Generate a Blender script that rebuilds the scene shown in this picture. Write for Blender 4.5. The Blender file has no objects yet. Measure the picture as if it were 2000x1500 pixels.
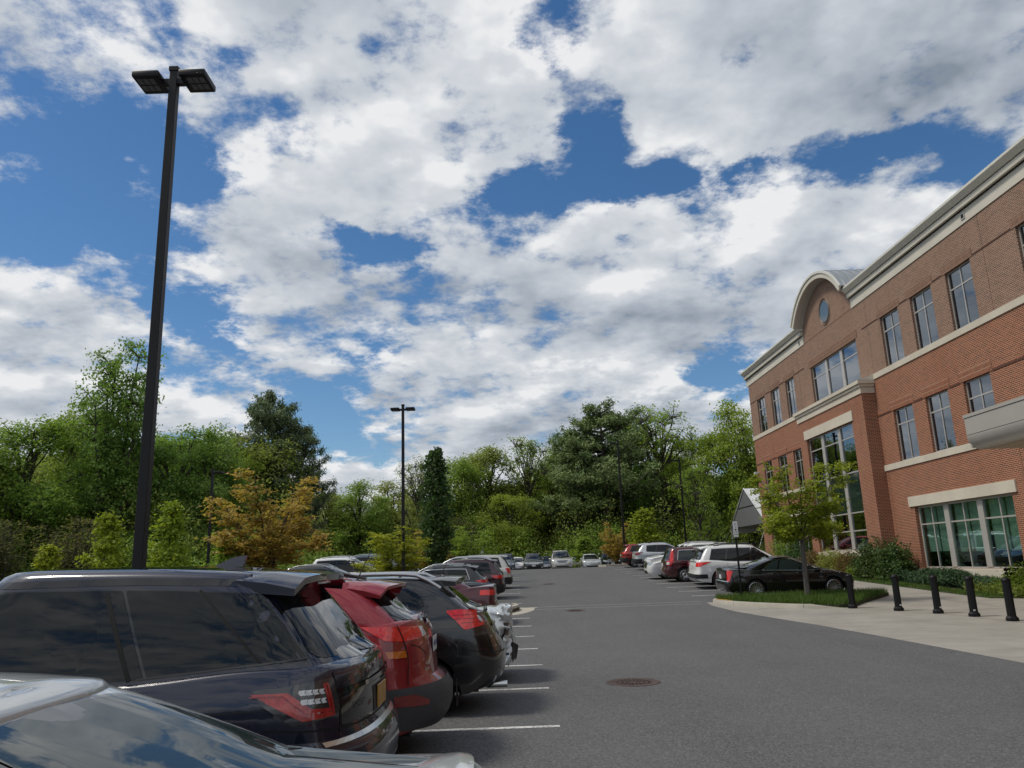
import bpy, bmesh, math, random
import numpy as np
from mathutils import Vector, Matrix
from mathutils.bvhtree import BVHTree

R = math.radians
scene = bpy.context.scene
col = scene.collection
random.seed(7)

# ------------------------------------------------------------------ camera
CAM_POS = (0.0, 0.0, 1.83)
PITCH, ROLL, YAW = R(13.1), R(2.0), R(0.35)
cam_data = bpy.data.cameras.new('camera')
cam_data.sensor_width = 36.0
cam_data.lens = 1510.0 / 2000.0 * 36.0
cam_data.clip_start = 0.05
cam_data.clip_end = 3000.0
cam = bpy.data.objects.new('camera', cam_data)
col.objects.link(cam)
_f = Vector((math.sin(YAW) * math.cos(PITCH), math.cos(YAW) * math.cos(PITCH), math.sin(PITCH)))
_r0 = Vector((math.cos(YAW), -math.sin(YAW), 0))
_u0 = _r0.cross(_f)
_u = _u0 * math.cos(ROLL) + _r0 * math.sin(ROLL)
_r = _r0 * math.cos(ROLL) - _u0 * math.sin(ROLL)
cam.matrix_world = Matrix(((_r.x, _u.x, -_f.x, CAM_POS[0]), (_r.y, _u.y, -_f.y, CAM_POS[1]),
                           (_r.z, _u.z, -_f.z, CAM_POS[2]), (0, 0, 0, 1)))
scene.camera = cam
scene.view_settings.view_transform = 'Standard'
scene.view_settings.look = 'None'
scene.view_settings.gamma = 1.0
scene.view_settings.use_curve_mapping = False
scene.view_settings.exposure = 0.0
scene.render.engine = 'CYCLES'
try:
    scene.cycles.use_denoising = True
    scene.cycles.denoiser = 'OPENIMAGEDENOISE'
    scene.cycles.denoising_input_passes = 'RGB_ALBEDO_NORMAL'
except Exception:
    pass
scene.cycles.max_bounces = 8
scene.cycles.diffuse_bounces = 5
scene.cycles.glossy_bounces = 4
scene.cycles.transmission_bounces = 4
scene.cycles.transparent_max_bounces = 8
scene.cycles.caustics_reflective = False
scene.cycles.caustics_refractive = False
scene.cycles.sample_clamp_indirect = 4.0

# ------------------------------------------------------------------ node helpers
class NT:
    def __init__(s, tree):
        s.t = tree; s.n = tree.nodes; s.l = tree.links
    def new(s, kind, **kw):
        nd = s.n.new(kind)
        for k, v in kw.items():
            setattr(nd, k, v)
        return nd
    def put(s, sock, val):
        if isinstance(val, bpy.types.NodeSocket):
            s.l.new(val, sock)
        else:
            sock.default_value = val
    def math(s, op, a, b=0.0, c=None, clamp=False):
        nd = s.new('ShaderNodeMath', operation=op, use_clamp=clamp)
        s.put(nd.inputs[0], a); s.put(nd.inputs[1], b)
        if c is not None: s.put(nd.inputs[2], c)
        return nd.outputs[0]
    def vmath(s, op, a, b=(0, 0, 0), scale=None):
        nd = s.new('ShaderNodeVectorMath', operation=op)
        s.put(nd.inputs[0], a)
        if scale is not None: s.put(nd.inputs['Scale'], scale)
        else: s.put(nd.inputs[1], b)
        return nd.outputs['Value'] if op in ('DOT_PRODUCT', 'LENGTH') else nd.outputs[0]
    def noise(s, vec, scale, detail=4.0, rough=0.55, dist=0.0, out='Fac'):
        nd = s.new('ShaderNodeTexNoise')
        if vec is not None: s.l.new(vec, nd.inputs['Vector'])
        nd.inputs['Scale'].default_value = scale
        nd.inputs['Detail'].default_value = detail
        nd.inputs['Roughness'].default_value = rough
        nd.inputs['Distortion'].default_value = dist
        return nd.outputs[out]
    def ramp(s, fac, stops, interp='LINEAR'):
        nd = s.new('ShaderNodeValToRGB')
        cr = nd.color_ramp; cr.interpolation = interp
        while len(cr.elements) < len(stops): cr.elements.new(0.5)
        for e, (p, c) in zip(cr.elements, stops):
            e.position = p; e.color = c if len(c) == 4 else (*c, 1)
        s.put(nd.inputs[0], fac)
        return nd.outputs[0]
    def smooth(s, v, lo, hi):
        nd = s.new('ShaderNodeMapRange', interpolation_type='SMOOTHSTEP')
        s.put(nd.inputs[0], v)
        s.put(nd.inputs[1], lo); s.put(nd.inputs[2], hi)
        nd.inputs[3].default_value = 0; nd.inputs[4].default_value = 1
        return nd.outputs[0]
    def mix(s, fac, a, b, blend='MIX'):
        nd = s.new('ShaderNodeMix', data_type='RGBA', blend_type=blend)
        s.put(nd.inputs[0], fac)
        s.put(nd.inputs[6], a if isinstance(a, bpy.types.NodeSocket) else (*a[:3], 1))
        s.put(nd.inputs[7], b if isinstance(b, bpy.types.NodeSocket) else (*b[:3], 1))
        return nd.outputs[2]

# ------------------------------------------------------------------ sky
SUN_EL, SUN_AZ = 57.0, -92.0          # azimuth measured from +Y towards +X
world = bpy.data.worlds.new('World')
scene.world = world
world.use_nodes = True
wt = NT(world.node_tree)
wt.n.clear()
w_out = wt.new('ShaderNodeOutputWorld')
w_bg = wt.new('ShaderNodeBackground')
w_bg.inputs['Strength'].default_value = 0.10
wt.l.new(w_bg.outputs[0], w_out.inputs[0])
sky = wt.new('ShaderNodeTexSky', sky_type='NISHITA')
sky.sun_disc = False
sky.sun_elevation = R(SUN_EL)
sky.sun_rotation = R(SUN_AZ)
sky.air_density = 1.0; sky.dust_density = 0.25; sky.ozone_density = 3.0
hs = wt.new('ShaderNodeHueSaturation')
hs.inputs['Saturation'].default_value = 1.22
hs.inputs['Value'].default_value = 0.97
wt.l.new(sky.outputs[0], hs.inputs['Color'])
geo = wt.new('ShaderNodeTexCoord')
dirv = wt.vmath('NORMALIZE', geo.outputs['Generated'])
sx = wt.new('ShaderNodeSeparateXYZ'); wt.l.new(dirv, sx.inputs[0])
DX, DY, DZ = sx.outputs
az = wt.math('MULTIPLY', wt.math('ARCTAN2', DX, DY), 180 / math.pi)
el = wt.math('MULTIPLY', wt.math('ARCSINE', DZ), 180 / math.pi)
ae = wt.new('ShaderNodeCombineXYZ')
wt.l.new(az, ae.inputs[0]); wt.l.new(el, ae.inputs[1])
# clouds lie on a flattened shell: project the direction on it
zz = wt.math('ADD', wt.math('MAXIMUM', DZ, 0.0), 0.27)
skv = wt.new('ShaderNodeCombineXYZ')
wt.l.new(DX, skv.inputs[0]); wt.l.new(DY, skv.inputs[1]); wt.l.new(wt.math('MAXIMUM', DZ, 0.13), skv.inputs[2])
wt.l.new(wt.vmath('NORMALIZE', skv.outputs[0]), sky.inputs['Vector'])
shell = wt.new('ShaderNodeCombineXYZ')
wt.l.new(wt.math('DIVIDE', DX, zz), shell.inputs[0]); wt.l.new(wt.math('DIVIDE', DY, zz), shell.inputs[1])
wt.l.new(wt.math('MULTIPLY', DZ, 0.8), shell.inputs[2])
SH = shell.outputs[0]
wob = wt.noise(SH, 3.6, 9.0, 0.66, out='Color')
wob = wt.vmath('SCALE', wt.vmath('SUBTRACT', wob, (0.5, 0.5, 0.5)), scale=17.0)
wob = wt.vmath('MULTIPLY', wob, (1.0, 0.55, 0.0))
AEW = wt.vmath('ADD', ae.outputs[0], wob)
# (azimuth, elevation, half width, half height, tilt, weight) in degrees
OPENINGS = [
    (-31.1, 26.9, 8.6, 6.9, 0, 0.55), (-31.9, 22.9, 5.5, 2.4, 0, 0.25), (-22.1, 27.6, 5.6, 2.6, -20, 0.4),
    (5.6, 35.8, 2.4, 5.6, 12, 0.5), (8.4, 31.2, 2.4, 4.4, -10, 0.45), (7.5, 27.3, 8.0, 2.0, 0, 0.45),
    (1.7, 26.3, 4.2, 2.7, 30, 0.4), (14.7, 26.9, 6.4, 1.5, 0, 0.5), (20.8, 26.7, 4.6, 1.6, 10, 0.42),
    (27.8, 25.6, 7.4, 1.7, 5, 0.65), (33.4, 23.5, 2.9, 1.5, 20, 0.4), (-11.7, 23.0, 6.0, 2.0, -8, 0.5),
    (-9.5, 21.8, 2.9, 1.8, 0, 0.35), (-9.7, 14.6, 3.3, 3.0, 0, 0.55), (-14.1, 11.7, 4.8, 2.2, 0, 0.5),
    (-12.6, 9.3, 5.6, 2.2, 0, 0.5), (-24.6, 18.3, 4.8, 2.8, -15, 0.45), (-22.1, 17.3, 4.8, 2.2, 0, 0.35),
    (-29.5, 22.7, 5.2, 1.4, -5, 0.4), (16.6, 12.2, 3.0, 2.8, 30, 0.55), (-21.7, 34.0, 4.0, 2.4, -20, 0.22),
    (-17.0, 31.1, 3.2, 2.7, 0, 0.22), (-28.0, 34.9, 2.8, 2.4, 0, 0.25), (-19.2, 14.8, 4.0, 1.3, -5, 0.25)]
BANKS = [
    (-34.7, 31.3, 3.0, 3.2, -20, 0.5), (-5.2, 31.8, 13.0, 10.0, 0, 0.25), (25.3, 31.8, 16.0, 7.2, 0, 0.45),
    (8.5, 19.1, 26.0, 8.8, 0, 0.35), (-31.7, 17.4, 5.4, 4.6, 0, 0.25), (-16.7, 24.6, 11.2, 3.0, -5, 0.4),
    (-8.9, 5.5, 11.6, 4.0, 0, 0.6), (20.0, 8.0, 20, 4.0, 0, 0.35), (-33, 9.0, 10, 4.5, 0, .35),
    (140, 34, 62, 30, 0, .3), (-140, 34, 62, 30, 0, .3), (3.4, 12.6, 14.6, 3.2, 0, 0.3), (-22.2, 29.1, 3.6, 1.6, -15, 0.25),
    (16.8, 26.6, 1.8, 1.2, 0, 0.3), (-11.4, 28.1, 6.0, 4.0, 0, 0.25)]
GREY = [
    (32.7, 29.5, 12.5, 7.0, 0, 0.95), (20.0, 34.9, 9.0, 3.5, 0, 0.5), (3.3, 10.3, 12.5, 2.3, -3, 0.9),
    (0.5, 16.9, 20.0, 2.2, 3, 0.4), (-32.7, 15.3, 3.4, 1.9, 0, 0.6), (-19.6, 23.0, 7.9, 1.4, -8, 0.5),
    (16.0, 16.5, 11.0, 3.2, 0, 0.5), (-5.4, 20.4, 15.0, 2.4, 0, 0.35)]
LIT = [
    (6.2, 13.2, 8.0, 1.6, -5, 0.7), (-4.9, 28.7, 8.0, 5.0, 0, 0.4), (-13.3, 25.9, 8.6, 2.2, -5, 0.45),
    (-25.0, 23.9, 3.6, 1.3, 0, 0.45), (12.6, 12.6, 3.8, 1.2, 0, 0.5), (-11.1, 7.7, 6.5, 1.2, 0, 0.5),
    (15.4, 29.8, 6.6, 2.4, -20, 0.35), (-33.8, 18.1, 2.8, 2.3, 0, 0.35)]
def blobs(lst, vec):
    acc = None
    for a, e, ra, re, rot, w in lst:
        mp = wt.new('ShaderNodeMapping', vector_type='TEXTURE')
        mp.inputs['Location'].default_value = (a, e, 0)
        mp.inputs['Rotation'].default_value = (0, 0, R(rot))
        mp.inputs['Scale'].default_value = (ra * 1.25, re * 1.25, 1)
        wt.l.new(vec, mp.inputs['Vector'])
        g = wt.new('ShaderNodeTexGradient', gradient_type='QUADRATIC_SPHERE')
        wt.l.new(mp.outputs[0], g.inputs[0])
        # 1-(1-x)^2 like falloff from the quadratic sphere
        v = wt.math('POWER', g.outputs['Fac'], 0.55)
        acc = wt.math('MULTIPLY_ADD', v, w, acc if acc is not None else 0.0)
    return acc
n1 = wt.noise(SH, 1.9, 6.0, 0.60)
n2 = wt.noise(SH, 4.6, 10.0, 0.60)
n4 = wt.noise(SH, 15.0, 8.0, 0.66)
dens = wt.math('ADD', 0.09, wt.math('MULTIPLY', wt.math('SUBTRACT', n1, 0.5), 0.60))
dens = wt.math('ADD', dens, wt.math('MULTIPLY', wt.math('SUBTRACT', n2, 0.5), 1.65))
dens = wt.math('ADD', dens, wt.math('MULTIPLY', wt.math('SUBTRACT', n4, 0.5), 0.85))
bank = blobs(BANKS, AEW); open_ = blobs(OPENINGS, AEW)
dens = wt.math('ADD', dens, wt.math('MULTIPLY', bank, 0.62))
dens = wt.math('SUBTRACT', dens, wt.math('MULTIPLY', open_, 0.92))
cover = wt.smooth(dens, -0.17, 0.20)
# relief: clouds are brighter where they thin out upwards
sun_dir = Vector((math.sin(R(SUN_AZ)) * math.cos(R(SUN_EL)), math.cos(R(SUN_AZ)) * math.cos(R(SUN_EL)), math.sin(R(SUN_EL))))
SH2 = wt.vmath('ADD', wt.vmath('SCALE', SH, scale=0.945), (-0.02, 0.0, 0.0))
n2s = wt.noise(SH, 4.6, 4.0, 0.55)
n2b = wt.noise(SH2, 4.6, 4.0, 0.55)
n3 = wt.noise(SH, 2.3, 4.0, 0.55)
relief = wt.math('MULTIPLY', wt.math('SUBTRACT', n2s, n2b), 1.9)
shade = wt.math('ADD', 0.75, relief)
shade = wt.math('ADD', shade, wt.math('MULTIPLY', wt.math('SUBTRACT', n3, 0.5), 0.55))
shade = wt.math('ADD', shade, wt.math('MULTIPLY', wt.math('SUBTRACT', n4, 0.5), 0.20))
shade = wt.math('SUBTRACT', shade, wt.math('MULTIPLY', wt.smooth(dens, 0.15, 0.75), 0.24))
shade = wt.math('SUBTRACT', shade, wt.math('MULTIPLY', blobs(GREY, AEW), 0.62))
shade = wt.math('ADD', shade, wt.math('MULTIPLY', blobs(LIT, AEW), 0.40))
ccol = wt.ramp(shade, [(0.0, (0.235, 0.28, 0.34)), (0.35, (0.39, 0.435, 0.50)), (0.62, (0.53, 0.57, 0.625)), (0.85, (0.66, 0.69, 0.73)), (1.0, (0.83, 0.84, 0.855))])
ccol = wt.vmath('SCALE', ccol, scale=10.0)
final = wt.mix(cover, hs.outputs[0], ccol)
wt.l.new(final, w_bg.inputs['Color'])

sun_l = bpy.data.lights.new('sun', 'SUN')
sun_l.energy = 2.3
sun_l.angle = R(12.0)
sun_l.color = (1.0, 0.93, 0.80)
sun_o = bpy.data.objects.new('sun', sun_l)
sun_o.rotation_euler = sun_dir.to_track_quat('Z', 'Y').to_euler()
col.objects.link(sun_o)

# ------------------------------------------------------------------ terrain height
def _sp(x, k):
    return x if x / k > 40 else math.log1p(math.exp(x / k)) * k
def G(y):
    return .037 * _sp(y - 22.5, 2.5) - .085 * _sp(y - 62, 1.5) + .048 * _sp(y - 72, 2.0)

# ------------------------------------------------------------------ mesh helpers
def sh_smooth(me, ang=None):
    if ang is None:
        return
    me.polygons.foreach_set('use_smooth', [True] * len(me.polygons))
    if ang < 179:
        try: me.set_sharp_from_angle(angle=R(ang))
        except Exception: pass
    me.update()

def link(name, me, mat=None, parent=None, loc=None):
    o = bpy.data.objects.new(name, me)
    col.objects.link(o)
    if mat is not None:
        for m in (mat if isinstance(mat, (list, tuple)) else [mat]):
            me.materials.append(m)
    if parent is not None: o.parent = parent
    if loc is not None: o.location = loc
    return o

def empty(name, loc, rz, label, cat, group=None):
    o = bpy.data.objects.new(name, None)
    col.objects.link(o)
    o.location = loc; o.rotation_euler = (0, 0, rz); o.empty_display_size = 0.3
    o['label'] = label; o['category'] = cat
    if group: o['group'] = group
    return o

def tag(o, label, cat, group=None):
    o['label'] = label; o['category'] = cat
    if group: o['group'] = group
    return o

def kind(o, k):
    o['kind'] = k
    return o

class MB:
    """collects shapes, builds one mesh"""
    def __init__(s):
        s.v = []; s.f = []; s.mi = []
    def add(s, vs, fs, mi=0):
        b = len(s.v)
        s.v += [tuple(p) for p in vs]
        for f in fs:
            s.f.append(tuple(b + i for i in f)); s.mi.append(mi)
        return s
    def box(s, x0, x1, y0, y1, z0, z1, mi=0):
        vs = [(x0, y0, z0), (x1, y0, z0), (x1, y1, z0), (x0, y1, z0), (x0, y0, z1), (x1, y0, z1), (x1, y1, z1), (x0, y1, z1)]
        return s.add(vs, [(0, 3, 2, 1), (4, 5, 6, 7), (0, 1, 5, 4), (1, 2, 6, 5), (2, 3, 7, 6), (3, 0, 4, 7)], mi)
    def prism(s, poly, z0, z1, mi=0, ztop=None):
        n = len(poly)
        vs = [(p[0], p[1], z0 if not callable(z0) else z0(p)) for p in poly] + [(p[0], p[1], z1 if not callable(z1) else z1(p)) for p in poly]
        fs = [tuple(range(n - 1, -1, -1)), tuple(range(n, 2 * n))] + [(i, (i + 1) % n, n + (i + 1) % n, n + i) for i in range(n)]
        return s.add(vs, fs, mi)
    def tube(s, pts, rad, n=8, cap=True, mi=0):
        pts = [Vector(p) for p in pts]
        rads = rad if isinstance(rad, (list, tuple)) else [rad] * len(pts)
        vs = []; fs = []
        up = None
        for i, p in enumerate(pts):
            t = (pts[min(i + 1, len(pts) - 1)] - pts[max(i - 1, 0)])
            if t.length < 1e-9: t = Vector((0, 0, 1))
            t.normalize()
            if up is None:
                a = Vector((0, 0, 1)) if abs(t.z) < .9 else Vector((1, 0, 0))
                up = t.cross(a).normalized()
            up = (up - t * up.dot(t))
            if up.length < 1e-6: up = t.orthogonal()
            up.normalize()
            w = t.cross(up)
            for k in range(n):
                c = 2 * math.pi * k / n
                vs.append(p + (up * math.cos(c) + w * math.sin(c)) * rads[i])
        for i in range(len(pts) - 1):
            for k in range(n):
                fs.append((i * n + k, i * n + (k + 1) % n, (i + 1) * n + (k + 1) % n, (i + 1) * n + k))
        if cap:
            fs.append(tuple(range(n - 1, -1, -1)))
            fs.append(tuple((len(pts) - 1) * n + k for k in range(n)))
        return s.add(vs, fs, mi)
    def lathe(s, prof, n=16, axis='z', c=(0, 0, 0), mi=0, cap=False):
        vs = []; fs = []
        for r, h in prof:
            for k in range(n):
                a = 2 * math.pi * k / n
                p = (r * math.cos(a), r * math.sin(a), h)
                if axis == 'y': p = (p[0], p[2], p[1])
                if axis == 'x': p = (p[2], p[0], p[1])
                vs.append((p[0] + c[0], p[1] + c[1], p[2] + c[2]))
        m = len(prof)
        for i in range(m - 1):
            for k in range(n):
                fs.append((i * n + k, i * n + (k + 1) % n, (i + 1) * n + (k + 1) % n, (i + 1) * n + k))
        if cap:
            fs.append(tuple(range(n - 1, -1, -1))); fs.append(tuple((m - 1) * n + k for k in range(n)))
        return s.add(vs, fs, mi)
    def mesh(s, name='mesh', smooth=None, bevel=None, fix=True):
        me = bpy.data.meshes.new(name)
        me.from_pydata(s.v, [], s.f)
        if any(s.mi): me.polygons.foreach_set('material_index', s.mi)
        if fix or bevel:
            bm = bmesh.new(); bm.from_mesh(me)
            if fix: bmesh.ops.recalc_face_normals(bm, faces=bm.faces)
            if bevel:
                ed = [e for e in bm.edges if len(e.link_faces) == 2 and e.calc_face_angle(0) > R(40)]
                bmesh.ops.bevel(bm, geom=ed, offset=bevel, segments=2, affect='EDGES', profile=.5, clamp_overlap=True)
            bm.to_mesh(me); bm.free()
        sh_smooth(me, smooth)
        me.update()
        return me
    def build(s, name, mat, parent=None, smooth=None, bevel=None, loc=None):
        return link(name, s.mesh(name, smooth, bevel), mat, parent, loc)

def arr_mesh(name, V, F):
    """mesh from numpy arrays, all faces with the same corner count"""
    me = bpy.data.meshes.new(name)
    V = np.asarray(V, np.float32); F = np.asarray(F, np.int32)
    n, k = F.shape
    me.vertices.add(len(V)); me.vertices.foreach_set('co', V.ravel())
    me.loops.add(n * k); me.loops.foreach_set('vertex_index', F.ravel())
    me.polygons.add(n)
    me.polygons.foreach_set('loop_start', np.arange(0, n * k, k, dtype=np.int32))
    try: me.polygons.foreach_set('loop_total', np.full(n, k, dtype=np.int32))
    except Exception: pass
    me.update(calc_edges=True)
    return me

# ------------------------------------------------------------------ materials
def lin(h):
    h = h.lstrip('#')
    return tuple((lambda c: c / 12.92 if c <= .04045 else ((c + .055) / 1.055) ** 2.4)(int(h[i:i + 2], 16) / 255) for i in (0, 2, 4))

def mat(name, color, rough=.5, metal=0., coat=0., spec=.5, var=0., vscale=8., bump=0., bscale=40., rvar=0., ior=1.5):
    m = bpy.data.materials.new(name); m.use_nodes = True
    t = NT(m.node_tree)
    b = m.node_tree.nodes['Principled BSDF']
    b.inputs['Roughness'].default_value = rough
    b.inputs['Metallic'].default_value = metal
    b.inputs['Coat Weight'].default_value = coat
    b.inputs['Coat Roughness'].default_value = .02
    b.inputs['IOR'].default_value = ior
    b.inputs['Specular IOR Level'].default_value = spec
    c = (*color, 1)
    tc = t.new('ShaderNodeTexCoord').outputs['Object'] if (var or bump or rvar) else None
    if var:
        n = t.noise(tc, vscale, 5, .6)
        lo = tuple(max(0, x * (1 - var)) for x in color); hi = tuple(min(1, x * (1 + var)) for x in color)
        t.l.new(t.ramp(n, [(.3, lo), (.7, hi)]), b.inputs['Base Color'])
    else:
        b.inputs['Base Color'].default_value = c
    if rvar:
        n = t.noise(tc, vscale * 1.7, 4, .6)
        t.l.new(t.math('ADD', rough - rvar / 2, t.math('MULTIPLY', n, rvar)), b.inputs['Roughness'])
    if bump:
        bn = t.new('ShaderNodeBump'); bn.inputs['Strength'].default_value = bump; bn.inputs['Distance'].default_value = .01
        t.l.new(t.noise(tc, bscale, 4, .6), bn.inputs['Height'])
        t.l.new(bn.outputs[0], b.inputs['Normal'])
    return m

def paint(name, color, flake=.35, rough=.32, dirt=.25):
    """car paint: base coat with metallic part, clear coat, a film of dust low on the body"""
    m = bpy.data.materials.new(name); m.use_nodes = True
    t = NT(m.node_tree); b = m.node_tree.nodes['Principled BSDF']
    tc = t.new('ShaderNodeTexCoord').outputs['Object']
    sp = t.new('ShaderNodeSeparateXYZ'); t.l.new(tc, sp.inputs[0])
    n = t.noise(tc, 3.0, 5, .65)
    low = t.smooth(sp.outputs[2], .95, .2)
    d = t.math('MULTIPLY', t.math('MULTIPLY', low, n), dirt)
    base = t.mix(d, color, (.13, .115, .10))
    t.l.new(base, b.inputs['Base Color'])
    b.inputs['Metallic'].default_value = flake
    b.inputs['Roughness'].default_value = rough
    b.inputs['Coat Weight'].default_value = 1.0
    t.l.new(t.math('ADD', .02, t.math('MULTIPLY', d, .6)), b.inputs['Coat Roughness'])
    bn = t.new('ShaderNodeBump'); bn.inputs['Strength'].default_value = .012; bn.inputs['Distance'].default_value = .02
    t.l.new(t.noise(tc, 5.0, 2, .5), bn.inputs['Height'])
    t.l.new(bn.outputs[0], b.inputs['Coat Normal'])
    return m

def glass_dark(name, color=(.006, .008, .009), rough=.015, ior=1.52):
    m = mat(name, color, rough, 0, 0, .5, ior=ior)
    return m

M = {}
M['black_plastic'] = mat('black_plastic', (.012, .012, .013), .5, bump=.15, bscale=400, var=.2, vscale=6)
M['grey_plastic'] = mat('grey_plastic', (.045, .046, .05), .55, bump=.15, bscale=400, var=.15, vscale=5)
M['gloss_black'] = mat('gloss_black', (.006, .006, .007), .06, coat=.6)
M['rubber'] = mat('rubber', (.014, .014, .014), .75, bump=.2, bscale=60, var=.3)
M['seam'] = mat('seam', (.003, .003, .003), .8)
M['alloy'] = mat('alloy', (.50, .50, .49), .28, metal=.85, var=.08)
M['alloy_dark'] = mat('alloy_dark', (.06, .06, .065), .35, metal=.7, var=.1)
M['chrome'] = mat('chrome', (.68, .67, .65), .22, metal=1.)
M['satin_rail'] = mat('satin_rail', (.55, .56, .57), .3, metal=.8)
M['car_glass'] = glass_dark('car_glass', ior=1.45)
M['car_glass_clear'] = glass_dark('car_glass_clear', (.022, .034, .034))
M['tail_red'] = mat('tail_red', (.68, .016, .012), .12, coat=1., var=.35, vscale=30)
M['tail_dark_red'] = mat('tail_dark_red', (.20, .010, .010), .12, coat=1., var=.3, vscale=40)
M['tail_amber'] = mat('tail_amber', (.55, .14, .01), .12, coat=1., var=.3, vscale=30)
M['lamp_clear'] = mat('lamp_clear', (.62, .63, .63), .1, coat=1., var=.25, vscale=25)
M['lamp_dark'] = mat('lamp_dark', (.03, .031, .034), .1, coat=1.)
M['headlamp'] = mat('headlamp', (.42, .44, .46), .12, metal=.4, coat=1., var=.3, vscale=18)
M['plate_white'] = mat('plate_white', (.62, .63, .62), .4, var=.05)
M['plate_yellow'] = mat('plate_yellow', (.42, .23, .04), .4, var=.15)
M['plate_blue'] = mat('plate_blue', (.03, .06, .22), .4)
M['white_print'] = mat('white_print', (.75, .76, .76), .45)
M['lamp_post'] = mat('lamp_post', (.009, .008, .009), .45, var=.2, vscale=3, spec=.3)
M['led_panel'] = mat('led_panel', (.09, .09, .10), .25)
M['bollard_black'] = mat('bollard_black', (.004, .004, .005), .45, spec=.3, bump=.25, bscale=60, var=.3, vscale=12)
M['white_paint'] = mat('white_paint', (.62, .63, .62), .6, var=.1)
M['steel'] = mat('steel', (.45, .46, .47), .35, metal=.8)
# ================================================================== ground
def ground_mat(name, c1, c2, speck=None, sscale=300, patch=.5, rough=.9, bump=.4, bscale=180, stains=0., streak=False, lanes=False):
    m = bpy.data.materials.new(name); m.use_nodes = True
    t = NT(m.node_tree); b = m.node_tree.nodes['Principled BSDF']
    tc = t.new('ShaderNodeTexCoord').outputs['Object']
    big = t.noise(tc, patch, 6, .65)
    c = t.mix(t.smooth(big, .3, .7), c1, c2)
    if lanes:
        ml = t.new('ShaderNodeMapping'); ml.inputs['Scale'].default_value = (.75, .035, 1); t.l.new(tc, ml.inputs[0])
        ln = t.noise(ml.outputs[0], 1.0, 5, .6)
        c = t.mix(t.math('MULTIPLY', t.smooth(ln, .45, .70), .38), c, tuple(x * .72 for x in c1))
        vc = t.new('ShaderNodeTexVoronoi', feature='DISTANCE_TO_EDGE'); vc.inputs['Scale'].default_value = .13
        wv = t.vmath('ADD', tc, t.vmath('SCALE', t.noise(tc, .8, 5, .7, out='Color'), scale=1.6)); t.l.new(wv, vc.inputs['Vector'])
        gate = t.smooth(t.noise(tc, .11, 2, .5), .48, .56)
        c = t.mix(t.math('MULTIPLY', t.math('MULTIPLY', t.smooth(vc.outputs['Distance'], .0022, .0008), gate), .65), c, tuple(x * .35 for x in c1))
    if streak:
        mp = t.new('ShaderNodeMapping'); mp.inputs['Scale'].default_value = (.35, 1.6, 1); t.l.new(tc, mp.inputs[0])
        st = t.noise(mp.outputs[0], 1.1, 6, .7)
        c = t.mix(t.math('MULTIPLY', t.smooth(st, .52, .75), .35), c, tuple(x * .55 for x in c1))
    if speck:
        vn = t.new('ShaderNodeTexVoronoi'); vn.inputs['Scale'].default_value = sscale
        t.l.new(tc, vn.inputs['Vector'])
        sx_ = t.new('ShaderNodeSeparateXYZ'); t.l.new(vn.outputs['Color'], sx_.inputs[0])
        c = t.mix(t.smooth(sx_.outputs[0], .35, 1.0), c, speck)
        c = t.mix(t.math('MULTIPLY', t.smooth(sx_.outputs[1], .6, 1.0), .6), c, tuple(x * .45 for x in c1))
    if stains:
        sn = t.noise(tc, 1.3, 6, .75)
        c = t.mix(t.math('MULTIPLY', t.smooth(sn, .60, .74), stains), c, tuple(x * .4 for x in c1))
    t.l.new(c, b.inputs['Base Color'])
    b.inputs['Roughness'].default_value = rough
    b.inputs['Specular IOR Level'].default_value = .35
    if bump:
        bn = t.new('ShaderNodeBump'); bn.inputs['Strength'].default_value = bump; bn.inputs['Distance'].default_value = .006
        t.l.new(t.noise(tc, bscale, 4, .7), bn.inputs['Height'])
        t.l.new(bn.outputs[0], b.inputs['Normal'])
    return m
M['asphalt'] = ground_mat('asphalt', (.084, .085, .088), (.108, .108, .111), speck=(.165, .164, .166), sscale=70, patch=.35, stains=.45, bump=.6, bscale=60, lanes=True)
M['concrete'] = ground_mat('concrete', (.275, .258, .228), (.345, .325, .29), patch=.8, rough=.9, bump=.2, bscale=90, stains=.25, streak=True)
M['curb_concrete'] = ground_mat('curb_concrete', (.36, .335, .28), (.45, .42, .36), patch=2.5, rough=.9, bump=.3, bscale=120, stains=.35)
M['mulch'] = ground_mat('mulch', (.045, .026, .017), (.085, .052, .036), speck=(.12, .08, .055), sscale=30, patch=2, bump=1., bscale=40)
M['grass_base'] = ground_mat('grass_base', (.030, .050, .014), (.055, .075, .022), speck=(.06, .05, .03), sscale=25, patch=1.2, bump=.8, bscale=40)
M['forest_floor'] = ground_mat('forest_floor', (.028, .030, .013), (.055, .045, .024), patch=.2, bump=.5, bscale=8)
def line_mat():
    m = bpy.data.materials.new('road_paint'); m.use_nodes = True
    t = NT(m.node_tree); b = m.node_tree.nodes['Principled BSDF']
    tc = t.new('ShaderNodeTexCoord').outputs['Object']
    n = t.noise(tc, 22, 5, .75); n2 = t.noise(tc, 1.7, 3, .6)
    w = t.smooth(t.math('ADD', n, t.math('MULTIPLY', n2, .5)),   .66, .92)
    t.l.new(t.mix(w, (.68, .68, .66), (.22, .22, .222)), b.inputs['Base Color'])
    b.inputs['Roughness'].default_value = .75
    return m
M['road_paint'] = line_mat()
M['yellow_paint'] = mat('yellow_paint', (.52, .27, .03), .7, var=.35, vscale=25)

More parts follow.
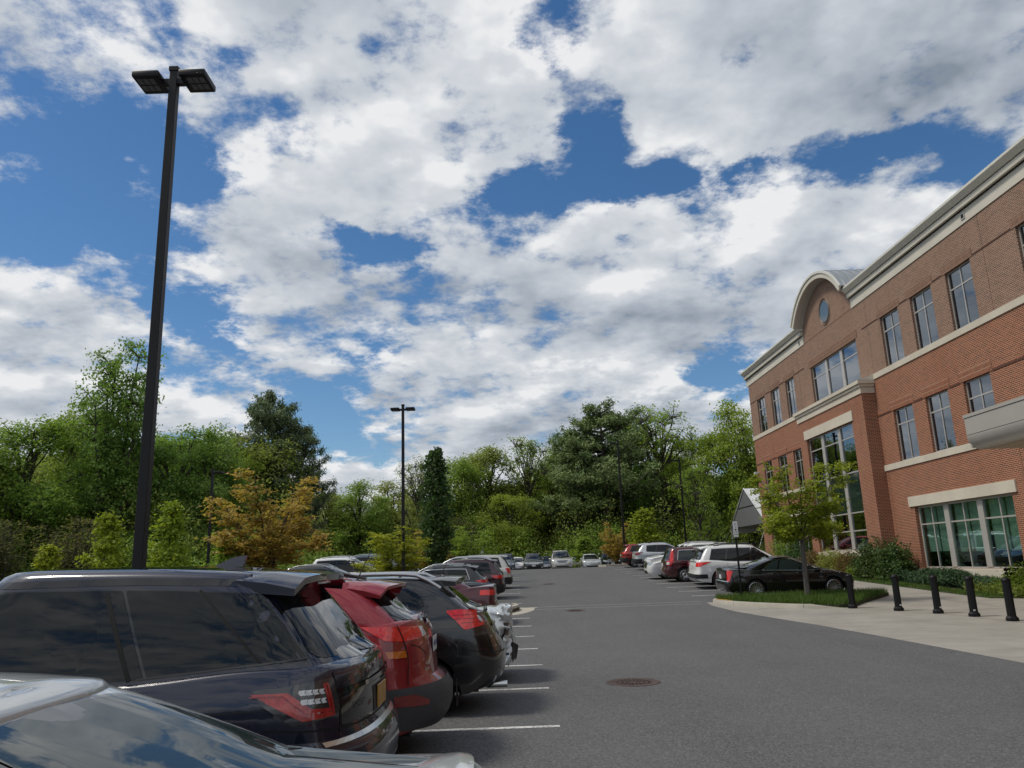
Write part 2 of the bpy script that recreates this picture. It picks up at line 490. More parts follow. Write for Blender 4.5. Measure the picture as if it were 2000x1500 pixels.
def sheet(poly, off, step=1.5, thick=0., zf=None):
    """polygon in plan laid on the terrain"""
    bm = bmesh.new()
    vs = [bm.verts.new((p[0], p[1], 0)) for p in poly]
    bm.faces.new(vs)
    bmesh.ops.triangulate(bm, faces=bm.faces[:])
    ys = [p[1] for p in poly]
    y = math.floor(min(ys) / step) * step
    while y < max(ys):
        if y > min(ys) + 1e-3 and 15 < y < 92:
            bmesh.ops.bisect_plane(bm, geom=bm.verts[:] + bm.edges[:] + bm.faces[:], plane_co=(0, y, 0), plane_no=(0, 1, 0))
        y += step
    bm.normal_update()
    for f in bm.faces:
        if f.normal.z < 0: f.normal_flip()
    if thick:
        bd = [e for e in bm.edges if len(e.link_faces) == 1]
        r = bmesh.ops.extrude_edge_only(bm, edges=bd)
        for v in r['geom']:
            if isinstance(v, bmesh.types.BMVert): v.co.z = -thick
    for v in bm.verts:
        v.co.z += (zf or G)(v.co.y) + off
    me = bpy.data.meshes.new('sheet'); bm.to_mesh(me); bm.free()
    return me
def ground(name, poly, off, m, step=1.5, thick=0.):
    return kind(link(name, sheet(poly, off, step, thick), m), 'structure')

ground('terrain', [(-600, -300), (600, -300), (600, 900), (-600, 900)], -.06, M['forest_floor'], 1.5)
lot = ground('parking_lot', [(-26, -60), (8.2, -60), (8.14, 13.1), (8.09, 15.3), (7.98, 18.2), (7.78, 20.7), (7.33, 23.4), (6.97, 25.3), (6.78, 27.6),
                             (6.9, 28.9), (13.0, 29.3), (13.0, 80), (-26, 80)], 0, M['asphalt'], 1.0)
def stripe(x0, x1, y, w=.10, name='stall_line'):
    o = link(name, sheet([(x0, y - w / 2), (x1, y - w / 2), (x1, y + w / 2), (x0, y + w / 2)], .004, .6), M['road_paint'], lot)
    return o
for y in (1.35, 4.08, 6.80, 9.53, 12.32, 15.02, 17.75, 20.5, 23.2, 25.6):
    stripe(-10.9, .47, y)
for y in (31.2, 33.9, 36.5, 39.1, 41.8, 44.4, 47.0, 49.7, 52.3, 55.0):
    stripe(-10.9, .28, y)
for y in (31.86, 34.29, 36.88, 39.51, 42.0, 44.7, 47.3, 49.9, 52.5, 55.1, 57.7, 60.3):
    stripe(7.03, 12.6, y)
M['worn_paint'] = mat('worn_paint', (.26, .26, .255), .8, var=.45, vscale=9)
for q in (stripe(.75, 6.6, 28.45, .09, 'lane_line'), stripe(.35, 6.8, 29.35, .09, 'lane_line')): q.data.materials[0] = M['worn_paint']

# concrete apron beside the asphalt, walk along the building
apron = ground('apron', [(8.2, -60), (30, -60), (30, 26.25), (16.75, 26.25), (15.85, 26.75), (15.8, 29.0), (15.8, 60), (13.15, 60), (13.15, 29.25), (13.6, 29.1), (11.6, 26.65), (10.72, 25.4),
                 (10.3, 25.2), (9.2, 25.35), (8.2, 26.2), (7.4, 27.2), (6.9, 28.2), (6.9, 28.9), (6.78, 27.6), (6.97, 25.3), (7.33, 23.4), (7.78, 20.7), (7.98, 18.2), (8.09, 15.3), (8.14, 13.1)], .002, M['concrete'], 1.0)
M['joint'] = mat('joint', (.10, .095, .085), .95)
def joint(poly):
    link('joint', sheet(poly, .0055, 1.0), M['joint'], apron)
for y in (29.5, 31.2, 32.9, 34.6, 36.3, 38.0, 39.7, 41.4, 43.1):
    joint([(13.2, y), (15.8, y), (15.8, y + .014), (13.2, y + .014)])
for y in (26.1, 23.4, 20.4, 17.3):
    joint([(10.9 if y > 24 else 12.55, y), (16.7, y), (16.7, y + .014), (10.9 if y > 24 else 12.55, y + .014)])
for x in (14.4,):
    joint([(x, 14), (x, 29.3), (x + .014, 29.3), (x + .014, 14)])
jl = [(10.3, 25.0), (11.4, 23.5), (12.1, 21.8), (12.25, 19.8), (12.3, 14.0)]
joint(jl + [(x + .014, y) for x, y in jl[::-1]])
for a, b in (((7.75, 20.9), (12.2, 20.9)), ((8.06, 17.0), (12.25, 17.0)), ((7.3, 23.7), (11.2, 23.7))):
    joint([a, b, (b[0], b[1] + .014), (a[0], a[1] + .014)])
ground('planting_bed', [(16.6, 26.4), (18.2, 26.4), (18.2, 60), (16.6, 60)], .03, M['mulch'], 1.0, .1)
ground('lawn_strip', [(15.85, 26.8), (16.75, 26.3), (16.9, 26.3), (16.75, 29), (16.75, 60), (15.8, 60), (15.8, 29.0)], .028, M['grass_base'], 1.0, .1)
isl_poly = [(7.25, 29.1), (7.2, 28.4), (7.6, 27.45), (8.35, 26.5), (9.25, 25.6), (10.2, 25.3), (10.7, 25.42), (11.6, 26.67), (13.6, 29.12), (13.1, 29.25)]
ground('grass_island', isl_poly, .115, M['grass_base'], .5, .2)

def curb(name, pts, label, cat, splits, h=.14, w=.17, taper_end=None, closed=False):
    """curb stones along a line (outer foot points); one child per stone"""
    root = None
    P = [Vector((p[0], p[1])) for p in pts]
    n = len(P)
    nor = []
    for i in range(n):
        a = P[(i - 1) % n] if closed else P[max(i - 1, 0)]
        b = P[(i + 1) % n] if closed else P[min(i + 1, n - 1)]
        t = (b - a).normalized()
        nor.append(Vector((-t.y, t.x)))
    root = empty(name, (P[0].x, P[0].y, G(P[0].y)), 0, label, cat)
    rx, ry, rz = root.location
    for a, b in splits:
        mb = MB(); rows = []
        for i in range(a, b + 1):
            p, nn = P[i], nor[i]
            hh = h if taper_end is None else h * min(1, max(.06, (n - 1 - i) / taper_end))
            e = 0.0
            if i == a: e = .006
            if i == b: e = -.006
            t = Vector((nn.y, -nn.x)) * e
            z = G(p.y)
            prof = [(0, -.05), (.012, hh - .03), (.035, hh), (w, hh), (w, -.05)]
            rows.append([(p.x + nn.x * d + t.x - rx, p.y + nn.y * d + t.y - ry, z + zz_ - rz) for d, zz_ in prof])
        k = len(rows[0]); vs = [q for r_ in rows for q in r_]; fs = []
        for i in range(len(rows) - 1):
            for j in range(k - 1):
                fs.append((i * k + j, (i + 1) * k + j, (i + 1) * k + j + 1, i * k + j + 1))
        fs.append(tuple(range(k))); fs.append(tuple((len(rows) - 1) * k + j for j in range(k - 1, -1, -1)))
        mb.add(vs, fs)
        mb.build('curb_stone', M['curb_concrete'], root, smooth=50)
    return root
def arc_pts(ctrl, n=8):
    """Catmull-Rom through the points"""
    out = []
    c = [Vector((*p, 0)) for p in ctrl]
    c = [c[0] * 2 - c[1]] + c + [c[-1] * 2 - c[-2]]
    for i in range(1, len(c) - 2):
        for k in range(n):
            t = k / n
            a, b, d, e = c[i - 1], c[i], c[i + 1], c[i + 2]
            q = .5 * ((2 * b) + (d - a) * t + (2 * a - 5 * b + 4 * d - e) * t * t + (3 * b - a - 3 * d + e) * t ** 3)
            out.append((q.x, q.y))
    out.append((c[-2].x, c[-2].y))
    return out
cp = arc_pts([(7.35, 29.1), (7.05, 28.5), (7.45, 27.4), (8.2, 26.4), (9.15, 25.5), (10.35, 25.15)], 6)
rc = curb('island_curb', cp, 'pale concrete curb round the grass island beside the black sedan', 'curb', [(0, 12), (12, 24), (24, 30)], taper_end=5)
ym = sheet([(7.12, 28.6), (7.28, 28.55), (7.55, 27.75), (7.45, 27.6), (7.2, 28.1)], .146, 5)
o = link('yellow_mark', ym, M['yellow_paint'], rc); o.location = -rc.location
cl = arc_pts([(-5.3, 26.75), (-2.2, 26.7), (-.9, 26.85), (-.2, 27.45), (.15, 28.35), (.05, 28.95), (-.4, 29.15), (-5.3, 29.2)], 5)
curb('planting_island_curb', cl, 'low concrete curb of the mulched island end in the left row', 'curb', [(0, 10), (10, 20), (20, 25), (25, 35)], h=.2)
ground('island_mulch', cl, .12, M['mulch'], .5, .1)
gp = arc_pts([(-5.3, 26.35), (-2.2, 26.3), (-.7, 26.4), (.15, 27.0), (.62, 28.1), (.68, 28.9), (.3, 29.4), (-5.3, 29.6)], 5)
ground('gutter', gp, .003, M['curb_concrete'], .5)

# grass blades on the island and the lawn strip
def in_poly(x, y, poly):
    c = False; n = len(poly)
    for i in range(n):
        (x1, y1), (x2, y2) = poly[i], poly[(i + 1) % n]
        if (y1 > y) != (y2 > y) and x < (x2 - x1) * (y - y1) / (y2 - y1) + x1: c = not c
    return c
def leaf_mat(name, color, var=.35, trans=.5, rough=.55, hue=.03):
    m = bpy.data.materials.new(name); m.use_nodes = True
    t = NT(m.node_tree); t.n.clear()
    out = t.new('ShaderNodeOutputMaterial')
    g = t.new('ShaderNodeNewGeometry')
    oi = t.new('ShaderNodeObjectInfo')
    hsv = t.new('ShaderNodeHueSaturation')
    hsv.inputs['Color'].default_value = (*color, 1)
    rnd = g.outputs['Random Per Island']
    t.l.new(t.math('ADD', 1 - var, t.math('MULTIPLY', rnd, 2 * var)), hsv.inputs['Value'])
    h0 = t.math('ADD', .5 - hue, t.math('MULTIPLY', oi.outputs['Random'], hue))
    r2 = t.new('ShaderNodeTexWhiteNoise', noise_dimensions='1D'); t.l.new(rnd, r2.inputs['W'])
    t.l.new(t.math('ADD', h0, t.math('MULTIPLY', r2.outputs['Value'], hue)), hsv.inputs['Hue'])
    d = t.new('ShaderNodeBsdfPrincipled')
    d.inputs['Roughness'].default_value = rough
    d.inputs['Specular IOR Level'].default_value = .25
    t.l.new(hsv.outputs[0], d.inputs['Base Color'])
    tr = t.new('ShaderNodeBsdfTranslucent')
    tint = t.mix(.5, hsv.outputs[0], (color[0] * 1.3, color[1] * 1.35, color[2] * .5))
    t.l.new(tint, tr.inputs['Color'])
    ms = t.new('ShaderNodeMixShader'); ms.inputs[0].default_value = trans
    t.l.new(d.outputs[0], ms.inputs[1]); t.l.new(tr.outputs[0], ms.inputs[2])
    t.l.new(ms.outputs[0], out.inputs[0])
    return m
M['grass'] = leaf_mat('grass', (.095, .155, .030), .4, .3, .6, .03)
def grass(name, poly, n, h0, h1, off, label, avoid=None):
    rs = np.random.RandomState(5)
    xs = [p[0] for p in poly]; ys = [p[1] for p in poly]
    V = []; F = []
    while len(F) < n:
        x = rs.uniform(min(xs), max(xs)); y = rs.uniform(min(ys), max(ys))
        if not in_poly(x, y, poly): continue
        if math.sin(x * 2.3 + math.sin(y * 1.7)) * math.sin(y * 2.9 + x) + rs.uniform(-.6, 1.2) < -.35: continue
        h = rs.uniform(h0, h1); a = rs.uniform(0, 6.28); w = rs.uniform(.006, .013)
        lx, ly = math.cos(a + 1.57) * h * rs.uniform(0, .6), math.sin(a + 1.57) * h * rs.uniform(0, .6)
        z = G(y) + off
        b = len(V)
        V += [(x - math.cos(a) * w, y - math.sin(a) * w, z), (x + math.cos(a) * w, y + math.sin(a) * w, z), (x + lx, y + ly, z + h)]
        F.append((b, b + 1, b + 2))
    o = link(name, arr_mesh(name, V, F), M['grass'])
    return kind(o, 'stuff')
grass('grass', isl_poly, 17000, .10, .26, .11, '')
grass('lawn_grass', [(15.85, 26.8), (16.75, 26.3), (16.75, 29), (16.75, 46), (15.8, 46), (15.8, 29.0)], 9000, .05, .11, .025, '')

# ================================================================== manhole covers
M['rust_iron'] = mat('rust_iron', (.075, .046, .034), .6, metal=.35, var=.5, vscale=9, bump=.3, bscale=60)
def manhole(x, y, label, r=.36):
    root = empty('manhole_cover', (x, y, G(y)), 0, label, 'manhole cover')
    mb = MB(); mb.lathe([(r + .06, .0035), (r + .055, .008), (r * .86, .008), (r * .84, .003)], 40)
    mb.build('frame_ring', M['rust_iron'], root, smooth=40)
    mb = MB(); mb.lathe([(0.001, .006), (r * .81, .006), (r * .82, .002)], 40)
    mb.build('lid', M['rust_iron'], root, smooth=40)
    mb = MB()
    for rr, n in ((.28, 10), (.48, 18), (.68, 26)):
        for k in range(n):
            a = k / n * 6.283
            cx, cy = math.cos(a) * r * rr, math.sin(a) * r * rr
            mb.box(cx - .02, cx + .02, cy - .013, cy + .013, .005, .011)
    o = mb.build('tread_stud', M['rust_iron'], root); kind(o, 'stuff')
    root.rotation_euler = (math.atan((G(y + .3) - G(y - .3)) / .6), 0, 0)
    return root
manhole(1.77, 12.57, 'rusty round manhole cover in the near asphalt')
manhole(1.83, 42.2, 'small dark manhole cover far up the lane near the left row', .33)
manhole(2.06, 27.6, 'dark iron cover in the lane just before the crossing lines', .3)

# ================================================================== lamp posts
def lamp(x, y, H, label, heads=2, group='tall dark parking lot lamp posts', side=1, rz=0):
    root = empty('lamp_post', (x, y, G(y)), rz, label, 'lamp post', group)
    MB().box(-.24, .24, -.24, .24, -.3, .45).build('base', M['curb_concrete'], root, bevel=.02)
    MB().box(-.19, .19, -.19, .19, .45, .49).build('base_plate', M['lamp_post'], root)
    mb = MB(); mb.add([(-.08, -.08, .49), (.08, -.08, .49), (.08, .08, .49), (-.08, .08, .49), (-.068, -.068, H), (.068, -.068, H), (.068, .068, H), (-.068, .068, H)],
                      [(0, 3, 2, 1), (4, 5, 6, 7), (0, 1, 5, 4), (1, 2, 6, 5), (2, 3, 7, 6), (3, 0, 4, 7)])
    mb.build('pole', M['lamp_post'], root, bevel=.012)
    MB().box(-.082, .082, -.082, .082, H - .06, H + .03).build('cap', M['lamp_post'], root, bevel=.008)
    for sgn in ([-1, 1] if heads == 2 else [side]):
        mb = MB(); mb.box(.068 if sgn > 0 else -.22, .22 if sgn > 0 else -.068, -.05, .05, H - .30, H - .20)
        mb.build('arm', M['lamp_post'], root)
        x0, x1 = (.17, .63) if sgn > 0 else (-.63, -.17)
        mb = MB(); mb.box(x0, x1, -.27, .27, H - .29, H - .17)
        hd = mb.build('lamp_head', M['lamp_post'], root, bevel=.025, smooth=30)
        for i in range(3):
            for j in range(2):
                px = (x0 + x1) / 2 + (i - 1) * .105 + sgn * .03; py = -.11 + j * .19
                MB().box(px - .043, px + .043, py - .078, py + .078, H - .296, H - .289).build('light_panel', M['led_panel'], hd)
    return root
lamp(-5.66, 12.0, 10.5, 'tall dark lamp post rising behind the navy SUV, nearest', 2)
lamp(-5.55, 40.0, 9.55, 'slim dark two headed lamp post in the middle of the left row', 2)
lamp(-19.25, 50.0, 7.45, 'dark single headed lamp post before the left woods by the orange tree', 1, side=1)
lamp(8.75, 62.0, 9.9, 'dark lamp post with single head in front of the tall pine', 1, side=-1)
lamp(15.8, 72.0, 9.9, 'shorter looking dark lamp post left of the white tent', 1, side=-1)

# ================================================================== bollards
def bollard(x, y, label):
    root = empty('bollard', (x, y, G(y)), 0, label, 'bollard', 'black bollards across the concrete apron')
    mb = MB(); n = 8
    mb.lathe([(.145, 0), (.15, .02), (.145, .075), (.108, .12)], n); mb.build('base', M['bollard_black'], root, smooth=20)
    mb = MB(); mb.lathe([(.104, .1), (.098, .96)], n); mb.build('shaft', M['bollard_black'], root, smooth=20)
    mb = MB(); mb.lathe([(.112, .955), (.118, .975), (.113, 1.0), (.085, 1.03), (.04, 1.05), (.001, 1.055)], n); mb.build('cap', M['bollard_black'], root, smooth=40)
    for k in range(4):
        pass
    return root
bl = [bollard(10.55, 25.13, 'black bollard at the tip of the grass island, leftmost'),
      bollard(11.37, 23.85, 'black bollard with white base sticker just right of the grass island'),
      bollard(11.92, 22.7, 'black bollard third along, white sticker low on its shaft'),
      bollard(12.24, 21.5, 'black bollard fourth along, next to the nearest one'),
      bollard(12.34, 20.05, 'nearest black bollard, rightmost in front of the dark bench')]
for i in (1, 2, 3):
    dx = (.02, .03, -.035)[i - 1]
    MB().box(dx - .025, dx + .025, -.106, -.100, .15, .19).build('sticker', M['white_print'], bl[i])

# ================================================================== parking sign
sg = empty('parking_sign', (8.13, 28.7, G(28.7) + .1), 0, 'narrow white parking sign on a black post in the grass island', 'sign')
MB().tube([(0, 0, -.1), (0, 0, 2.2)], .036, 10).build('post', M['bollard_black'], sg, smooth=40)
pl = MB(); pl.box(-.085, .085, -.05, -.042, 2.17, 2.73); pl = pl.build('sign_plate', M['white_print'], sg, bevel=.002)
M['sign_red'] = mat('sign_red', (.10, .02, .025), .5)
M['sign_black'] = mat('sign_black', (.015, .015, .016), .5)
def text_mesh(txt, size, extrude=0.0, spacing=1.0, name='text'):
    cu = bpy.data.curves.new(name, 'FONT'); cu.body = txt; cu.size = size; cu.align_x = 'CENTER'; cu.align_y = 'CENTER'
    cu.extrude = extrude; cu.space_character = spacing; cu.resolution_u = 3
    ob = bpy.data.objects.new(name, cu); col.objects.link(ob)
    dg = bpy.context.evaluated_depsgraph_get()
    me = bpy.data.meshes.new_from_object(ob.evaluated_get(dg))
    bpy.data.objects.remove(ob); bpy.data.curves.remove(cu)
    return me
def flat_text(txt, size, m, parent, loc, rot=(R(90), 0, 0), name='lettering', extrude=.001, spacing=1.0):
    me = text_mesh(txt, size, extrude, spacing)
    o = link(name, me, m, parent); o.location = loc; o.rotation_euler = rot
    return o
flat_text('R', .10, M['sign_red'], pl, (0, -.0505, 2.62))
flat_text('4', .085, M['sign_red'], pl, (.012, -.0505, 2.52))
mb = MB(); mb.lathe([(.001, 0), (.033, 0), (.033, .002)], 14, 'y', (0, -.0515, 2.435)); mb.build('print', M['sign_red'], pl)
mb = MB(); mb.box(-.036, -.02, -.0515, -.05, 2.32, 2.38); mb.box(.018, .034, -.0515, -.05, 2.32, 2.38)
mb.box(-.03, .03, -.0515, -.05, 2.262, 2.274)
for s in (-1, 1): mb.prism([(s * .055, -.0515), (s * .028, -.0515), (s * .028, -.05), (s * .055, -.05)], 2.255, 2.281)
mb.box(-.04, .04, -.0515, -.05, 2.198, 2.206); mb.build('print', M['sign_black'], pl)

# ================================================================== bench
bn = empty('bench', (17.43, 27.25, G(27.25)), 0, 'black metal bench at the planting bed behind the nearest bollard', 'bench')
for i in range(4):
    MB().box(-.5, .5, -.27 + i * .125, -.27 + i * .125 + .1, .43, .455).build('seat_slat', M['bollard_black'], bn, bevel=.006)
for i in range(3):
    MB().box(-.5, .5, .25, .275, .56 + i * .13, .56 + i * .13 + .1).build('back_slat', M['bollard_black'], bn, bevel=.006)
for s in (-.42, .42):
    for yy in (-.22, .2):
        MB().tube([(s, yy, .43), (s, yy, .04), (s, yy - .03, 0)], [.03, .025, .035], 8).build('leg', M['bollard_black'], bn, smooth=40)
    MB().tube([(s, .23, .43), (s, .27, .95)], .022, 8).build('back_post', M['bollard_black'], bn, smooth=40)

# ================================================================== tent
M['tent_white'] = mat('tent_white', (.62, .63, .64), .45, var=.04, vscale=.6)
M['tent_shade_grey'] = mat('tent_shade_grey', (.15, .152, .16), .5, var=.08, vscale=.5)  # shade inside the open gable, put into the cloth colour
gt = G(67)
tent = empty('frame_tent', (20.1, 67, gt), 0, 'white frame tent with a shaded open gable behind the far end of the brick building', 'tent')
hw, pk, ev = 5.1, 6.25, 3.1
mb = MB(); L_ = 12
mb.add([(0, -hw, ev), (L_, -hw, ev), (L_, 0, pk), (0, 0, pk), (0, -hw, ev - .05), (L_, -hw, ev - .05), (L_, 0, pk - .05), (0, 0, pk - .05)],
       [(0, 1, 2, 3), (4, 7, 6, 5), (0, 3, 7, 4), (0, 4, 5, 1), (1, 5, 6, 2)])
mb.build('roof_panel', M['tent_white'], tent)
mb = MB()
mb.add([(0, hw, ev), (0, 0, pk), (L_, 0, pk), (L_, hw, ev), (0, hw, ev - .05), (0, 0, pk - .05), (L_, 0, pk - .05), (L_, hw, ev - .05)],
       [(0, 1, 2, 3), (4, 7, 6, 5), (0, 4, 5, 1), (0, 3, 7, 4), (2, 6, 7, 3)])
mb.build('roof_panel', M['tent_white'], tent)
mb = MB(); mb.add([(-.02, -hw, ev), (-.02, hw, ev), (-.02, 0, pk), (-.0, -hw, ev), (-.0, hw, ev), (-.0, 0, pk)], [(0, 1, 2), (3, 5, 4)])
mb.build('gable_shade_panel', M['tent_shade_grey'], tent)  # sheet over the open gable, its grey stands for the shaded inside
MB().box(-.045, -.025, -hw * .52, hw * .52, pk - 1.6, pk - 1.52).build('gable_seam', M['seam'], tent)
for yy in (-hw, hw):
    mb = MB(); mb.box(0, L_, yy - .02, yy + .02, ev - .45, ev - .03); mb.build('valance', M['tent_white'], tent)
for xx in (0, 6, 12):
    for yy in (-hw, hw):
        MB().tube([(xx, yy, -.3), (xx, yy, ev)], .05, 8).build('pole', M['tent_white'], tent, smooth=40)
for yy in (-hw, hw):
    MB().tube([(-.06, yy, ev), (-.06, 0, pk + .02)], .05, 8).build('rafter', M['tent_white'], tent, smooth=40)
for yy, dy in ((hw, 1.2), (-hw, -1.2)):
    MB().tube([(-.05, yy, ev), (-1.7, yy + dy, -.1)], .018, 6).build('guy_strap', M['tent_white'], tent)

# ================================================================== iron fence by the tent
fr = empty('iron_fence', (15.9, 60.0, G(60)), 0, 'black iron picket fence below the white tent', 'fence')
def fence_run(root, x0, x1, y, h):
    MB().box(x0, x1, y - .02, y + .02, h - .18, h - .13).build('rail', M['bollard_black'], root)
    MB().box(x0, x1, y - .02, y + .02, .15, .2).build('rail', M['bollard_black'], root)
    n = int((x1 - x0) / .14)
    pm = MB().box(-.012, .012, -.012, .012, 0, h).mesh('picket')
    pm.materials.append(M['bollard_black'])
    for i in range(n + 1):
        o = bpy.data.objects.new('picket', pm); col.objects.link(o); o.parent = root; o.location = (x0 + i * (x1 - x0) / n, y, 0)
    for i in range(0, int((x1 - x0) / 2.1) + 1):
        MB().box(x0 + i * 2.1 - .04, x0 + i * 2.1 + .04, y - .04, y + .04, -.2, h + .08).build('post', M['bollard_black'], root)
fence_run(fr, 0, 6.4, 0, 1.85)

# a post with a pale box at the far end of the left row
pb = empty('utility_post', (-2.35, 66, G(66)), 0, 'thin post with a pale box beside the small green tree', 'post')
MB().tube([(0, 0, -.2), (0, 0, 3.4)], .04, 8).build('pole', M['lamp_post'], pb, smooth=40)
MB().box(-.32, -.06, -.12, .12, 1.35, 2.0).build('box', M['tent_white'], pb, bevel=.03)
MB().box(-.1, .1, -.1, .1, 1.0, 1.2).build('bracket', M['lamp_post'], pb)
# guard rail behind the far row
gr_ = empty('guard_rail', (-6.2, 77.5, G(77.5)), 0, 'pale guard rail between the far parked cars at the woods', 'guard rail')
MB().box(0, 26, -.03, .03, .55, .8).build('rail', M['curb_concrete'], gr_)
for i in range(9):
    MB().box(i * 3.1 - .06, i * 3.1 + .06, .03, .15, -.2, .85).build('post', M['grey_plastic'], gr_)
kx = empty('far_island_curb', (8.0, 62.0, G(62)), 0, 'short pale curb before the red SUV at the end of the right row', 'curb')
mb = MB(); mb.prism(arc_pts([(-.9, -.8), (-1.3, .3), (-.6, 1.2), (4.5, 1.3), (4.5, -1.0), (-.9, -1.0)], 4), -.3, .16); mb.build('curb_stone', M['curb_concrete'], kx)
# ================================================================== brick building
def brick_mat(name, c1, c2, mortar, dark, soldier=False):
    m = bpy.data.materials.new(name); m.use_nodes = True
    t = NT(m.node_tree); b = m.node_tree.nodes['Principled BSDF']
    tc = t.new('ShaderNodeTexCoord').outputs['Object']
    sp = t.new('ShaderNodeSeparateXYZ'); t.l.new(tc, sp.inputs[0])
    u = t.math('ADD', sp.outputs[0], sp.outputs[1]); v = sp.outputs[2]
    cb = t.new('ShaderNodeCombineXYZ')
    if soldier: u, v = v, u
    t.l.new(u, cb.inputs[0]); t.l.new(v, cb.inputs[1])
    br = t.new('ShaderNodeTexBrick'); br.offset = 0.0 if soldier else .5
    t.l.new(cb.outputs[0], br.inputs['Vector'])
    br.inputs['Scale'].default_value = 1.0
    br.inputs['Brick Width'].default_value = .203 if not soldier else .2
    br.inputs['Row Height'].default_value = .0677 if not soldier else .072
    br.inputs['Mortar Size'].default_value = .0125
    br.inputs['Mortar Smooth'].default_value = .15
    br.inputs['Color1'].default_value = (*c1, 1); br.inputs['Color2'].default_value = (*c2, 1)
    br.inputs['Mortar'].default_value = (*mortar, 1)
    # colour of single bricks
    fx = t.math('FLOOR', t.math('DIVIDE', v, .0677)); 
    ux = t.math('FLOOR', t.math('DIVIDE', t.math('ADD', u, t.math('MULTIPLY', t.math('MODULO', fx, 2.0), .1015)), .203))
    c2v = t.new('ShaderNodeCombineXYZ'); t.l.new(ux, c2v.inputs[0]); t.l.new(fx, c2v.inputs[1])
    wn = t.new('ShaderNodeTexWhiteNoise', noise_dimensions='2D'); t.l.new(c2v.outputs[0], wn.inputs['Vector'])
    dk = t.math('MULTIPLY', t.math('GREATER_THAN', wn.outputs['Value'], .72), t.math('SUBTRACT', 1.0, br.outputs['Fac']))
    c = t.mix(t.math('MULTIPLY', dk, .6), br.outputs['Color'], dark)
    big = t.noise(tc, .5, 5, .6)
    c = t.mix(t.math('MULTIPLY', t.smooth(big, .45, .75), .22), c, tuple(x * .75 for x in c1))
    mv = t.new('ShaderNodeMapping'); mv.inputs['Scale'].default_value = (1.3, 1.3, .12); t.l.new(tc, mv.inputs[0])
    c = t.mix(t.math('MULTIPLY', t.smooth(t.noise(mv.outputs[0], 1.2, 6, .65), .5, .8), .30), c, tuple(x * .6 for x in c2))
    t.l.new(c, b.inputs['Base Color'])
    b.inputs['Roughness'].default_value = .88
    b.inputs['Specular IOR Level'].default_value = .3
    bn = t.new('ShaderNodeBump'); bn.inputs['Strength'].default_value = .8; bn.inputs['Distance'].default_value = .008
    t.l.new(t.math('SUBTRACT', 1.0, br.outputs['Fac']), bn.inputs['Height'])
    t.l.new(bn.outputs[0], b.inputs['Normal'])
    return m
RED1, RED2 = (.285, .078, .036), (.205, .054, .027)
TAN1, TAN2 = (.265, .135, .085), (.205, .098, .062)
M['brick_red'] = brick_mat('brick_red', RED1, RED2, (.47, .30, .20), (.10, .030, .02))
M['brick_tan'] = brick_mat('brick_tan', TAN1, TAN2, (.40, .31, .24), (.11, .052, .038))
M['soldier_red'] = brick_mat('soldier_red', RED1, RED2, (.47, .30, .20), (.12, .035, .02), True)
M['soldier_tan'] = brick_mat('soldier_tan', TAN1, TAN2, (.30, .22, .165), (.13, .065, .045), True)
M['limestone'] = ground_mat('limestone', (.54, .49, .40), (.63, .57, .465), patch=.7, rough=.85, bump=.1, bscale=60, stains=.12)
M['frieze'] = ground_mat('frieze', (.56, .525, .45), (.65, .61, .52), patch=.5, rough=.8, bump=.05, stains=.15)
M['cornice_metal'] = mat('cornice_metal', (.66, .64, .56), .5, metal=.0, var=.06, vscale=1.5)
M['roof_metal'] = mat('roof_metal', (.36, .38, .39), .38, metal=.5, var=.08, vscale=1)
M['frame_metal'] = mat('frame_metal', (.47, .445, .41), .4, metal=.25, var=.05, vscale=2)
M['canopy_metal'] = mat('canopy_metal', (.46, .425, .375), .38, metal=.3, var=.04, vscale=1.2)
M['bullnose_metal'] = mat('bullnose_metal', (.50, .465, .43), .35, metal=.4, var=.05, vscale=2)
M['soffit'] = mat('soffit', (.44, .35, .26), .7, var=.06, vscale=1)
M['blind'] = mat('blind', (.55, .60, .53), .8, var=.1, vscale=2)
M['curtain'] = mat('curtain', (.30, .32, .33), .9, var=.2, vscale=3)
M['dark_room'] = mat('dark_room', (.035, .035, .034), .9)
M['spandrel'] = mat('spandrel', (.012, .026, .024), .05, coat=.3)
def pane_mat(name, tint, mixdark=.45, ior=1.75, gain=1.15):
    m = bpy.data.materials.new(name); m.use_nodes = True
    t = NT(m.node_tree); t.n.clear()
    out = t.new('ShaderNodeOutputMaterial')
    tr = t.new('ShaderNodeBsdfTransparent'); tr.inputs[0].default_value = (*tint, 1)
    gl = t.new('ShaderNodeBsdfGlossy'); gl.inputs['Color'].default_value = (.86, .93, 1.0, 1); gl.inputs['Roughness'].default_value = .012
    tc = t.new('ShaderNodeTexCoord').outputs['Object']
    bn = t.new('ShaderNodeBump'); bn.inputs['Strength'].default_value = .05; bn.inputs['Distance'].default_value = .02
    t.l.new(t.noise(tc, .9, 2, .5), bn.inputs['Height']); t.l.new(bn.outputs[0], gl.inputs['Normal'])
    fr = t.new('ShaderNodeFresnel'); fr.inputs[0].default_value = ior
    f = t.math('ADD', t.math('MULTIPLY', fr.outputs[0], gain), mixdark * .22, clamp=True)
    ms = t.new('ShaderNodeMixShader'); t.l.new(f, ms.inputs[0])
    t.l.new(tr.outputs[0], ms.inputs[1]); t.l.new(gl.outputs[0], ms.inputs[2])
    t.l.new(ms.outputs[0], out.inputs[0])
    return m
M['pane'] = pane_mat('pane', (.36, .42, .44), .55)
M['pane_ground'] = pane_mat('pane_ground', (.80, .92, .86), .0, 1.42, .6)

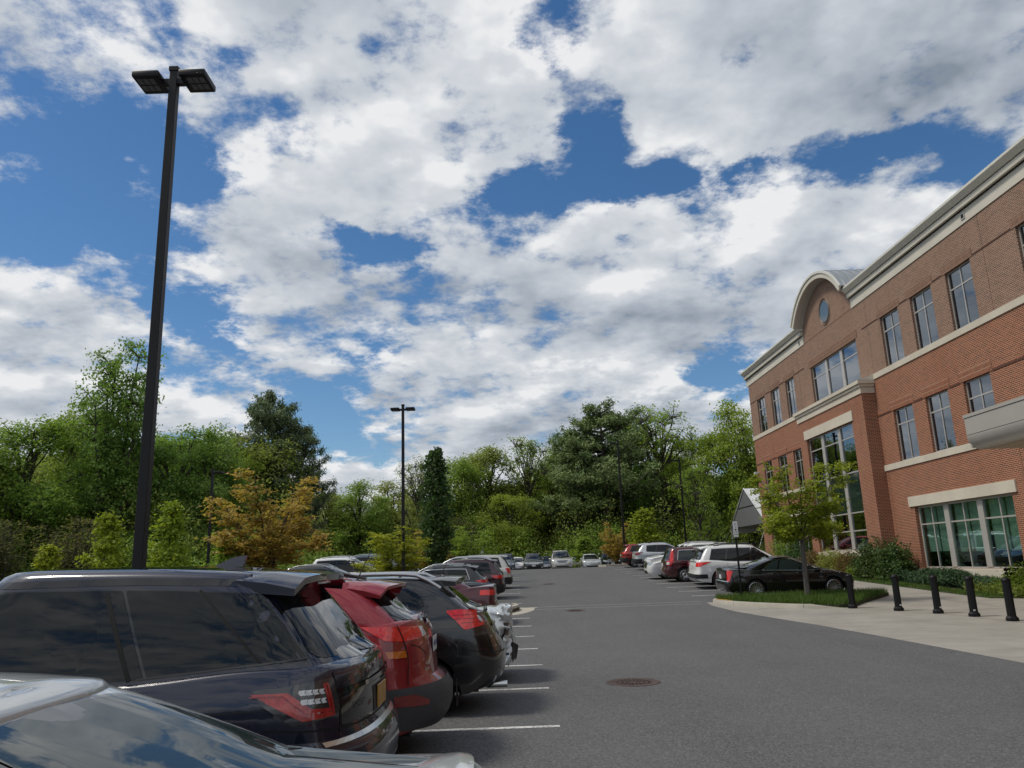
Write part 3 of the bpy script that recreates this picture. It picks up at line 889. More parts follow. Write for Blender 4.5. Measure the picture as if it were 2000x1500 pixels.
bld = empty('brick_building', (18.0, 22.0, 0), 0, 'long three storey red and tan brick office building with an arched gable', 'building')
BX, BY = 18.0, 22.0
def part(mb, name, m, parent=None, smooth=None, bevel=None):
    """mesh given in world coordinates, kept relative to the building's origin"""
    p = parent or bld
    me = mb.mesh(name, smooth, bevel)
    o = link(name, me, m, p)
    off = Vector((BX, BY, 0))
    me.transform(Matrix.Translation(-off))
    return o
Y0, Y1 = -14.0, 56.4
xs_w = 18.0
win2 = []; 
for a in (33.80, 30.92, 28.04, 23.48, 20.60, 17.72, 13.2, 10.3):
    win2.append((a, a + 1.76))
win2 += [(53.1, 54.78), (50.12, 51.78), (47.35, 48.88)]
lower_holes = [(a, b, 5.82, 8.22) for a, b in win2]
gw = [(28.0, 34.95, 1.02, 3.72), (15.0, 22.0, 1.02, 3.72), (47.4, 54.7, 1.6, 4.1)]
lower_holes += gw
upper_holes = [(a, b, 10.30, 12.75) for a, b in win2] + [(38.32, 44.5, 10.30, 12.55)]
def wall_with_holes(name, X, y0, y1, z0, z1, holes, m, depth=.14, back=.3, skip=None):
    ys = sorted({y0, y1} | {h[0] for h in holes} | {h[1] for h in holes})
    zs = sorted({z0, z1} | {h[2] for h in holes} | {h[3] for h in holes})
    ys = [y for y in ys if y0 <= y <= y1]; zs = [z for z in zs if z0 <= z <= z1]
    mb = MB()
    for i in range(len(ys) - 1):
        for j in range(len(zs) - 1):
            cy, cz = (ys[i] + ys[i + 1]) / 2, (zs[j] + zs[j + 1]) / 2
            if any(h[0] < cy < h[1] and h[2] < cz < h[3] for h in holes): continue
            if skip and skip(cy, cz): continue
            mb.add([(X, ys[i], zs[j]), (X, ys[i + 1], zs[j]), (X, ys[i + 1], zs[j + 1]), (X, ys[i], zs[j + 1])], [(0, 3, 2, 1)])
    for a, b, c, d in holes:
        e = X + back
        mb.add([(X, a, c), (X, b, c), (X, b, d), (X, a, d), (e, a, c), (e, b, c), (e, b, d), (e, a, d)],
               [(0, 1, 5, 4), (1, 2, 6, 5), (2, 3, 7, 6), (3, 0, 4, 7)])
    me = bpy.data.meshes.new(name); me.from_pydata(mb.v, [], mb.f)
    bm = bmesh.new(); bm.from_mesh(me)
    bm.to_mesh(me); bm.free()
    me.transform(Matrix.Translation((-BX, -BY, 0)))
    return link(name, me, m, bld)
wall_with_holes('lower_wall', 18.0, Y0, Y1, -.6, 10.03, lower_holes, M['brick_red'], skip=lambda y, z: False)
wall_with_holes('upper_wall', 18.0, Y0, Y1, 10.03, 14.9, upper_holes, M['brick_tan'])
for y in (Y0, Y1):
    part(MB().add([(18, y, -.6), (40, y, -.6), (40, y, 10.03), (18, y, 10.03)], [(0, 1, 2, 3)]), 'end_wall', M['brick_red'])
    part(MB().add([(18, y, 10.03), (40, y, 10.03), (40, y, 14.9), (18, y, 14.9)], [(0, 1, 2, 3)]), 'end_wall', M['brick_tan'])
part(MB().add([(40, Y0, -.6), (40, Y1, -.6), (40, Y1, 14.9), (40, Y0, 14.9)], [(0, 1, 2, 3)]), 'back_wall', M['brick_red'])
part(MB().box(18.3, 40, Y0 + .1, Y1 - .1, 14.7, 14.85), 'roof', M['roof_metal'])
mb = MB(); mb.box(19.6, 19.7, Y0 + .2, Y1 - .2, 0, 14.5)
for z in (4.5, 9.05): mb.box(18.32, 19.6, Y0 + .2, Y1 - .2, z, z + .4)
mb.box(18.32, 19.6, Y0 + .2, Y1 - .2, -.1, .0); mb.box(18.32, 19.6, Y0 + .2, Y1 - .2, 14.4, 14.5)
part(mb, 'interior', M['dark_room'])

def window(X, y0, y1, z0, z1, cols, rows, wide=(), blind=None, glass='pane', fw=.055, spandrel=(), name='window', depth=.11, bd=.14):
    """cols / rows: inner division positions; wide: {index: width} of broad mullions"""
    xf = X + depth
    f = MB()
    f.box(xf, xf + .07, y0, y1, z0, z0 + fw); f.box(xf, xf + .07, y0, y1, z1 - fw, z1)
    f.box(xf, xf + .07, y0, y0 + fw, z0 + fw, z1 - fw); f.box(xf, xf + .07, y1 - fw, y1, z0 + fw, z1 - fw)
    ce = [y0 + fw]; segs = []
    for i, c in enumerate(cols):
        w = wide[i] if i < len(wide) else .06
        segs.append((ce[-1], c - w / 2)); ce.append(c + w / 2)
        if w > .1: f.box(xf - .03, xf + .072, c - w / 2, c + w / 2, z0 + fw, z1 - fw)
        else: f.box(xf + .002, xf + .068, c - w / 2, c + w / 2, z0 + fw, z1 - fw)
    segs.append((ce[-1], y1 - fw))
    rz = [z0 + fw] + [r for r in rows] + [z1 - fw]
    for a, b in segs:
        for r in rows: f.box(xf + .004, xf + .066, a, b, r - .03, r + .03)
    w_ = part(f, name, M['frame_metal'])
    for a, b in segs:
        for j in range(len(rz) - 1):
            c = rz[j] + (.03 if j else 0); d = rz[j + 1] - (.03 if j < len(rz) - 2 else 0)
            sp_ = j in spandrel
            part(MB().box(xf + .03, xf + .04, a, b, c, d), 'pane', M['spandrel'] if sp_ else M[glass], w_)
    if blind:
        for (a, b), bz in zip(segs, blind if isinstance(blind, (list, tuple)) else [blind] * len(segs)):
            if bz: part(MB().box(xf + bd, xf + bd + .02, a + .02, b - .02, bz, z1 - .06), 'blind', M['blind'], w_)
    return w_
rw = random.Random(4)
for a, b in win2:
    window(18.0, a, b, 5.82, 8.22, [(a + b) / 2], [7.52], blind=[rw.choice([0, 6.9, 6.5, 0]), rw.choice([0, 6.9, 0])])
    window(18.0, a, b, 10.30, 12.75, [(a + b) / 2], [12.02], blind=[rw.choice([0, 11.2, 11.9, 10.9]), rw.choice([0, 11.5, 10.8])])
window(18.0, 38.32, 44.5, 10.30, 12.55, [40.40, 42.46], [11.86], wide=[.30, .30], blind=[10.9, 10.6, 11.3])
U = [(28.0, 34.95)]
for (a, b, c, d), g in zip(gw, ('pane_ground', 'pane_ground', 'pane')):
    t3 = (b - a - .5) / 3.0
    cs = []; wd = []
    for k in range(3):
        s = a + k * (t3 + .25)
        cs.append(s + t3 / 2); wd.append(.06)
        if k < 2: cs.append(s + t3 + .125); wd.append(.36)
    window(18.0, a, b, c, d, cs, [2.92 if c < 1.2 else 3.3], wide=wd, blind=[1.72, 1.72, 1.70, 1.70, 1.74, 1.74], glass=g, fw=.09, depth=.16, bd=.2)
# bay
bx = 17.35
by0, by1 = 37.1, 45.75
mbh = [(38.55, 44.72, 1.9, 8.28)]
_o = wall_with_holes('bay_wall', bx, by0, by1, -.6, 9.4, mbh, M['brick_red'], back=.45)
part(MB().add([(bx, by0, -.6), (18, by0, -.6), (18, by0, 9.4), (bx, by0, 9.4)], [(0, 1, 2, 3)]), 'bay_side', M['brick_red'])
part(MB().add([(bx, by1, -.6), (18, by1, -.6), (18, by1, 9.4), (bx, by1, 9.4)], [(3, 2, 1, 0)]), 'bay_side', M['brick_red'])
window(bx, 38.55, 44.72, 1.9, 8.28, [40.52, 42.76], [2.88, 3.78, 5.80, 7.56], wide=[.36, .36], spandrel=(2,), blind=[2.95, 2.95, 2.95], depth=.14, fw=.07)
part(MB().box(bx - .06, bx - .0, 38.35, 44.95, 8.28, 8.80), 'lintel', M['limestone'], bevel=.01)
part(MB().box(bx - .08, bx - .0, 38.4, 44.85, 1.62, 1.9), 'sill', M['limestone'], bevel=.01)
# layered stone cornice on the bay
def ring(z0, z1, e, m, name):
    part(MB().box(bx - e, 18.0, by0 - e, by1 + e, z0, z1), name, m, bevel=.012)
ring(9.4, 9.72, .05, M['limestone'], 'bay_cornice')
ring(9.72, 9.86, .12, M['limestone'], 'bay_cornice')
ring(9.86, 10.04, .20, M['limestone'], 'bay_cornice')
part(MB().add([(bx - .2, by0 - .2, 10.04), (bx - .2, by1 + .2, 10.04), (17.99, by1 + .2, 10.32), (17.99, by0 - .2, 10.32), (17.99, by0 - .2, 10.04), (17.99, by1 + .2, 10.04)],
              [(0, 3, 2, 1), (0, 4, 3), (1, 2, 5)]), 'flashing', M['cornice_metal'])
# stone bands
e5 = .05
for a, b in ((Y0, by0), (by1, Y1 + .04)):
    part(MB().box(18 - e5, 18.0, a, b, 5.54, 5.82), 'stone_band', M['limestone'], bevel=.008)
for a, b in ((Y0, by0 - .2), (by1 + .2, Y1 + .04)):
    part(MB().box(18 - e5, 18.0, a, b, 10.03, 10.30), 'stone_band', M['limestone'], bevel=.008)
for a, b in win2:
    part(MB().box(18 - .025, 18.0, a - .2, b + .2, 8.22, 8.64), 'soldier_course', M['soldier_red'])
    part(MB().box(18 - .02, 18.0, a - .2, b + .2, 12.75, 13.1), 'soldier_course', M['soldier_tan'])
part(MB().box(18 - .02, 18.0, 38.1, 44.7, 12.55, 12.95), 'soldier_course', M['soldier_tan'])
M['brick_dark'] = mat('brick_dark', (.10, .045, .03), .9, var=.3, vscale=20)
def between(z, h, holes, lo, hi, m, name):
    ys = sorted([(a - .2, b + .2) for a, b in holes if a > lo and b < hi])
    c = lo
    for a, b in ys + [(hi, hi)]:
        if a > c + .05: part(MB().box(18 - .022, 18.0, c, min(a, hi), z, z + h), name, m)
        c = max(c, b)
between(8.19, .07, win2, Y0, by0, M['brick_dark'], 'string_course'); between(8.19, .07, win2, by1, Y1, M['brick_dark'], 'string_course')
between(12.76, .05, win2, Y0, 37.5, M['brick_dark'], 'string_course'); between(12.76, .05, win2, 45.5, Y1, M['brick_dark'], 'string_course')
for a, b, c, d in gw:
    part(MB().box(18 - .07, 18.0, a - .35, b + .35, d, d + .44), 'lintel', M['limestone'], bevel=.01)
    part(MB().box(18 - .10, 18.0, a - .35, b + .6, c - .30, c), 'sill', M['limestone'], bevel=.01)
for y in (27.15, 36.85, 46.4, 17.0):
    part(MB().box(18 - .004, 18.0, y - .009, y + .009, .3, 5.52), 'control_joint', M['brick_dark'])
    part(MB().box(18 - .004, 18.0, y - .009, y + .009, 10.32, 14.13), 'control_joint', M['brick_dark'])
# main cornice
def cornice(a, b):
    part(MB().box(18 - .04, 18.0, a, b, 14.15, 14.66), 'frieze', M['frieze'])
    part(MB().box(18 - .20, 18.0, a, b, 14.69, 14.93), 'cornice', M['frieze'], bevel=.02)
    part(MB().box(18 - .10, 18.0, a, b, 14.66, 14.69), 'cornice', M['seam'])
    mb = MB(); mb.add([(18 - .24, a, 14.96), (18 - .42, a, 15.14), (18 - .42, a, 15.24), (18.3, a, 15.34), (18.3, a, 14.96),
                       (18 - .24, b, 14.96), (18 - .42, b, 15.14), (18 - .42, b, 15.24), (18.3, b, 15.34), (18.3, b, 14.96)],
                      [(0, 1, 6, 5), (1, 2, 7, 6), (2, 3, 8, 7), (3, 4, 9, 8), (4, 0, 5, 9), (0, 4, 3, 2, 1), (5, 6, 7, 8, 9)])
    part(mb, 'gutter', M['cornice_metal'])
    part(MB().box(18 - .18, 18.0, a, b, 14.93, 14.96), 'cornice', M['seam'])
cornice(Y0, 38.25); cornice(44.95, Y1 + .3)
for y in (27.9, 11.0, 45.6):
    f = part(MB().box(18 - .07, 18 - .03, y - .13, y + .13, 14.30, 14.56), 'scupper', M['frame_metal'])
    part(MB().box(18 - .075, 18 - .068, y - .08, y + .08, 14.35, 14.51), 'opening', M['seam'], f)
# gable with arched roof
gy, hc, spz, rise = 41.6, 3.32, 15.1, 1.72
Rr = (hc * hc + rise * rise) / (2 * rise); cz = spz + rise - Rr
a0 = math.asin(hc / Rr)
angs = [-a0 + 2 * a0 * k / 28 for k in range(29)]
pts = [(18.0 - .012, gy + Rr * math.sin(a), cz + Rr * math.cos(a)) for a in angs]
mb = MB(); mb.add([(18 - .012, gy - hc, 14.16)] + pts + [(18 - .012, gy + hc, 14.16)], [tuple(range(len(pts) + 2))])
part(mb, 'gable_wall', M['brick_tan'])
def arch_band(r0, r1, x0, x1, name, m, zc=cz):
    mb = MB(); vs = []
    for a in angs:
        for r, x in ((r0, x0), (r1, x0), (r1, x1), (r0, x1)):
            vs.append((x, gy + r * math.sin(a), zc + r * math.cos(a)))
    fs = []
    for i in range(len(angs) - 1):
        for j in range(4): fs.append((i * 4 + j, i * 4 + (j + 1) % 4, i * 4 + 4 + (j + 1) % 4, i * 4 + 4 + j))
    fs += [(3, 2, 1, 0), tuple((len(angs) - 1) * 4 + j for j in range(4))]
    mb.add(vs, fs); return part(mb, name, m, smooth=30)
arch_band(Rr - .02, Rr + .10, 17.93, 17.985, 'arch_trim', M['frame_metal'])
arch_band(Rr + .04, Rr + .34, 17.42, 17.50, 'arch_fascia', M['frieze'])
arch_band(Rr + .30, Rr + .42, 17.36, 17.44, 'arch_gutter', M['cornice_metal'])
arch_band(Rr + .03, Rr + .09, 17.50, 18.0, 'arch_soffit', M['frame_metal'])
barrel = arch_band(Rr + .345, Rr + .40, 17.44, 27.0, 'barrel_roof', M['roof_metal'])
for k in range(0, 20):
    x = 17.7 + k * .45
    arch_band(Rr + .40, Rr + .445, x, x + .03, 'roof_seam', M['roof_metal']).parent = barrel
mb = MB(); mb.lathe([(.60, -.02), (.60, .04), (.74, .04), (.74, -.02)], 36, 'x', (18 - .05, gy - .1, 15.08))
ow = part(mb, 'round_window', M['frame_metal'], smooth=40)
mb = MB(); mb.lathe([(.001, 0), (.60, 0), (.60, .01)], 36, 'x', (18 - .045, gy - .1, 15.08)); part(mb, 'pane', M['spandrel'], ow)
M['spandrel_sky'] = mat('spandrel_sky', (.10, .13, .14), .06, coat=.3, ior=1.5); ow.children[0].data.materials[0] = M['spandrel_sky']
# entrance canopy
cx0, cyE, cz0, cz1 = 12.5, 20.92, 4.43, 5.34
def canopy_prof(e=0.):
    pr = [(cx0 + .05, cz1 + .03), (cx0, cz1 - .05), (cx0, cz0 + .34)]
    for k in range(1, 8):
        a = k / 8 * math.pi / 2
        pr.append((cx0 + .30 - .30 * math.cos(a), cz0 + .34 - .34 * math.sin(a)))
    pr.append((cx0 + .32, cz0))
    return pr
can = empty('entrance_canopy', (15.2, 10.0, 0), 0, 'pale metal entrance canopy with rounded lower edge projecting from the brick facade', 'canopy')
def cpart(mb, name, m, smooth=None):
    me = mb.mesh(name, smooth); me.transform(Matrix.Translation((-15.2, -10.0, 0)))
    return link(name, me, m, can)
mb = MB(); mb.box(cx0, cx0 + .06, -14, cyE, cz0 + .40, cz1 - .06); cpart(mb, 'fascia_panel', M['canopy_metal'])
mb = MB(); mb.box(cx0 + .01, cx0 + .06, -14, cyE - .01, cz0 + .385, cz0 + .40); mb.box(cx0 + .01, cx0 + .06, -14, cyE - .01, cz1 - .06, cz1 - .045); cpart(mb, 'panel_joint', M['seam'])
mb = MB(); mb.box(cx0 - .02, cx0 + .2, -14, cyE + .02, cz1 - .045, cz1 + .04); mb.box(cx0 + .2, 17.98, -14, cyE + .02, cz1 - .02, cz1 + .04); cpart(mb, 'cap_flashing', M['canopy_metal'])
pr = [(cx0, cz0 + .385)]
for k in range(0, 11):
    a = k / 10 * math.pi / 2
    pr.append((cx0 + .36 - .36 * math.cos(a), cz0 + .36 - .36 * math.sin(a)))
pr.append((cx0 + .40, cz0 + .03)); pr.append((cx0 + .40, cz0 + .385))
n = len(pr); mb = MB()
mb.add([(x, -14, z) for x, z in pr] + [(x, cyE, z) for x, z in pr], [(i, (i + 1) % n, n + (i + 1) % n, n + i) for i in range(n)] + [tuple(range(n)), tuple(range(2 * n - 1, n - 1, -1))])
cpart(mb, 'bullnose', M['bullnose_metal'], 40)
mb = MB(); mb.box(cx0 + .07, 17.98, cyE - .06, cyE, cz0 + .05, cz1 - .06); cpart(mb, 'end_panel', M['canopy_metal'])
mb = MB(); mb.box(cx0 + .41, 17.98, -14, cyE - .02, cz0, cz0 + .04); cpart(mb, 'soffit', M['soffit'])
for y in (9.0, -2.0, -13):
    mb = MB(); mb.box(12.85, 13.45, y - .3, y + .3, -.05, cz0); cpart(mb, 'column', M['brick_red'])
# small things on the far corner
sl = part(MB().box(17.7, 18.0, 56.0, 56.25, 7.55, 7.72), 'security_light', M['tent_white'], bevel=.02)
# ================================================================== cars
def interp(tab, x):
    if x <= tab[0][0]: return tab[0][1]
    for (a, va), (b, vb) in zip(tab, tab[1:]):
        if x <= b: return va + (vb - va) * (x - a) / (b - a) if b > a else vb
    return tab[-1][1]
def sinterp(tab, x):
    """smooth (monotone cubic) interpolation"""
    n = len(tab)
    if x <= tab[0][0]: return tab[0][1]
    if x >= tab[-1][0]: return tab[-1][1]
    d = [(tab[i + 1][1] - tab[i][1]) / max(1e-9, tab[i + 1][0] - tab[i][0]) for i in range(n - 1)]
    m = [d[0]] + [0 if d[i - 1] * d[i] <= 0 else 2 * d[i - 1] * d[i] / (d[i - 1] + d[i]) for i in range(1, n - 1)] + [d[-1]]
    for i in range(n - 1):
        if x <= tab[i + 1][0]:
            h = tab[i + 1][0] - tab[i][0]; t = (x - tab[i][0]) / h
            return ((2 * t**3 - 3 * t**2 + 1) * tab[i][1] + (t**3 - 2 * t**2 + t) * h * m[i] + (-2 * t**3 + 3 * t**2) * tab[i + 1][1] + (t**3 - t**2) * h * m[i + 1])
def roundpoly(pts, r, n=3):
    out = []; N = len(pts)
    for i in range(N):
        p = Vector(pts[i]); a = Vector(pts[i - 1]) - p; b = Vector(pts[(i + 1) % N]) - p
        rr = min(r, a.length * .45, b.length * .45)
        A = p + a.normalized() * rr; B = p + b.normalized() * rr
        for k in range(n + 1):
            t = k / n
            q = A * (1 - t) ** 2 + p * 2 * t * (1 - t) + B * t ** 2
            out.append((q.x, q.y))
    return out

class Car:
    """x runs from the rear bumper (0) to the nose (L); y half width; z up; built about the middle of its length"""
    def __init__(s, L, W, H, xr, xf, r, sh, rear, front, wprof, gh, zb=.24, dr=.42, df=.5, er=4., ef=3.2, crown=.05, rearlow=.34, frontlow=.26, arch=.05):
        s.L, s.W, s.H, s.xr, s.xf, s.r = L, W, H, xr, xf, r
        s.sh, s.rear, s.front, s.wprof, s.gh = sh, rear, front, wprof, gh
        s.zb, s.dr, s.df, s.er, s.ef, s.crown = zb, dr, df, er, ef, crown
        s.rearlow, s.frontlow, s.arch = rearlow, frontlow, arch
        s.body()
    def w(s, z): return s.W * sinterp(s.wprof, z)
    def X(s, x): return x - s.L / 2
    def arc_r(s, z, a):
        xs = s.dr; xe = sinterp(s.rear, z); d = xs - xe
        return xs - d * max(0, math.cos(a)) ** (2 / s.er), s.w(z) * max(0, math.sin(a)) ** (2 / s.er) * s.tap(xs)
    def arc_f(s, z, a):
        xs = s.L - s.df; xe = s.L - sinterp(s.front, z); d = xe - xs
        return xs + d * max(0, math.cos(a)) ** (2 / s.ef), s.w(z) * max(0, math.sin(a)) ** (2 / s.ef) * s.tap(xs)
    def tap(s, x):
        u = abs(x - s.L * .48) / (s.L * .5)
        return 1 - .055 * u ** 3
    def samples(s):
        out = []
        na = 12
        for k in range(na): out.append(('r', math.pi / 2 * (k / na) ** .8))
        ra = s.r + s.arch
        def arch(xc):
            l = []
            for k in range(15):
                t = math.pi * k / 14
                l.append(('s', xc - ra * math.cos(t), s.r + ra * math.sin(t)))
            lo = s.zb
            return [('s', xc - ra - .001, lo)] + l + [('s', xc + ra + .001, lo)]
        x0, x1 = s.dr, s.L - s.df
        A, B = arch(s.xr), arch(s.xf)
        if A[0][1] > x0 + .02: out.append(('s', x0, s.zb + .02))
        out += A
        a, b = A[-1][1], B[0][1]
        for k in range(1, 9): out.append(('s', a + (b - a) * k / 9, s.zb))
        out += B
        if B[-1][1] < x1 - .02: out.append(('s', x1, s.zb))
        for k in range(na, -1, -1):
            if k == na: continue
            out.append(('f', math.pi / 2 * (k / na) ** .8))
        return out
    def low_pt(s, smp, v):
        k = smp[0]
        if k == 's':
            x = smp[1]; lo, hi = smp[2], sinterp(s.sh, x)
            z = lo + (hi - lo) * v
            return (x, s.w(z) * s.tap(x), z)
        f = s.arc_r if k == 'r' else s.arc_f
        zlo = s.rearlow if k == 'r' else s.frontlow
        if k == 'r':
            e = smp[1] / (math.pi / 2); zlo = zlo + (s.zb - zlo) * e ** 4
        x1, _ = f(.7, smp[1])
        hi = sinterp(s.sh, x1)
        z = zlo + (hi - zlo) * v
        x, y = f(z, smp[1])
        return (x, y, z)
    def body(s):
        V = []; F = []
        S = s.samples(); n = len(S)
        rows = [0, .05, .12, .22, .34, .46, .58, .70, .80, .89, .95, 1.0]
        grid = []
        for v in rows: grid.append([s.low_pt(q, v) for q in S])
        top = grid[-1]
        for t in (.02, .06, .14, .3, .5, .75, 1.0):
            r_ = []
            for (x, y, z) in top:
                cr = s.crown * (1 - (1 - t) ** 2) + .022 * min(1, t / .06) ** .6
                if x < 1e-9: pass
                r_.append((x + (.02 * min(1, t / .06) if x < s.dr * .5 else (-.03 * min(1, t / .06) if x > s.L - s.df * .5 else 0)), y * (1 - t), z + cr))
            grid.append(r_)
        def addgrid(grid):
            b = len(V); k = len(grid[0])
            for r_ in grid: V.extend(r_)
            for i in range(len(grid) - 1):
                for j in range(k - 1):
                    F.append((b + i * k + j, b + i * k + j + 1, b + (i + 1) * k + j + 1, b + (i + 1) * k + j))
        addgrid(grid)
        g = s.gh; grid = []
        na = 10
        us = [('r', math.pi / 2 * (k / na) ** .8) for k in range(na)] + [('s', k / 14) for k in range(15)] + [('f', math.pi / 2 * (1 - (k + 1) / na) ** .8 if k < na - 1 else 0.0) for k in range(na)]
        def outl(u, top):
            p = 't' if top else 'b'
            x0, x1, w, dr, df = g['x0' + p], g['x1' + p], g['w' + p], g.get('dr' + p, g.get('dr', .3)), g.get('df' + p, g.get('df', .35))
            er, ef = g.get('er', 4.), g.get('ef', 2.8)
            if u[0] == 's':
                return x0 + dr + (x1 - df - x0 - dr) * u[1], w
            if u[0] == 'r': return x0 + dr - dr * max(0, math.cos(u[1])) ** (2 / er), w * max(0, math.sin(u[1])) ** (2 / er)
            return x1 - df + df * max(0, math.cos(u[1])) ** (2 / ef), w * max(0, math.sin(u[1])) ** (2 / ef)
        def taper(x):   # plan taper of the cabin
            c = s.L * .5
            return 1 - g.get('taper', .07) * (abs(x - c) / (s.L * .5)) ** 2
        for v in (0, .15, .3, .45, .6, .75, .9, 1.0):
            r_ = []
            for u in us:
                xb, yb = outl(u, False); xt, yt = outl(u, True)
                zb_ = sinterp(s.sh, xb) - .015; zt_ = sinterp(g['roof'], xt) - g.get('redge', .04)
                bl = g.get('bulge', .035) * 4 * v * (1 - v)
                x = xb + (xt - xb) * v; y = yb + (yt - yb) * v
                nb = 1 + bl * .6
                r_.append((x, y * taper(x) * nb, zb_ + (zt_ - zb_) * (v ** .97) + (0 if u[0] == 's' else bl * g.get('lift', .6))))
            grid.append(r_)
        top = grid[-1]
        for t in (.03, .09, .2, .4, .65, 1.0):
            r_ = []
            for (x, y, z), u in zip(top, us):
                if u[0] == 'r': x += (g['x0t'] + g.get('drt', g.get('dr', .3)) - x) * t
                elif u[0] == 'f': x += (g['x1t'] - g.get('dft', g.get('df', .35)) - x) * t
                r_.append((x, y * (1 - t), z + g.get('redge', .04) * min(1, t / .09) ** .6 + g.get('rcrown', .03) * (1 - (1 - t) ** 2)))
            grid.append(r_)
        addgrid(grid)
        bm = bmesh.new()
        for side in (1, -1):
            vs = [bm.verts.new((s.X(x), y * side, z)) for x, y, z in V]
            for f in F:
                try: bm.faces.new([vs[i] for i in (f if side > 0 else f[::-1])])
                except Exception: pass
        bmesh.ops.remove_doubles(bm, verts=bm.verts, dist=2e-4)
        bmesh.ops.recalc_face_normals(bm, faces=bm.faces)
        me = bpy.data.meshes.new('body'); bm.to_mesh(me)
        s.bvh = BVHTree.FromBMesh(bm)
        bm.free()
        sh_smooth(me, 42)
        s.me = me
    # ---------------- projections: 2D -> (point, normal)
    def cast(s, o, d):
        r = s.bvh.ray_cast(Vector(o), Vector(d).normalized(), 20)
        if r[0] is None:
            q = s.bvh.find_nearest(Vector(o) + Vector(d).normalized() * (Vector(o).length))
            return q[0], Vector(d).normalized() * -1
        n = r[1]
        if n.dot(Vector(d)) > 0: n = -n
        return r[0], n
    def P_side(s, a, b): return s.cast((s.X(a), 4, b), (0, -1, 0))
    def P_rear(s, a, b): return s.cast((s.X(-4), a, b), (1, 0, 0))
    def P_front(s, a, b): return s.cast((s.X(s.L + 4), a, b), (-1, 0, 0))
    def P_top(s, a, b): return s.cast((s.X(a), b, 4), (0, 0, -1))
    def P_diag(s, deg, x0, y0):
        """seen from outside the rear left corner, deg from straight behind; a runs to the side, b is z"""
        d = Vector((math.cos(R(deg)), -math.sin(R(deg)), 0)); t = Vector((math.sin(R(deg)), math.cos(R(deg)), 0))
        c = Vector((s.X(x0), y0, 0))
        return lambda a, b: s.cast(c - d * 4 + t * a + Vector((0, 0, b)), d)
    def P_diagf(s, deg, x0, y0):
        d = Vector((-math.cos(R(deg)), -math.sin(R(deg)), 0)); t = Vector((-math.sin(R(deg)), math.cos(R(deg)), 0))
        c = Vector((s.X(x0), y0, 0))
        return lambda a, b: s.cast(c - d * 4 + t * a + Vector((0, 0, b)), d)
    def wrap(s, end):
        f = s.arc_r if end == 'r' else s.arc_f
        cache = {}
        def line(z):
            k = round(z, 3)
            if k not in cache:
                pts = [f(z, math.pi / 2 * (i / 40) ** .8) for i in range(41)]
                if end == 'r': pts += [(s.dr + .1 * i, s.w(z) * s.tap(s.dr + .1 * i)) for i in range(1, 16)]
                else: pts += [(s.L - s.df - .1 * i, s.w(z) * s.tap(s.L - s.df - .1 * i)) for i in range(1, 16)]
                cu = [0]
                for p, q in zip(pts, pts[1:]): cu.append(cu[-1] + math.hypot(p[0] - q[0], p[1] - q[1]))
                cache[k] = (pts, cu)
            return cache[k]
        def pos(a, z):
            pts, cu = line(z); t = min(abs(a), cu[-1] - 1e-6); i = 0
            while cu[i + 1] < t: i += 1
            u = (t - cu[i]) / max(1e-9, cu[i + 1] - cu[i])
            x = pts[i][0] + (pts[i + 1][0] - pts[i][0]) * u; y = pts[i][1] + (pts[i + 1][1] - pts[i][1]) * u
            return Vector((s.X(x), y if a >= 0 else -y, z))
        def P(a, z):
            p = pos(a, z); e = .01
            n = (pos(a + e, z) - pos(a - e, z)).cross(pos(a, z + e) - pos(a, z - e))
            if n.length < 1e-9: n = Vector((-1, 0, 0))
            n.normalize()
            o = Vector((p.x - s.X(s.L * .5), p.y, 0))
            if n.dot(o) < 0: n = -n
            return p, n
        def S(x=None, y=None, z=.8):
            """arc length at a given x (side) or y (end face)"""
            pts, cu = line(z)
            for i, p in enumerate(pts):
                if x is not None and ((end == 'r' and p[0] >= x and p[1] > s.W * .5) or (end == 'f' and p[0] <= x and p[1] > s.W * .5)): return cu[i]
                if y is not None and p[1] >= y:
                    q = pts[i - 1] if i else p; c0 = cu[i - 1] if i else 0
                    return c0 + (cu[i] - c0) * ((y - q[1]) / max(1e-9, p[1] - q[1]))
            return cu[-1]
        P.S = S
        return P
    # ---------------- pieces laid on the body
    def piece(s, poly, P, off=.004, grid=.09, depth=.012, mirror=False, push=None):
        bm = bmesh.new()
        vs = [bm.verts.new((p[0], p[1], 0)) for p in poly]
        try: bm.faces.new(vs)
        except Exception: pass
        bmesh.ops.triangulate(bm, faces=bm.faces[:])
        for ax in (0, 1):
            lo = min(p[ax] for p in poly); hi = max(p[ax] for p in poly)
            n = int((hi - lo) / grid)
            for k in range(1, n + 1):
                c = lo + (hi - lo) * k / (n + 1)
                co = (c, 0, 0) if ax == 0 else (0, c, 0); no = (1, 0, 0) if ax == 0 else (0, 1, 0)
                bmesh.ops.bisect_plane(bm, geom=bm.verts[:] + bm.edges[:] + bm.faces[:], plane_co=co, plane_no=no, dist=1e-5)
        nrm = {}
        bm.verts.ensure_lookup_table()
        pos = []
        for v in bm.verts:
            p, n = P(v.co.x, v.co.y)
            o = off if push is None else off + push(v.co.x, v.co.y)
            pos.append((p + n * o, n))
        for v, (p, n) in zip(bm.verts, pos): v.co = p; nrm[v] = n
        bm.normal_update()
        for f in bm.faces:
            m_ = sum((nrm[v] for v in f.verts), Vector())
            if f.normal.dot(m_) < 0: f.normal_flip()
        if depth:
            bd = [e for e in bm.edges if len(e.link_faces) == 1]
            base = {v: nrm[v] for e in bd for v in e.verts}
            r_ = bmesh.ops.extrude_edge_only(bm, edges=bd)
            for g in r_['geom']:
                if isinstance(g, bmesh.types.BMVert):
                    b = min(base, key=lambda q: (q.co - g.co).length_squared)
                    g.co = g.co - base[b] * (depth + off)
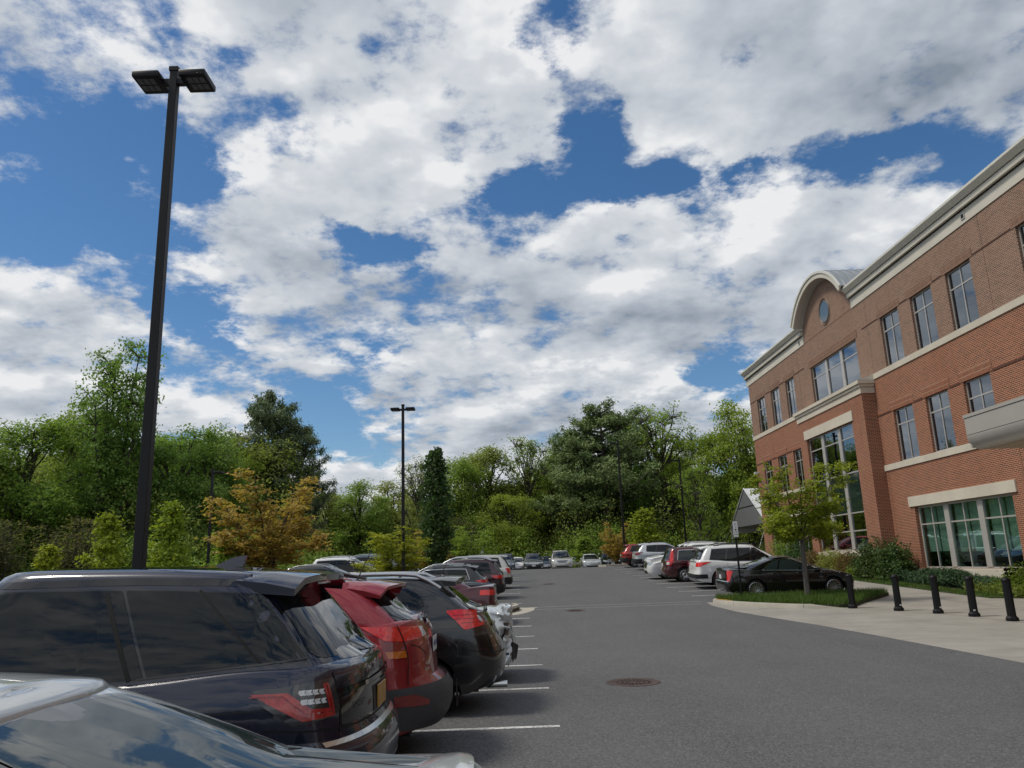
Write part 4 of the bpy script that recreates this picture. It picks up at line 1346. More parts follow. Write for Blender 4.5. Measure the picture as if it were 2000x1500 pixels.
        if mirror:
            for v in bm.verts: v.co.y *= -1
            bmesh.ops.reverse_faces(bm, faces=bm.faces)
        me = bpy.data.meshes.new('piece'); bm.to_mesh(me); bm.free()
        sh_smooth(me, 50)
        return me
    def put(s, name, poly, P, m, parent=None, sides=2, off=.004, grid=.09, depth=.012, label=None, push=None):
        """sides 2: both sides of the car, 1: as given, -1: mirrored only"""
        out = []
        for mir in ([False, True] if sides == 2 else [sides < 0]):
            me = s.piece(poly, P, off, grid, depth, mir, push)
            par = s.root if parent is None else (parent if not isinstance(parent, (list, tuple)) else parent[1 if mir else 0])
            o = link(name, me, m, par)
            if label: o['label'] = label
            out.append(o)
        return out
    def strip(s, path, width, P, m, name='panel_gap', parent=None, sides=2, off=.003, depth=0.0, step=.06):
        q = []
        for a, b in zip(path, path[1:]):
            n = max(1, int(math.hypot(a[0] - b[0], a[1] - b[1]) / step))
            for k in range(n): q.append((a[0] + (b[0] - a[0]) * k / n, a[1] + (b[1] - a[1]) * k / n))
        q.append(path[-1])
        L_, R_ = [], []
        for i, p in enumerate(q):
            a, b = q[max(0, i - 1)], q[min(len(q) - 1, i + 1)]
            tx, ty = b[0] - a[0], b[1] - a[1]; l = math.hypot(tx, ty) or 1
            nx, ny = -ty / l * width / 2, tx / l * width / 2
            L_.append((p[0] + nx, p[1] + ny)); R_.append((p[0] - nx, p[1] - ny))
        out = []
        for mir in ([False, True] if sides == 2 else [sides < 0]):
            V = []
            for a, b in zip(L_, R_):
                for c in (a, b):
                    p, n = P(*c); p = p + n * off
                    V.append((p.x, -p.y if mir else p.y, p.z))
            F = [(2 * i, 2 * i + 1, 2 * i + 3, 2 * i + 2) for i in range(len(q) - 1)]
            mb = MB(); mb.add(V, F)
            par = s.root if parent is None else (parent if not isinstance(parent, (list, tuple)) else parent[1 if mir else 0])
            me = mb.mesh(name, fix=False)
            out.append(link(name, me, m, par))
        return out
    def letters(s, txt, size, P, a, b, m, parent, flip=False, off=.006, spacing=1.1, name='lettering', wscale=1.0, thick=.004):
        me = text_mesh(txt, size, 0, spacing)
        bm = bmesh.new(); bm.from_mesh(me); bpy.data.meshes.remove(me)
        for v in bm.verts:
            x = v.co.x * wscale * (-1 if flip else 1)
            p, n = P(a + x, b + v.co.y)
            v.co = p + n * off
        me = bpy.data.meshes.new(name); bm.to_mesh(me); bm.free()
        return link(name, me, m, parent)
    # ---------------- common parts
    def start(s, loc, rz, label, cat, pm, name='parked_car', group=None, body_name='body', tilt=True):
        s.root = empty(name, loc, rz, label, cat, group)
        if tilt and abs(math.sin(rz)) > .5:      # noses up or down the slope
            sl = (G(loc[1] + .8) - G(loc[1] - .8)) / 1.6
            s.root.rotation_euler = (0, math.atan(sl) * (1 if math.sin(rz) < 0 else -1), rz)
        elif tilt:
            sl = (G(loc[1] + .8) - G(loc[1] - .8)) / 1.6
            s.root.rotation_euler = (math.atan(sl) * (1 if math.cos(rz) > 0 else -1), 0, rz)
        s.pm = pm
        s.b = link('body', s.me, pm, s.root)
        hw = s.W - .27
        mb = MB(); mb.box(s.X(.35), s.X(s.L - .45), -hw, hw, s.zb + .02, s.sh[0][1] * .72)
        mb.box(s.X(s.xr + s.r + .09), s.X(s.xf - s.r - .09), -s.W * .93, s.W * .93, s.zb - .02, s.zb + .1)
        mb.build('underbody', M['seam'], s.root)
        return s.root
    def wheels(s, style='spoke', n=5, wm='alloy', rimf=.68, tw=.225):
        key = (style, n, wm, rimf, round(s.r, 3), tw)
        if key not in WHEELS:
            r = s.r; h = tw / 2
            mb = MB(); mb.lathe([(r * rimf, -h * .85), (r * .9, -h), (r * .97, -h * .8), (r, -h * .45), (r, h * .45), (r * .97, h * .8), (r * .9, h), (r * rimf, h * .85)], 36, 'y')
            ty = mb.mesh('wheel', 40); ty.materials.append(M['rubber'])
            rr = r * rimf
            mb = MB()
            mb.lathe([(rr * 1.01, h * .86), (rr * .95, h * .92), (rr * .91, h * .75), (rr * .9, -h * .8)], 36, 'y')
            mb.lathe([(.001, h * .62), (rr * .2, h * .62), (rr * .23, h * .3)], 16, 'y')
            if style == 'spoke':
                for k in range(n):
                    a = 2 * math.pi * k / n
                    wd0, wd1 = rr * (.15 if n <= 6 else .085), rr * (.20 if n <= 6 else .07)
                    vs = []
                    for (rad, wd, y0, y1) in ((rr * .16, wd0, h * .2, h * .6), (rr * .95, wd1, h * .45, h * .84)):
                        for sx_, yy in ((-1, y0), (1, y0), (1, y1), (-1, y1)):
                            vs.append((rad * math.cos(a) - sx_ * wd * math.sin(a), yy, rad * math.sin(a) + sx_ * wd * math.cos(a)))
                    mb.add(vs, [(0, 1, 2, 3), (7, 6, 5, 4), (0, 4, 5, 1), (1, 5, 6, 2), (2, 6, 7, 3), (3, 7, 4, 0)])
            else:      # pressed disc with oval holes
                mb.lathe([(rr * .2, h * .55), (rr * .45, h * .35), (rr * .62, h * .55)], 36, 'y')
                for k in range(n):
                    a = 2 * math.pi * (k + .5) / n
                    vs = []
                    for rad, wd, yy in ((rr * .6, rr * .2, h * .55), (rr * .93, rr * .24, h * .7)):
                        for sx_, dy in ((-1, -.02), (1, -.02), (1, 0), (-1, 0)):
                            vs.append((rad * math.cos(a) - sx_ * wd * math.sin(a), yy + dy, rad * math.sin(a) + sx_ * wd * math.cos(a)))
                    mb.add(vs, [(0, 1, 2, 3), (7, 6, 5, 4), (0, 4, 5, 1), (1, 5, 6, 2), (2, 6, 7, 3), (3, 7, 4, 0)])
            rm = mb.mesh('rim', 35); rm.materials.append(M[wm])
            mb = MB(); mb.lathe([(.001, -h * .1), (rr * .9, -h * .1)], 24, 'y'); dk = mb.mesh('brake_disc'); dk.materials.append(M['alloy_dark'])
            WHEELS[key] = (ty, rm, dk)
        ty, rm, dk = WHEELS[key]
        for x in (s.xr, s.xf):
            for sd in (1, -1):
                o = bpy.data.objects.new('wheel', ty); col.objects.link(o); o.parent = s.root
                o.location = (s.X(x), sd * (s.w(s.r) * s.tap(x) - tw / 2 - .012), s.r)
                o.rotation_euler = (0, random.uniform(0, 6), 0 if sd > 0 else math.pi)
                for me, nm in ((rm, 'rim'), (dk, 'brake_disc')):
                    q = bpy.data.objects.new(nm, me); col.objects.link(q); q.parent = o
    def side_glass(s, breaks, z_in=.03, t_in=.085, rslant=(.30, .16), fslant=(.42, .12), glass='car_glass', trim=None, frame='gloss_black', gap=.035, rr=.03, zb=None, zt=None, round_rear=.05):
        """window band with its panes; breaks: pillar positions as x at sill height"""
        g = s.gh
        zb = zb or (lambda x: sinterp(s.sh, x) + z_in)
        zt = zt or (lambda x: sinterp(g['roof'], x) - t_in)
        xb0, xt0 = g['x0b'] + rslant[0], g['x0t'] + rslant[1]
        xb1, xt1 = g['x1b'] - fslant[0], g['x1t'] - fslant[1]
        def edge(xl, xh, f, n=8): return [(xl + (xh - xl) * k / n, f(xl + (xh - xl) * k / n)) for k in range(n + 1)]
        outer = edge(xb0, xb1, zb) + edge(xt1, xt0, zt)
        s.sg_outer = outer
        fr = s.put('window_frame', roundpoly(outer, .04), s.P_side, M[frame], off=.002, depth=.0)
        if trim: s.strip(outer + [outer[0]], .022, s.P_side, M[trim], 'window_trim', fr, off=.006)
        lines = [(xb0, xt0)] + [(b, b + sl) for b, sl in breaks] + [(xb1, xt1)]
        for i in range(len(lines) - 1):
            (a0, a1), (b0, b1) = lines[i], lines[i + 1]
            a0 += gap; a1 += gap * .9; b0 -= gap; b1 -= gap * .9
            poly = edge(a0, b0, lambda x: zb(x) + gap * .6, 5) + edge(b1, a1, lambda x: zt(x) - gap * .6, 5)
            s.put('side_window', roundpoly([poly[0], poly[2], poly[5], poly[6], poly[8], poly[11]], rr), s.P_side, M[glass], off=.005, depth=.0)
    def rear_glass(s, zb, zt, wb, wt, r=.05, glass='car_glass', frame='gloss_black', inset=.025):
        poly = [(-wb, zb), (0, zb - .015), (wb, zb), (wt, zt), (-wt, zt)]
        fr = s.put('rear_window', roundpoly(poly, r), s.P_rear, M[frame], sides=1, off=.002, depth=0)
        p2 = [(-wb + inset, zb + inset), (0, zb - .015 + inset), (wb - inset, zb + inset), (wt - inset, zt - inset), (-wt + inset, zt - inset)]
        s.put('pane', roundpoly(p2, r), s.P_rear, M[glass], fr[0], sides=1, off=.005, depth=0)
        return fr[0]
    def windshield(s, zb, zt, wb, wt, glass='car_glass'):
        poly = [(-wb, zb), (0, zb - .02), (wb, zb), (wt, zt), (0, zt + .015), (-wt, zt)]
        return s.put('windshield', roundpoly(poly, .05), s.P_front, M[glass], sides=1, off=.004, depth=0)[0]
    def plate(s, P, a, z, txt, m='plate_white', h=.15, w=.305, tm='plate_blue', flip=False):
        p, n = P(a, z)
        q = empty_part('licence_plate', s.root)
        me = MB().box(-.006, .006, -w / 2, w / 2, -h / 2, h / 2).mesh('licence_plate', bevel=.003)
        o = link('licence_plate', me, M[m], s.root)
        t = Vector((0, 0, 1)); nn = Vector((n.x, n.y, 0)).normalized()
        rz = math.atan2(nn.y, nn.x)
        o.location = p + nn * .016 + Vector((0, 0, 0)); o.rotation_euler = (0, 0, rz)
        if txt.strip():
            me = text_mesh(txt, .078, .0005, 1.05); tx = link('plate_number', me, M[tm], o)
            tx.location = (.0075, 0, 0); tx.rotation_euler = (R(90), 0, R(90))
        return o
    def mirrors(s, x, z, m=None, size=1.0):
        for sd in (1, -1):
            p, n = s.P_side(x, z)
            mb = MB(); k = size
            vs = []; fs = []
            prof = [(-.06, .02, .7), (-.04, .0, .95), (.02, 0, 1.), (.08, .0, .85), (.12, .01, .4)]
            for dx, dy, sc in prof:
                for c in range(10):
                    a = 2 * math.pi * c / 10
                    vs.append((dx * k, (.11 + .105 * math.cos(a) * sc) * k, (.075 * math.sin(a) * sc) * k))
            for i in range(len(prof) - 1):
                for c in range(10): fs.append((i * 10 + c, i * 10 + (c + 1) % 10, i * 10 + 10 + (c + 1) % 10, i * 10 + 10 + c))
            fs.append(tuple(range(9, -1, -1))); fs.append(tuple(40 + c for c in range(10)))
            mb.add([(v[0], v[1] * sd, v[2]) for v in vs], fs)
            mb.box(-.02, .05, min(-.03 * sd, .06 * sd), max(-.03 * sd, .06 * sd), -.07, -.03)
            o = mb.build('side_mirror', m or s.pm, s.root, smooth=60)
            o.location = (p.x, p.y * sd, p.z)
            mb = MB(); mb.box(-.066 * k, -.058 * k, min(.03 * sd * k, .19 * sd * k), max(.03 * sd * k, .19 * sd * k), -.05 * k, .05 * k); mb.build('mirror_glass', M['car_glass_clear'], o)
    def handles(s, xs, z, m=None, chrome=False):
        for x in xs:
            for sd in (1, -1):
                p, n = s.P_side(x, z)
                mb = MB(); mb.tube([(-.1, 0, 0), (-.085, .03 * sd, 0), (.085, .03 * sd, .004), (.1, 0, .004)], [.012, .014, .014, .012], 8)
                o = mb.build('door_handle', M['chrome'] if chrome else (m or s.pm), s.root, smooth=60)
                o.location = (p.x, p.y * sd, p.z)
    def door_gaps(s, xs, lean=.06, zt=None):
        for x in xs:
            z0 = s.zb + .08; z1 = sinterp(s.sh, x) + .02
            s.strip([(x, z0), (x, z0 + .3), (x + lean * .4, z1)], .009, s.P_side, M['seam'], sides=2)
    def rails(s, x0, x1, y, m='satin_rail', h=.05, rad=.017):
        for sd in (1, -1):
            pts = []
            for k in range(13):
                x = x0 + (x1 - x0) * k / 12
                p, n = s.P_top(x, y)
                e = min(k, 12 - k) / 2.2
                pts.append((p.x, p.y * sd, p.z + h * min(1, e) + .004))
            MB().tube(pts, [rad] * 13, 8).build('roof_rail', M[m], s.root, smooth=60)
            for k in (1, 11):
                MB().box(pts[k][0] - .06, pts[k][0] + .06, pts[k][1] - .012, pts[k][1] + .012, pts[k][2] - h, pts[k][2]).build('rail_foot', M['black_plastic'], s.root)
    def spoiler(s, xe, x0, wt, drop=.03, th=.03, m=None, rise=.0, curve=.06, fins=0):
        """blade continuing the roof rearwards: trailing edge at xe, root at x0"""
        rows = []; N = 12
        for k in range(N + 1):
            y = -wt + 2 * wt * k / N
            u = abs(y) / wt
            p, n = s.P_top(x0, y * .985)
            e = xe + curve * u ** 2.5
            zt_ = p.z - drop - .03 * u ** 3 + rise
            sec = [(s.X(x0) + .05, y, p.z - .012), (s.X(x0), y, p.z + .004), (s.X((x0 + e) / 2), y, (p.z + zt_) / 2 + .012 + rise * .3), (s.X(e), y, zt_), (s.X(e) + .004, y, zt_ - th), (s.X((x0 + e) / 2), y, (p.z + zt_) / 2 - th * 1.3), (s.X(x0) + .05, y, p.z - .06)]
            rows.append(sec)
        V = [q for r_ in rows for q in r_]; k = 7
        F = [(i * k + j, i * k + (j + 1) % k, (i + 1) * k + (j + 1) % k, (i + 1) * k + j) for i in range(N) for j in range(k)]
        F += [tuple(range(k)), tuple(N * k + j for j in range(k - 1, -1, -1))]
        mb = MB(); mb.add(V, F)
        return mb.build('spoiler', m or s.pm, s.root, smooth=35)
    def antenna(s, x, y=0., style='fin', m=None, lean=-.35, ln=.34):
        p, n = s.P_top(x, y)
        if style == 'fin':
            mb = MB(); n_ = 7; vs = []
            for t, h, w in ((.10, .0, .004), (.07, .028, .014), (.0, .06, .022), (-.05, .07, .02), (-.075, .072, .006), (-.07, .0, .018)):
                pass
            prof = [(.11, .0), (.06, .03), (0, .058), (-.05, .068), (-.08, .068), (-.065, 0)]
            n_ = len(prof)
            mb.add([(a, -.003 - .02 * (1 - b / .07), b) for a, b in prof] + [(a, .003 + .02 * (1 - b / .07), b) for a, b in prof],
                   [tuple(range(n_)), tuple(range(2 * n_ - 1, n_ - 1, -1))] + [(i, (i + 1) % n_, n_ + (i + 1) % n_, n_ + i) for i in range(n_)])
            o = mb.build('antenna', m or s.pm, s.root, smooth=50)
        else:
            mb = MB(); mb.tube([(0, 0, 0), (-.01, 0, .02), (lean * ln - .01, 0, ln)], [.014, .007, .004], 6)
            o = mb.build('antenna', M['black_plastic'], s.root, smooth=60)
        o.location = p
        return o
    def wiper(s, parent, a0, z0, a1, z1, P=None):
        P = P or s.P_rear
        pts = []
        for k in range(6):
            t = k / 5
            p, n = P(a0 + (a1 - a0) * t, z0 + (z1 - z0) * t)
            pts.append(p + n * .018)
        MB().tube(pts, [.014, .012, .009, .008, .007, .005], 6).build('wiper', M['black_plastic'], parent or s.root, smooth=60)
    def rear_bumper(s, z0, z1, m, smax=None, off=.010, P=None, top_in=0.):
        P = P or s.wrap('r')
        sm = smax or P.S(x=s.xr - s.r - s.arch - .02, z=.5)
        return s.put('rear_bumper', roundpoly([(-sm, z0 + .02), (0, z0), (sm, z0 + .02), (sm, z1), (-sm, z1)], .03), P, m, sides=1, off=off)[0]
    def front_face(s, style):
        P = s.wrap('f')
        gm = style.get('grille_m', 'gloss_black')
        gz0, gz1, gw = style['grille']
        gw2 = style.get('grille_w2', gw * .8)
        gr = s.put('grille', roundpoly([(-gw2, gz0), (gw2, gz0), (gw, gz1), (-gw, gz1)], .05), P, M[gm], sides=1, off=.008)[0]
        if style.get('trim', True): s.strip([(-gw2, gz0), (gw2, gz0), (gw, gz1), (-gw, gz1), (-gw2, gz0)], .035, P, M['chrome'], 'grille_trim', gr, sides=1, off=.016)
        for k in range(1, 4):
            z = gz0 + (gz1 - gz0) * k / 4
            s.strip([(-gw * .85, z), (gw * .85, z)], .014, P, M['chrome'], 'grille_bar', gr, sides=1, off=.014)
        hz0, hz1, ha, hb = style['head']
        s.put('headlight', roundpoly([(ha, hz0), (ha + .05, hz1 - .02), (hb, hz1 + .02), (hb, hz1 - .08), (ha + .3, hz0 + .01)], .03), P, M['headlamp'], off=.008)
        lz0, lz1, lw = style['lower']
        s.put('air_intake', roundpoly([(-lw, lz0), (lw, lz0), (lw * .85, lz1), (-lw * .85, lz1)], .04), P, M['black_plastic'], sides=1, off=.008)
        s.put('fog_light', roundpoly([(lw + .06, lz0 + .05), (lw + .22, lz0 + .05), (lw + .22, lz0 + .15), (lw + .06, lz0 + .13)], .02), P, M['lamp_clear'], off=.008)
        if style.get('plate'): s.plate(P, 0, (gz0 + lz1) / 2, style['plate'])
def empty_part(n, p): return None
WHEELS = {}

WP_SUV = [(.2, .90), (.32, .955), (.5, .985), (.68, .998), (.82, .992), (.93, 1.0), (1.02, .985), (1.15, .95), (1.3, .90)]
WP_SED = [(.15, .89), (.28, .95), (.45, .985), (.62, 1.0), (.74, .99), (.83, .985), (.92, .95), (1.05, .90)]
def suv(L=4.6, W=.92, H=1.66, wb=2.66, roh=.93, r=.36, belt=1.05, hood=.98, nose=.80, rake=.5, gt=.64, x0t=.5, x1t=None, x1b=None, rearz=1.08, x0b=.12, rear=None, front=None, sh=None, roof=None, **kw):
    xr = roh; xf = roh + wb
    x1b = x1b or xf - .25; x1t = x1t or x1b - .85
    sh = sh or [(0, rearz), (.6, rearz), (1.6, belt), (x1b - .2, belt - .03), (x1b + .25, hood + .02), (L - .7, hood - .06), (L - .2, nose + .02), (L, nose)]
    rear = rear or [(.2, .14), (.35, .05), (.5, .0), (.64, .01), (.72, .06), (.9, .07), (1.1, .11), (1.3, .18)]
    front = front or [(.2, .12), (.35, .02), (.5, 0), (.65, .01), (.8, .06), (.95, .2)]
    roof = roof or [(x0t - .2, H - .06), (x0t + .2, H - .025), (x0t + 1.0, H), (x1t - .2, H - .015), (x1t + .2, H - .07)]
    gh = dict(x0b=x0b, x1b=x1b + .35, wb=W * .93, x0t=x0t, x1t=x1t, wt=gt, dr=.3, df=.55, roof=roof, er=4.5, ef=2.6)
    gh.update(kw.pop('gh', {}))
    return Car(L, W, H, xr, xf, r, sh, rear, front, kw.pop('wprof', WP_SUV), gh, **kw)
def sedan(L=4.7, W=.90, H=1.45, wb=2.75, roh=1.0, r=.325, deck=1.03, belt=.93, hood=.92, nose=.72, gt=.56, x0b=.55, x0t=1.45, x1t=None, x1b=None, sh=None, rear=None, front=None, roof=None, **kw):
    xr = roh; xf = roh + wb
    x1b = x1b or xf - .35; x1t = x1t or x1b - .75
    sh = sh or [(0, deck - .03), (.3, deck - .03), (.8, deck - .05), (1.6, belt + .02), (x1b - .2, belt - .02), (x1b + .3, hood - .03), (L - .7, hood - .12), (L - .2, nose + .03), (L, nose)]
    rear = rear or [(.15, .14), (.3, .05), (.45, .0), (.6, .01), (.68, .05), (.85, .06), (1.0, .05), (1.1, .07)]
    front = front or [(.15, .12), (.3, .02), (.45, 0), (.6, .02), (.75, .1), (.9, .25)]
    roof = roof or [(x0t - .3, H - .09), (x0t + .1, H - .035), (x0t + .7, H), (x1t - .2, H - .015), (x1t + .2, H - .08)]
    gh = dict(x0b=x0b, x1b=x1b + .4, wb=W * .90, x0t=x0t, x1t=x1t, wt=gt, dr=.35, df=.5, roof=roof, er=3.2, ef=2.6)
    gh.update(kw.pop('gh', {}))
    return Car(L, W, H, xr, xf, r, sh, rear, front, kw.pop('wprof', WP_SED), gh, zb=.2, rearlow=.3, frontlow=.2, **kw)
ROW_L = math.pi      # noses to -X
GROUP_L, GROUP_R, GROUP_F, GROUP_B = 'cars parked in the left row', 'cars parked along the building side', 'cars parked across the far end', 'cars in the second left row'
def PT(P, *pts):
    """('x', x, z) or ('y', y, z) -> (arc length, z)"""
    return [(P.S(**{k: v}, z=z), z) for k, v, z in pts]
PC = {}
def pc(name, color, **k):
    if name not in PC: PC[name] = paint('paint_' + name, color, **k)
    return PC[name]
navy = pc('navy', (.006, .008, .026), flake=.2, rough=.25, dirt=.10)
crimson = pc('crimson', (.30, .020, .026), flake=.4, rough=.3)
black = pc('black', (.0045, .0045, .0052), flake=.05, rough=.25, dirt=.07)
silver = pc('silver', (.56, .58, .575), flake=.4, rough=.3, dirt=.2)
white = pc('white', (.78, .78, .77), flake=.05, rough=.35, dirt=.3)
maroon = pc('maroon', (.085, .014, .020), flake=.4, rough=.3)
plum = pc('plum', (.045, .016, .022), flake=.4, rough=.3)
charcoal = pc('charcoal', (.045, .047, .052), flake=.5, rough=.3)
gunmetal = pc('gunmetal', (.085, .088, .095), flake=.5, rough=.3)
slate = pc('slate', (.10, .135, .17), flake=.4, rough=.3)
pearl = pc('pearl', (.56, .55, .51), flake=.4, rough=.3)
icewhite = pc('icewhite', (.58, .61, .64), flake=.3, rough=.3)
redsuv = pc('redsuv', (.30, .022, .016), flake=.4, rough=.3)
midblue = pc('midblue', (.03, .05, .09), flake=.4, rough=.3)

M['tail_soft_red'] = mat('tail_soft_red', (.36, .030, .026), .12, coat=1., var=.3, vscale=40)
# ------------------------------------------------------------------ navy SUV, nearest of the row
def navy_suv():
    c = suv(L=4.85, W=.995, H=1.88, wb=2.92, roh=1.02, r=.385,
            sh=[(0, 1.19), (.35, 1.215), (.7, 1.215), (1.5, 1.155), (3.0, 1.11), (3.6, 1.07), (4.2, 1.0), (4.6, .92), (4.85, .82)],
            rear=[(.25, .26), (.38, .10), (.5, .02), (.62, 0), (.72, .015), (.765, .06), (.80, .09), (.95, .095), (1.1, .11), (1.25, .15)],
            roof=[(.5, 1.795), (.9, 1.83), (1.7, 1.872), (2.4, 1.882), (2.9, 1.84), (3.2, 1.76)],
            x1b=3.45, x0t=.70, x1t=2.75, x0b=.20, gt=.745, gh=dict(dr=.36, er=3.4, rcrown=.03, bulge=.03), dr=.54, er=2.7)
    c.start((-.92 - c.L / 2, 6.06, 0), ROW_L, 'dark navy blue SUV with tinted windows, second car from the camera in the left row', 'car', navy, 'parked_suv', GROUP_L)
    P = c.wrap('r')
    c.wheels('spoke', 10, 'alloy_dark', .74, .27)
    c.side_glass([(1.42, .24), (2.62, .10)], z_in=.035, t_in=.12, rslant=(.20, .05), fslant=(.42, .10), gap=.012, zb=lambda x: interp([(.3, 1.27), (.8, 1.25), (1.5, 1.185), (3.2, 1.13)], x), rr=.02)
    c.strip([(.80, 1.765), (1.6, 1.80), (2.6, 1.80)], .045, c.P_side, M['gloss_black'], 'roof_dark_reflection', off=.003)  # added black strip: dark reflection of the roof side put into colour
    c.strip([(.70, 1.262), (1.16, 1.73)], .016, c.P_side, M['seam'], 'pane_gap', off=.007)
    c.strip([(1.52, 1.19), (1.77, 1.73)], .030, c.P_side, M['seam'], 'pane_gap', off=.007)
    c.strip([(.42, 1.285), (1.47, 1.20)], .010, c.P_side, M['gloss_black'], 'sill_trim', off=.012)
    rg = c.rear_glass(1.25, 1.735, .845, .70, r=.09)
    c.put('dark_roof', [(.95, -.58), (2.7, -.58), (2.85, 0), (2.7, .58), (.95, .58)], c.P_top, M['gloss_black'], sides=1, off=.002, depth=0)
    sp = c.spoiler(.44, .93, .735, drop=.035, th=.045, curve=.10)
    mb = MB(); mb.box(c.X(.52), c.X(.535), -.2, .2, 1.735, 1.75); mb.build('brake_light', M['tail_dark_red'], sp)
    # tail lamps
    hp = PT(P, ('x', .74, 1.115), ('x', .45, 1.135), ('y', .80, 1.165), ('y', .80, .955), ('x', .46, .90), ('x', .60, 1.01))
    th = c.put('tail_light', roundpoly(hp, .02), P, M['lamp_dark'], off=.010, grid=.05)
    red = PT(P, ('x', .68, 1.09), ('x', .50, 1.092), ('x', .36, .995), ('y', .865, .99), ('y', .865, 1.13), ('y', .84, 1.135), ('y', .84, .945), ('x', .40, .93), ('x', .54, 1.04), ('x', .64, 1.045))
    c.put('red_lens', red, P, M['tail_soft_red'], th, off=.0165, grid=.04, depth=.004)
    c.strip(PT(P, ('x', .66, 1.075), ('x', .52, 1.075), ('x', .38, .968), ('y', .853, .968), ('y', .853, 1.12)), .010, P, M['tail_dark_red'], 'lens_line', th, off=.0185)
    s0, s1 = P.S(x=.44, z=1.05), P.S(y=.855, z=1.05) + .03
    for i in range(4):
        for j in range(2):
            a0 = s0 + (s1 - s0) * (i + .5) / 4
            z0 = 1.02 + j * .052
            w = .040 - .004 * i
            poly = [(a0, z0), (a0 - w, z0 + .003), (a0 - w + .012, z0 + .017), (a0 - w, z0 + .031), (a0, z0 + .03), (a0 + .008, z0 + .016)]
            c.put('lamp_element', poly, P, M['lamp_clear'], th, off=.018, grid=.05, depth=.004)
    # tailgate
    sT = P.S(y=.79, z=1.0)
    c.strip([(sT, .80), (sT, 1.19)], .010, P, M['seam'])
    c.strip([(P.S(x=.62, z=.88), .88), (P.S(x=.3, z=.86), .865), (P.S(y=.6, z=.84), .85), (0, .84)], .010, P, M['seam'])
    sc = P.S(y=.80, z=1.04)
    gp_ = c.put('tailgate_panel', roundpoly([(-sc + .02, .87), (sc - .02, .87), (sc - .02, 1.05), (-sc + .02, 1.05)], .03), P, M['gloss_black'], sides=1, off=.004)[0]
    c.strip([(-sc, 1.075), (sc, 1.075)], .028, P, M['gloss_black'], 'tailgate_trim', sides=1, off=.016)
    c.letters('RANGE ROVER', .074, P, 0, 1.135, M['gloss_black'], c.root, flip=True, off=.012, spacing=1.5)
    c.letters('SPORT', .055, P, .56, .965, M['alloy_dark'], c.root, flip=True, off=.010, spacing=1.3)
    c.put('plate_recess', roundpoly([(-.27, .86), (.27, .86), (.27, 1.03), (-.27, 1.03)], .02), P, M['black_plastic'], sides=1, off=.008)
    c.plate(P, 0.02, .945, '', 'plate_yellow')
    rb = c.rear_bumper(.42, .80, navy, smax=P.S(x=.50, z=.6), off=.012)
    c.strip([(-P.S(y=.9, z=.76), .775), (P.S(y=.9, z=.76), .775)], .03, P, M['chrome'], 'bumper_step', rb, sides=1, off=.02)
    sx2 = P.S(x=.40, z=.45)
    c.put('valance', roundpoly([(-sx2, .30), (sx2, .30), (sx2, .50), (-sx2, .50)], .03), P, M['black_plastic'], sides=1, off=.018)
    c.strip([(-P.S(y=.8, z=.45), .44), (P.S(y=.8, z=.45), .44)], .05, P, M['chrome'], 'skid_trim', sides=1, off=.026)
    c.strip([(P.S(y=.92, z=.6), .45), (P.S(y=.92, z=.6), .78)], .008, P, M['seam'], off=.016)
    c.put('reflector', [(P.S(y=.55, z=.62), .61), (P.S(y=.80, z=.62), .61), (P.S(y=.80, z=.62), .64), (P.S(y=.55, z=.62), .64)], P, M['tail_dark_red'], off=.016)
    c.door_gaps([1.52, 2.68], lean=.05)
    c.strip([(.0 + .60, 1.0), (1.5, .98), (4.0, .93)], .006, c.P_side, M['seam'], 'crease_shade', off=.001)  # dark line painted for the shade along the body fold
    c.handles([1.72, 2.86], .99)
    c.mirrors(3.2, 1.14, M['gloss_black'], 1.15)
    c.antenna(1.22, 0, 'fin', navy).scale = (1.3, 1.5, 1.2)
    c.windshield(1.13, 1.70, .80, .66)
    c.front_face(dict(grille=(.72, .92, .6), head=(.74, .9, .62, .93), lower=(.32, .5, .6)))
    for k in (0, 1):       # strips of the glass roof
        c.strip([(1.05, -.6), (1.05, .6)] if k == 0 else [(.86, -.66), (.93, 0), (.86, .66)], .012, c.P_top, M['seam'], 'roof_joint', sides=1, off=.004)
    return c
navy_suv()

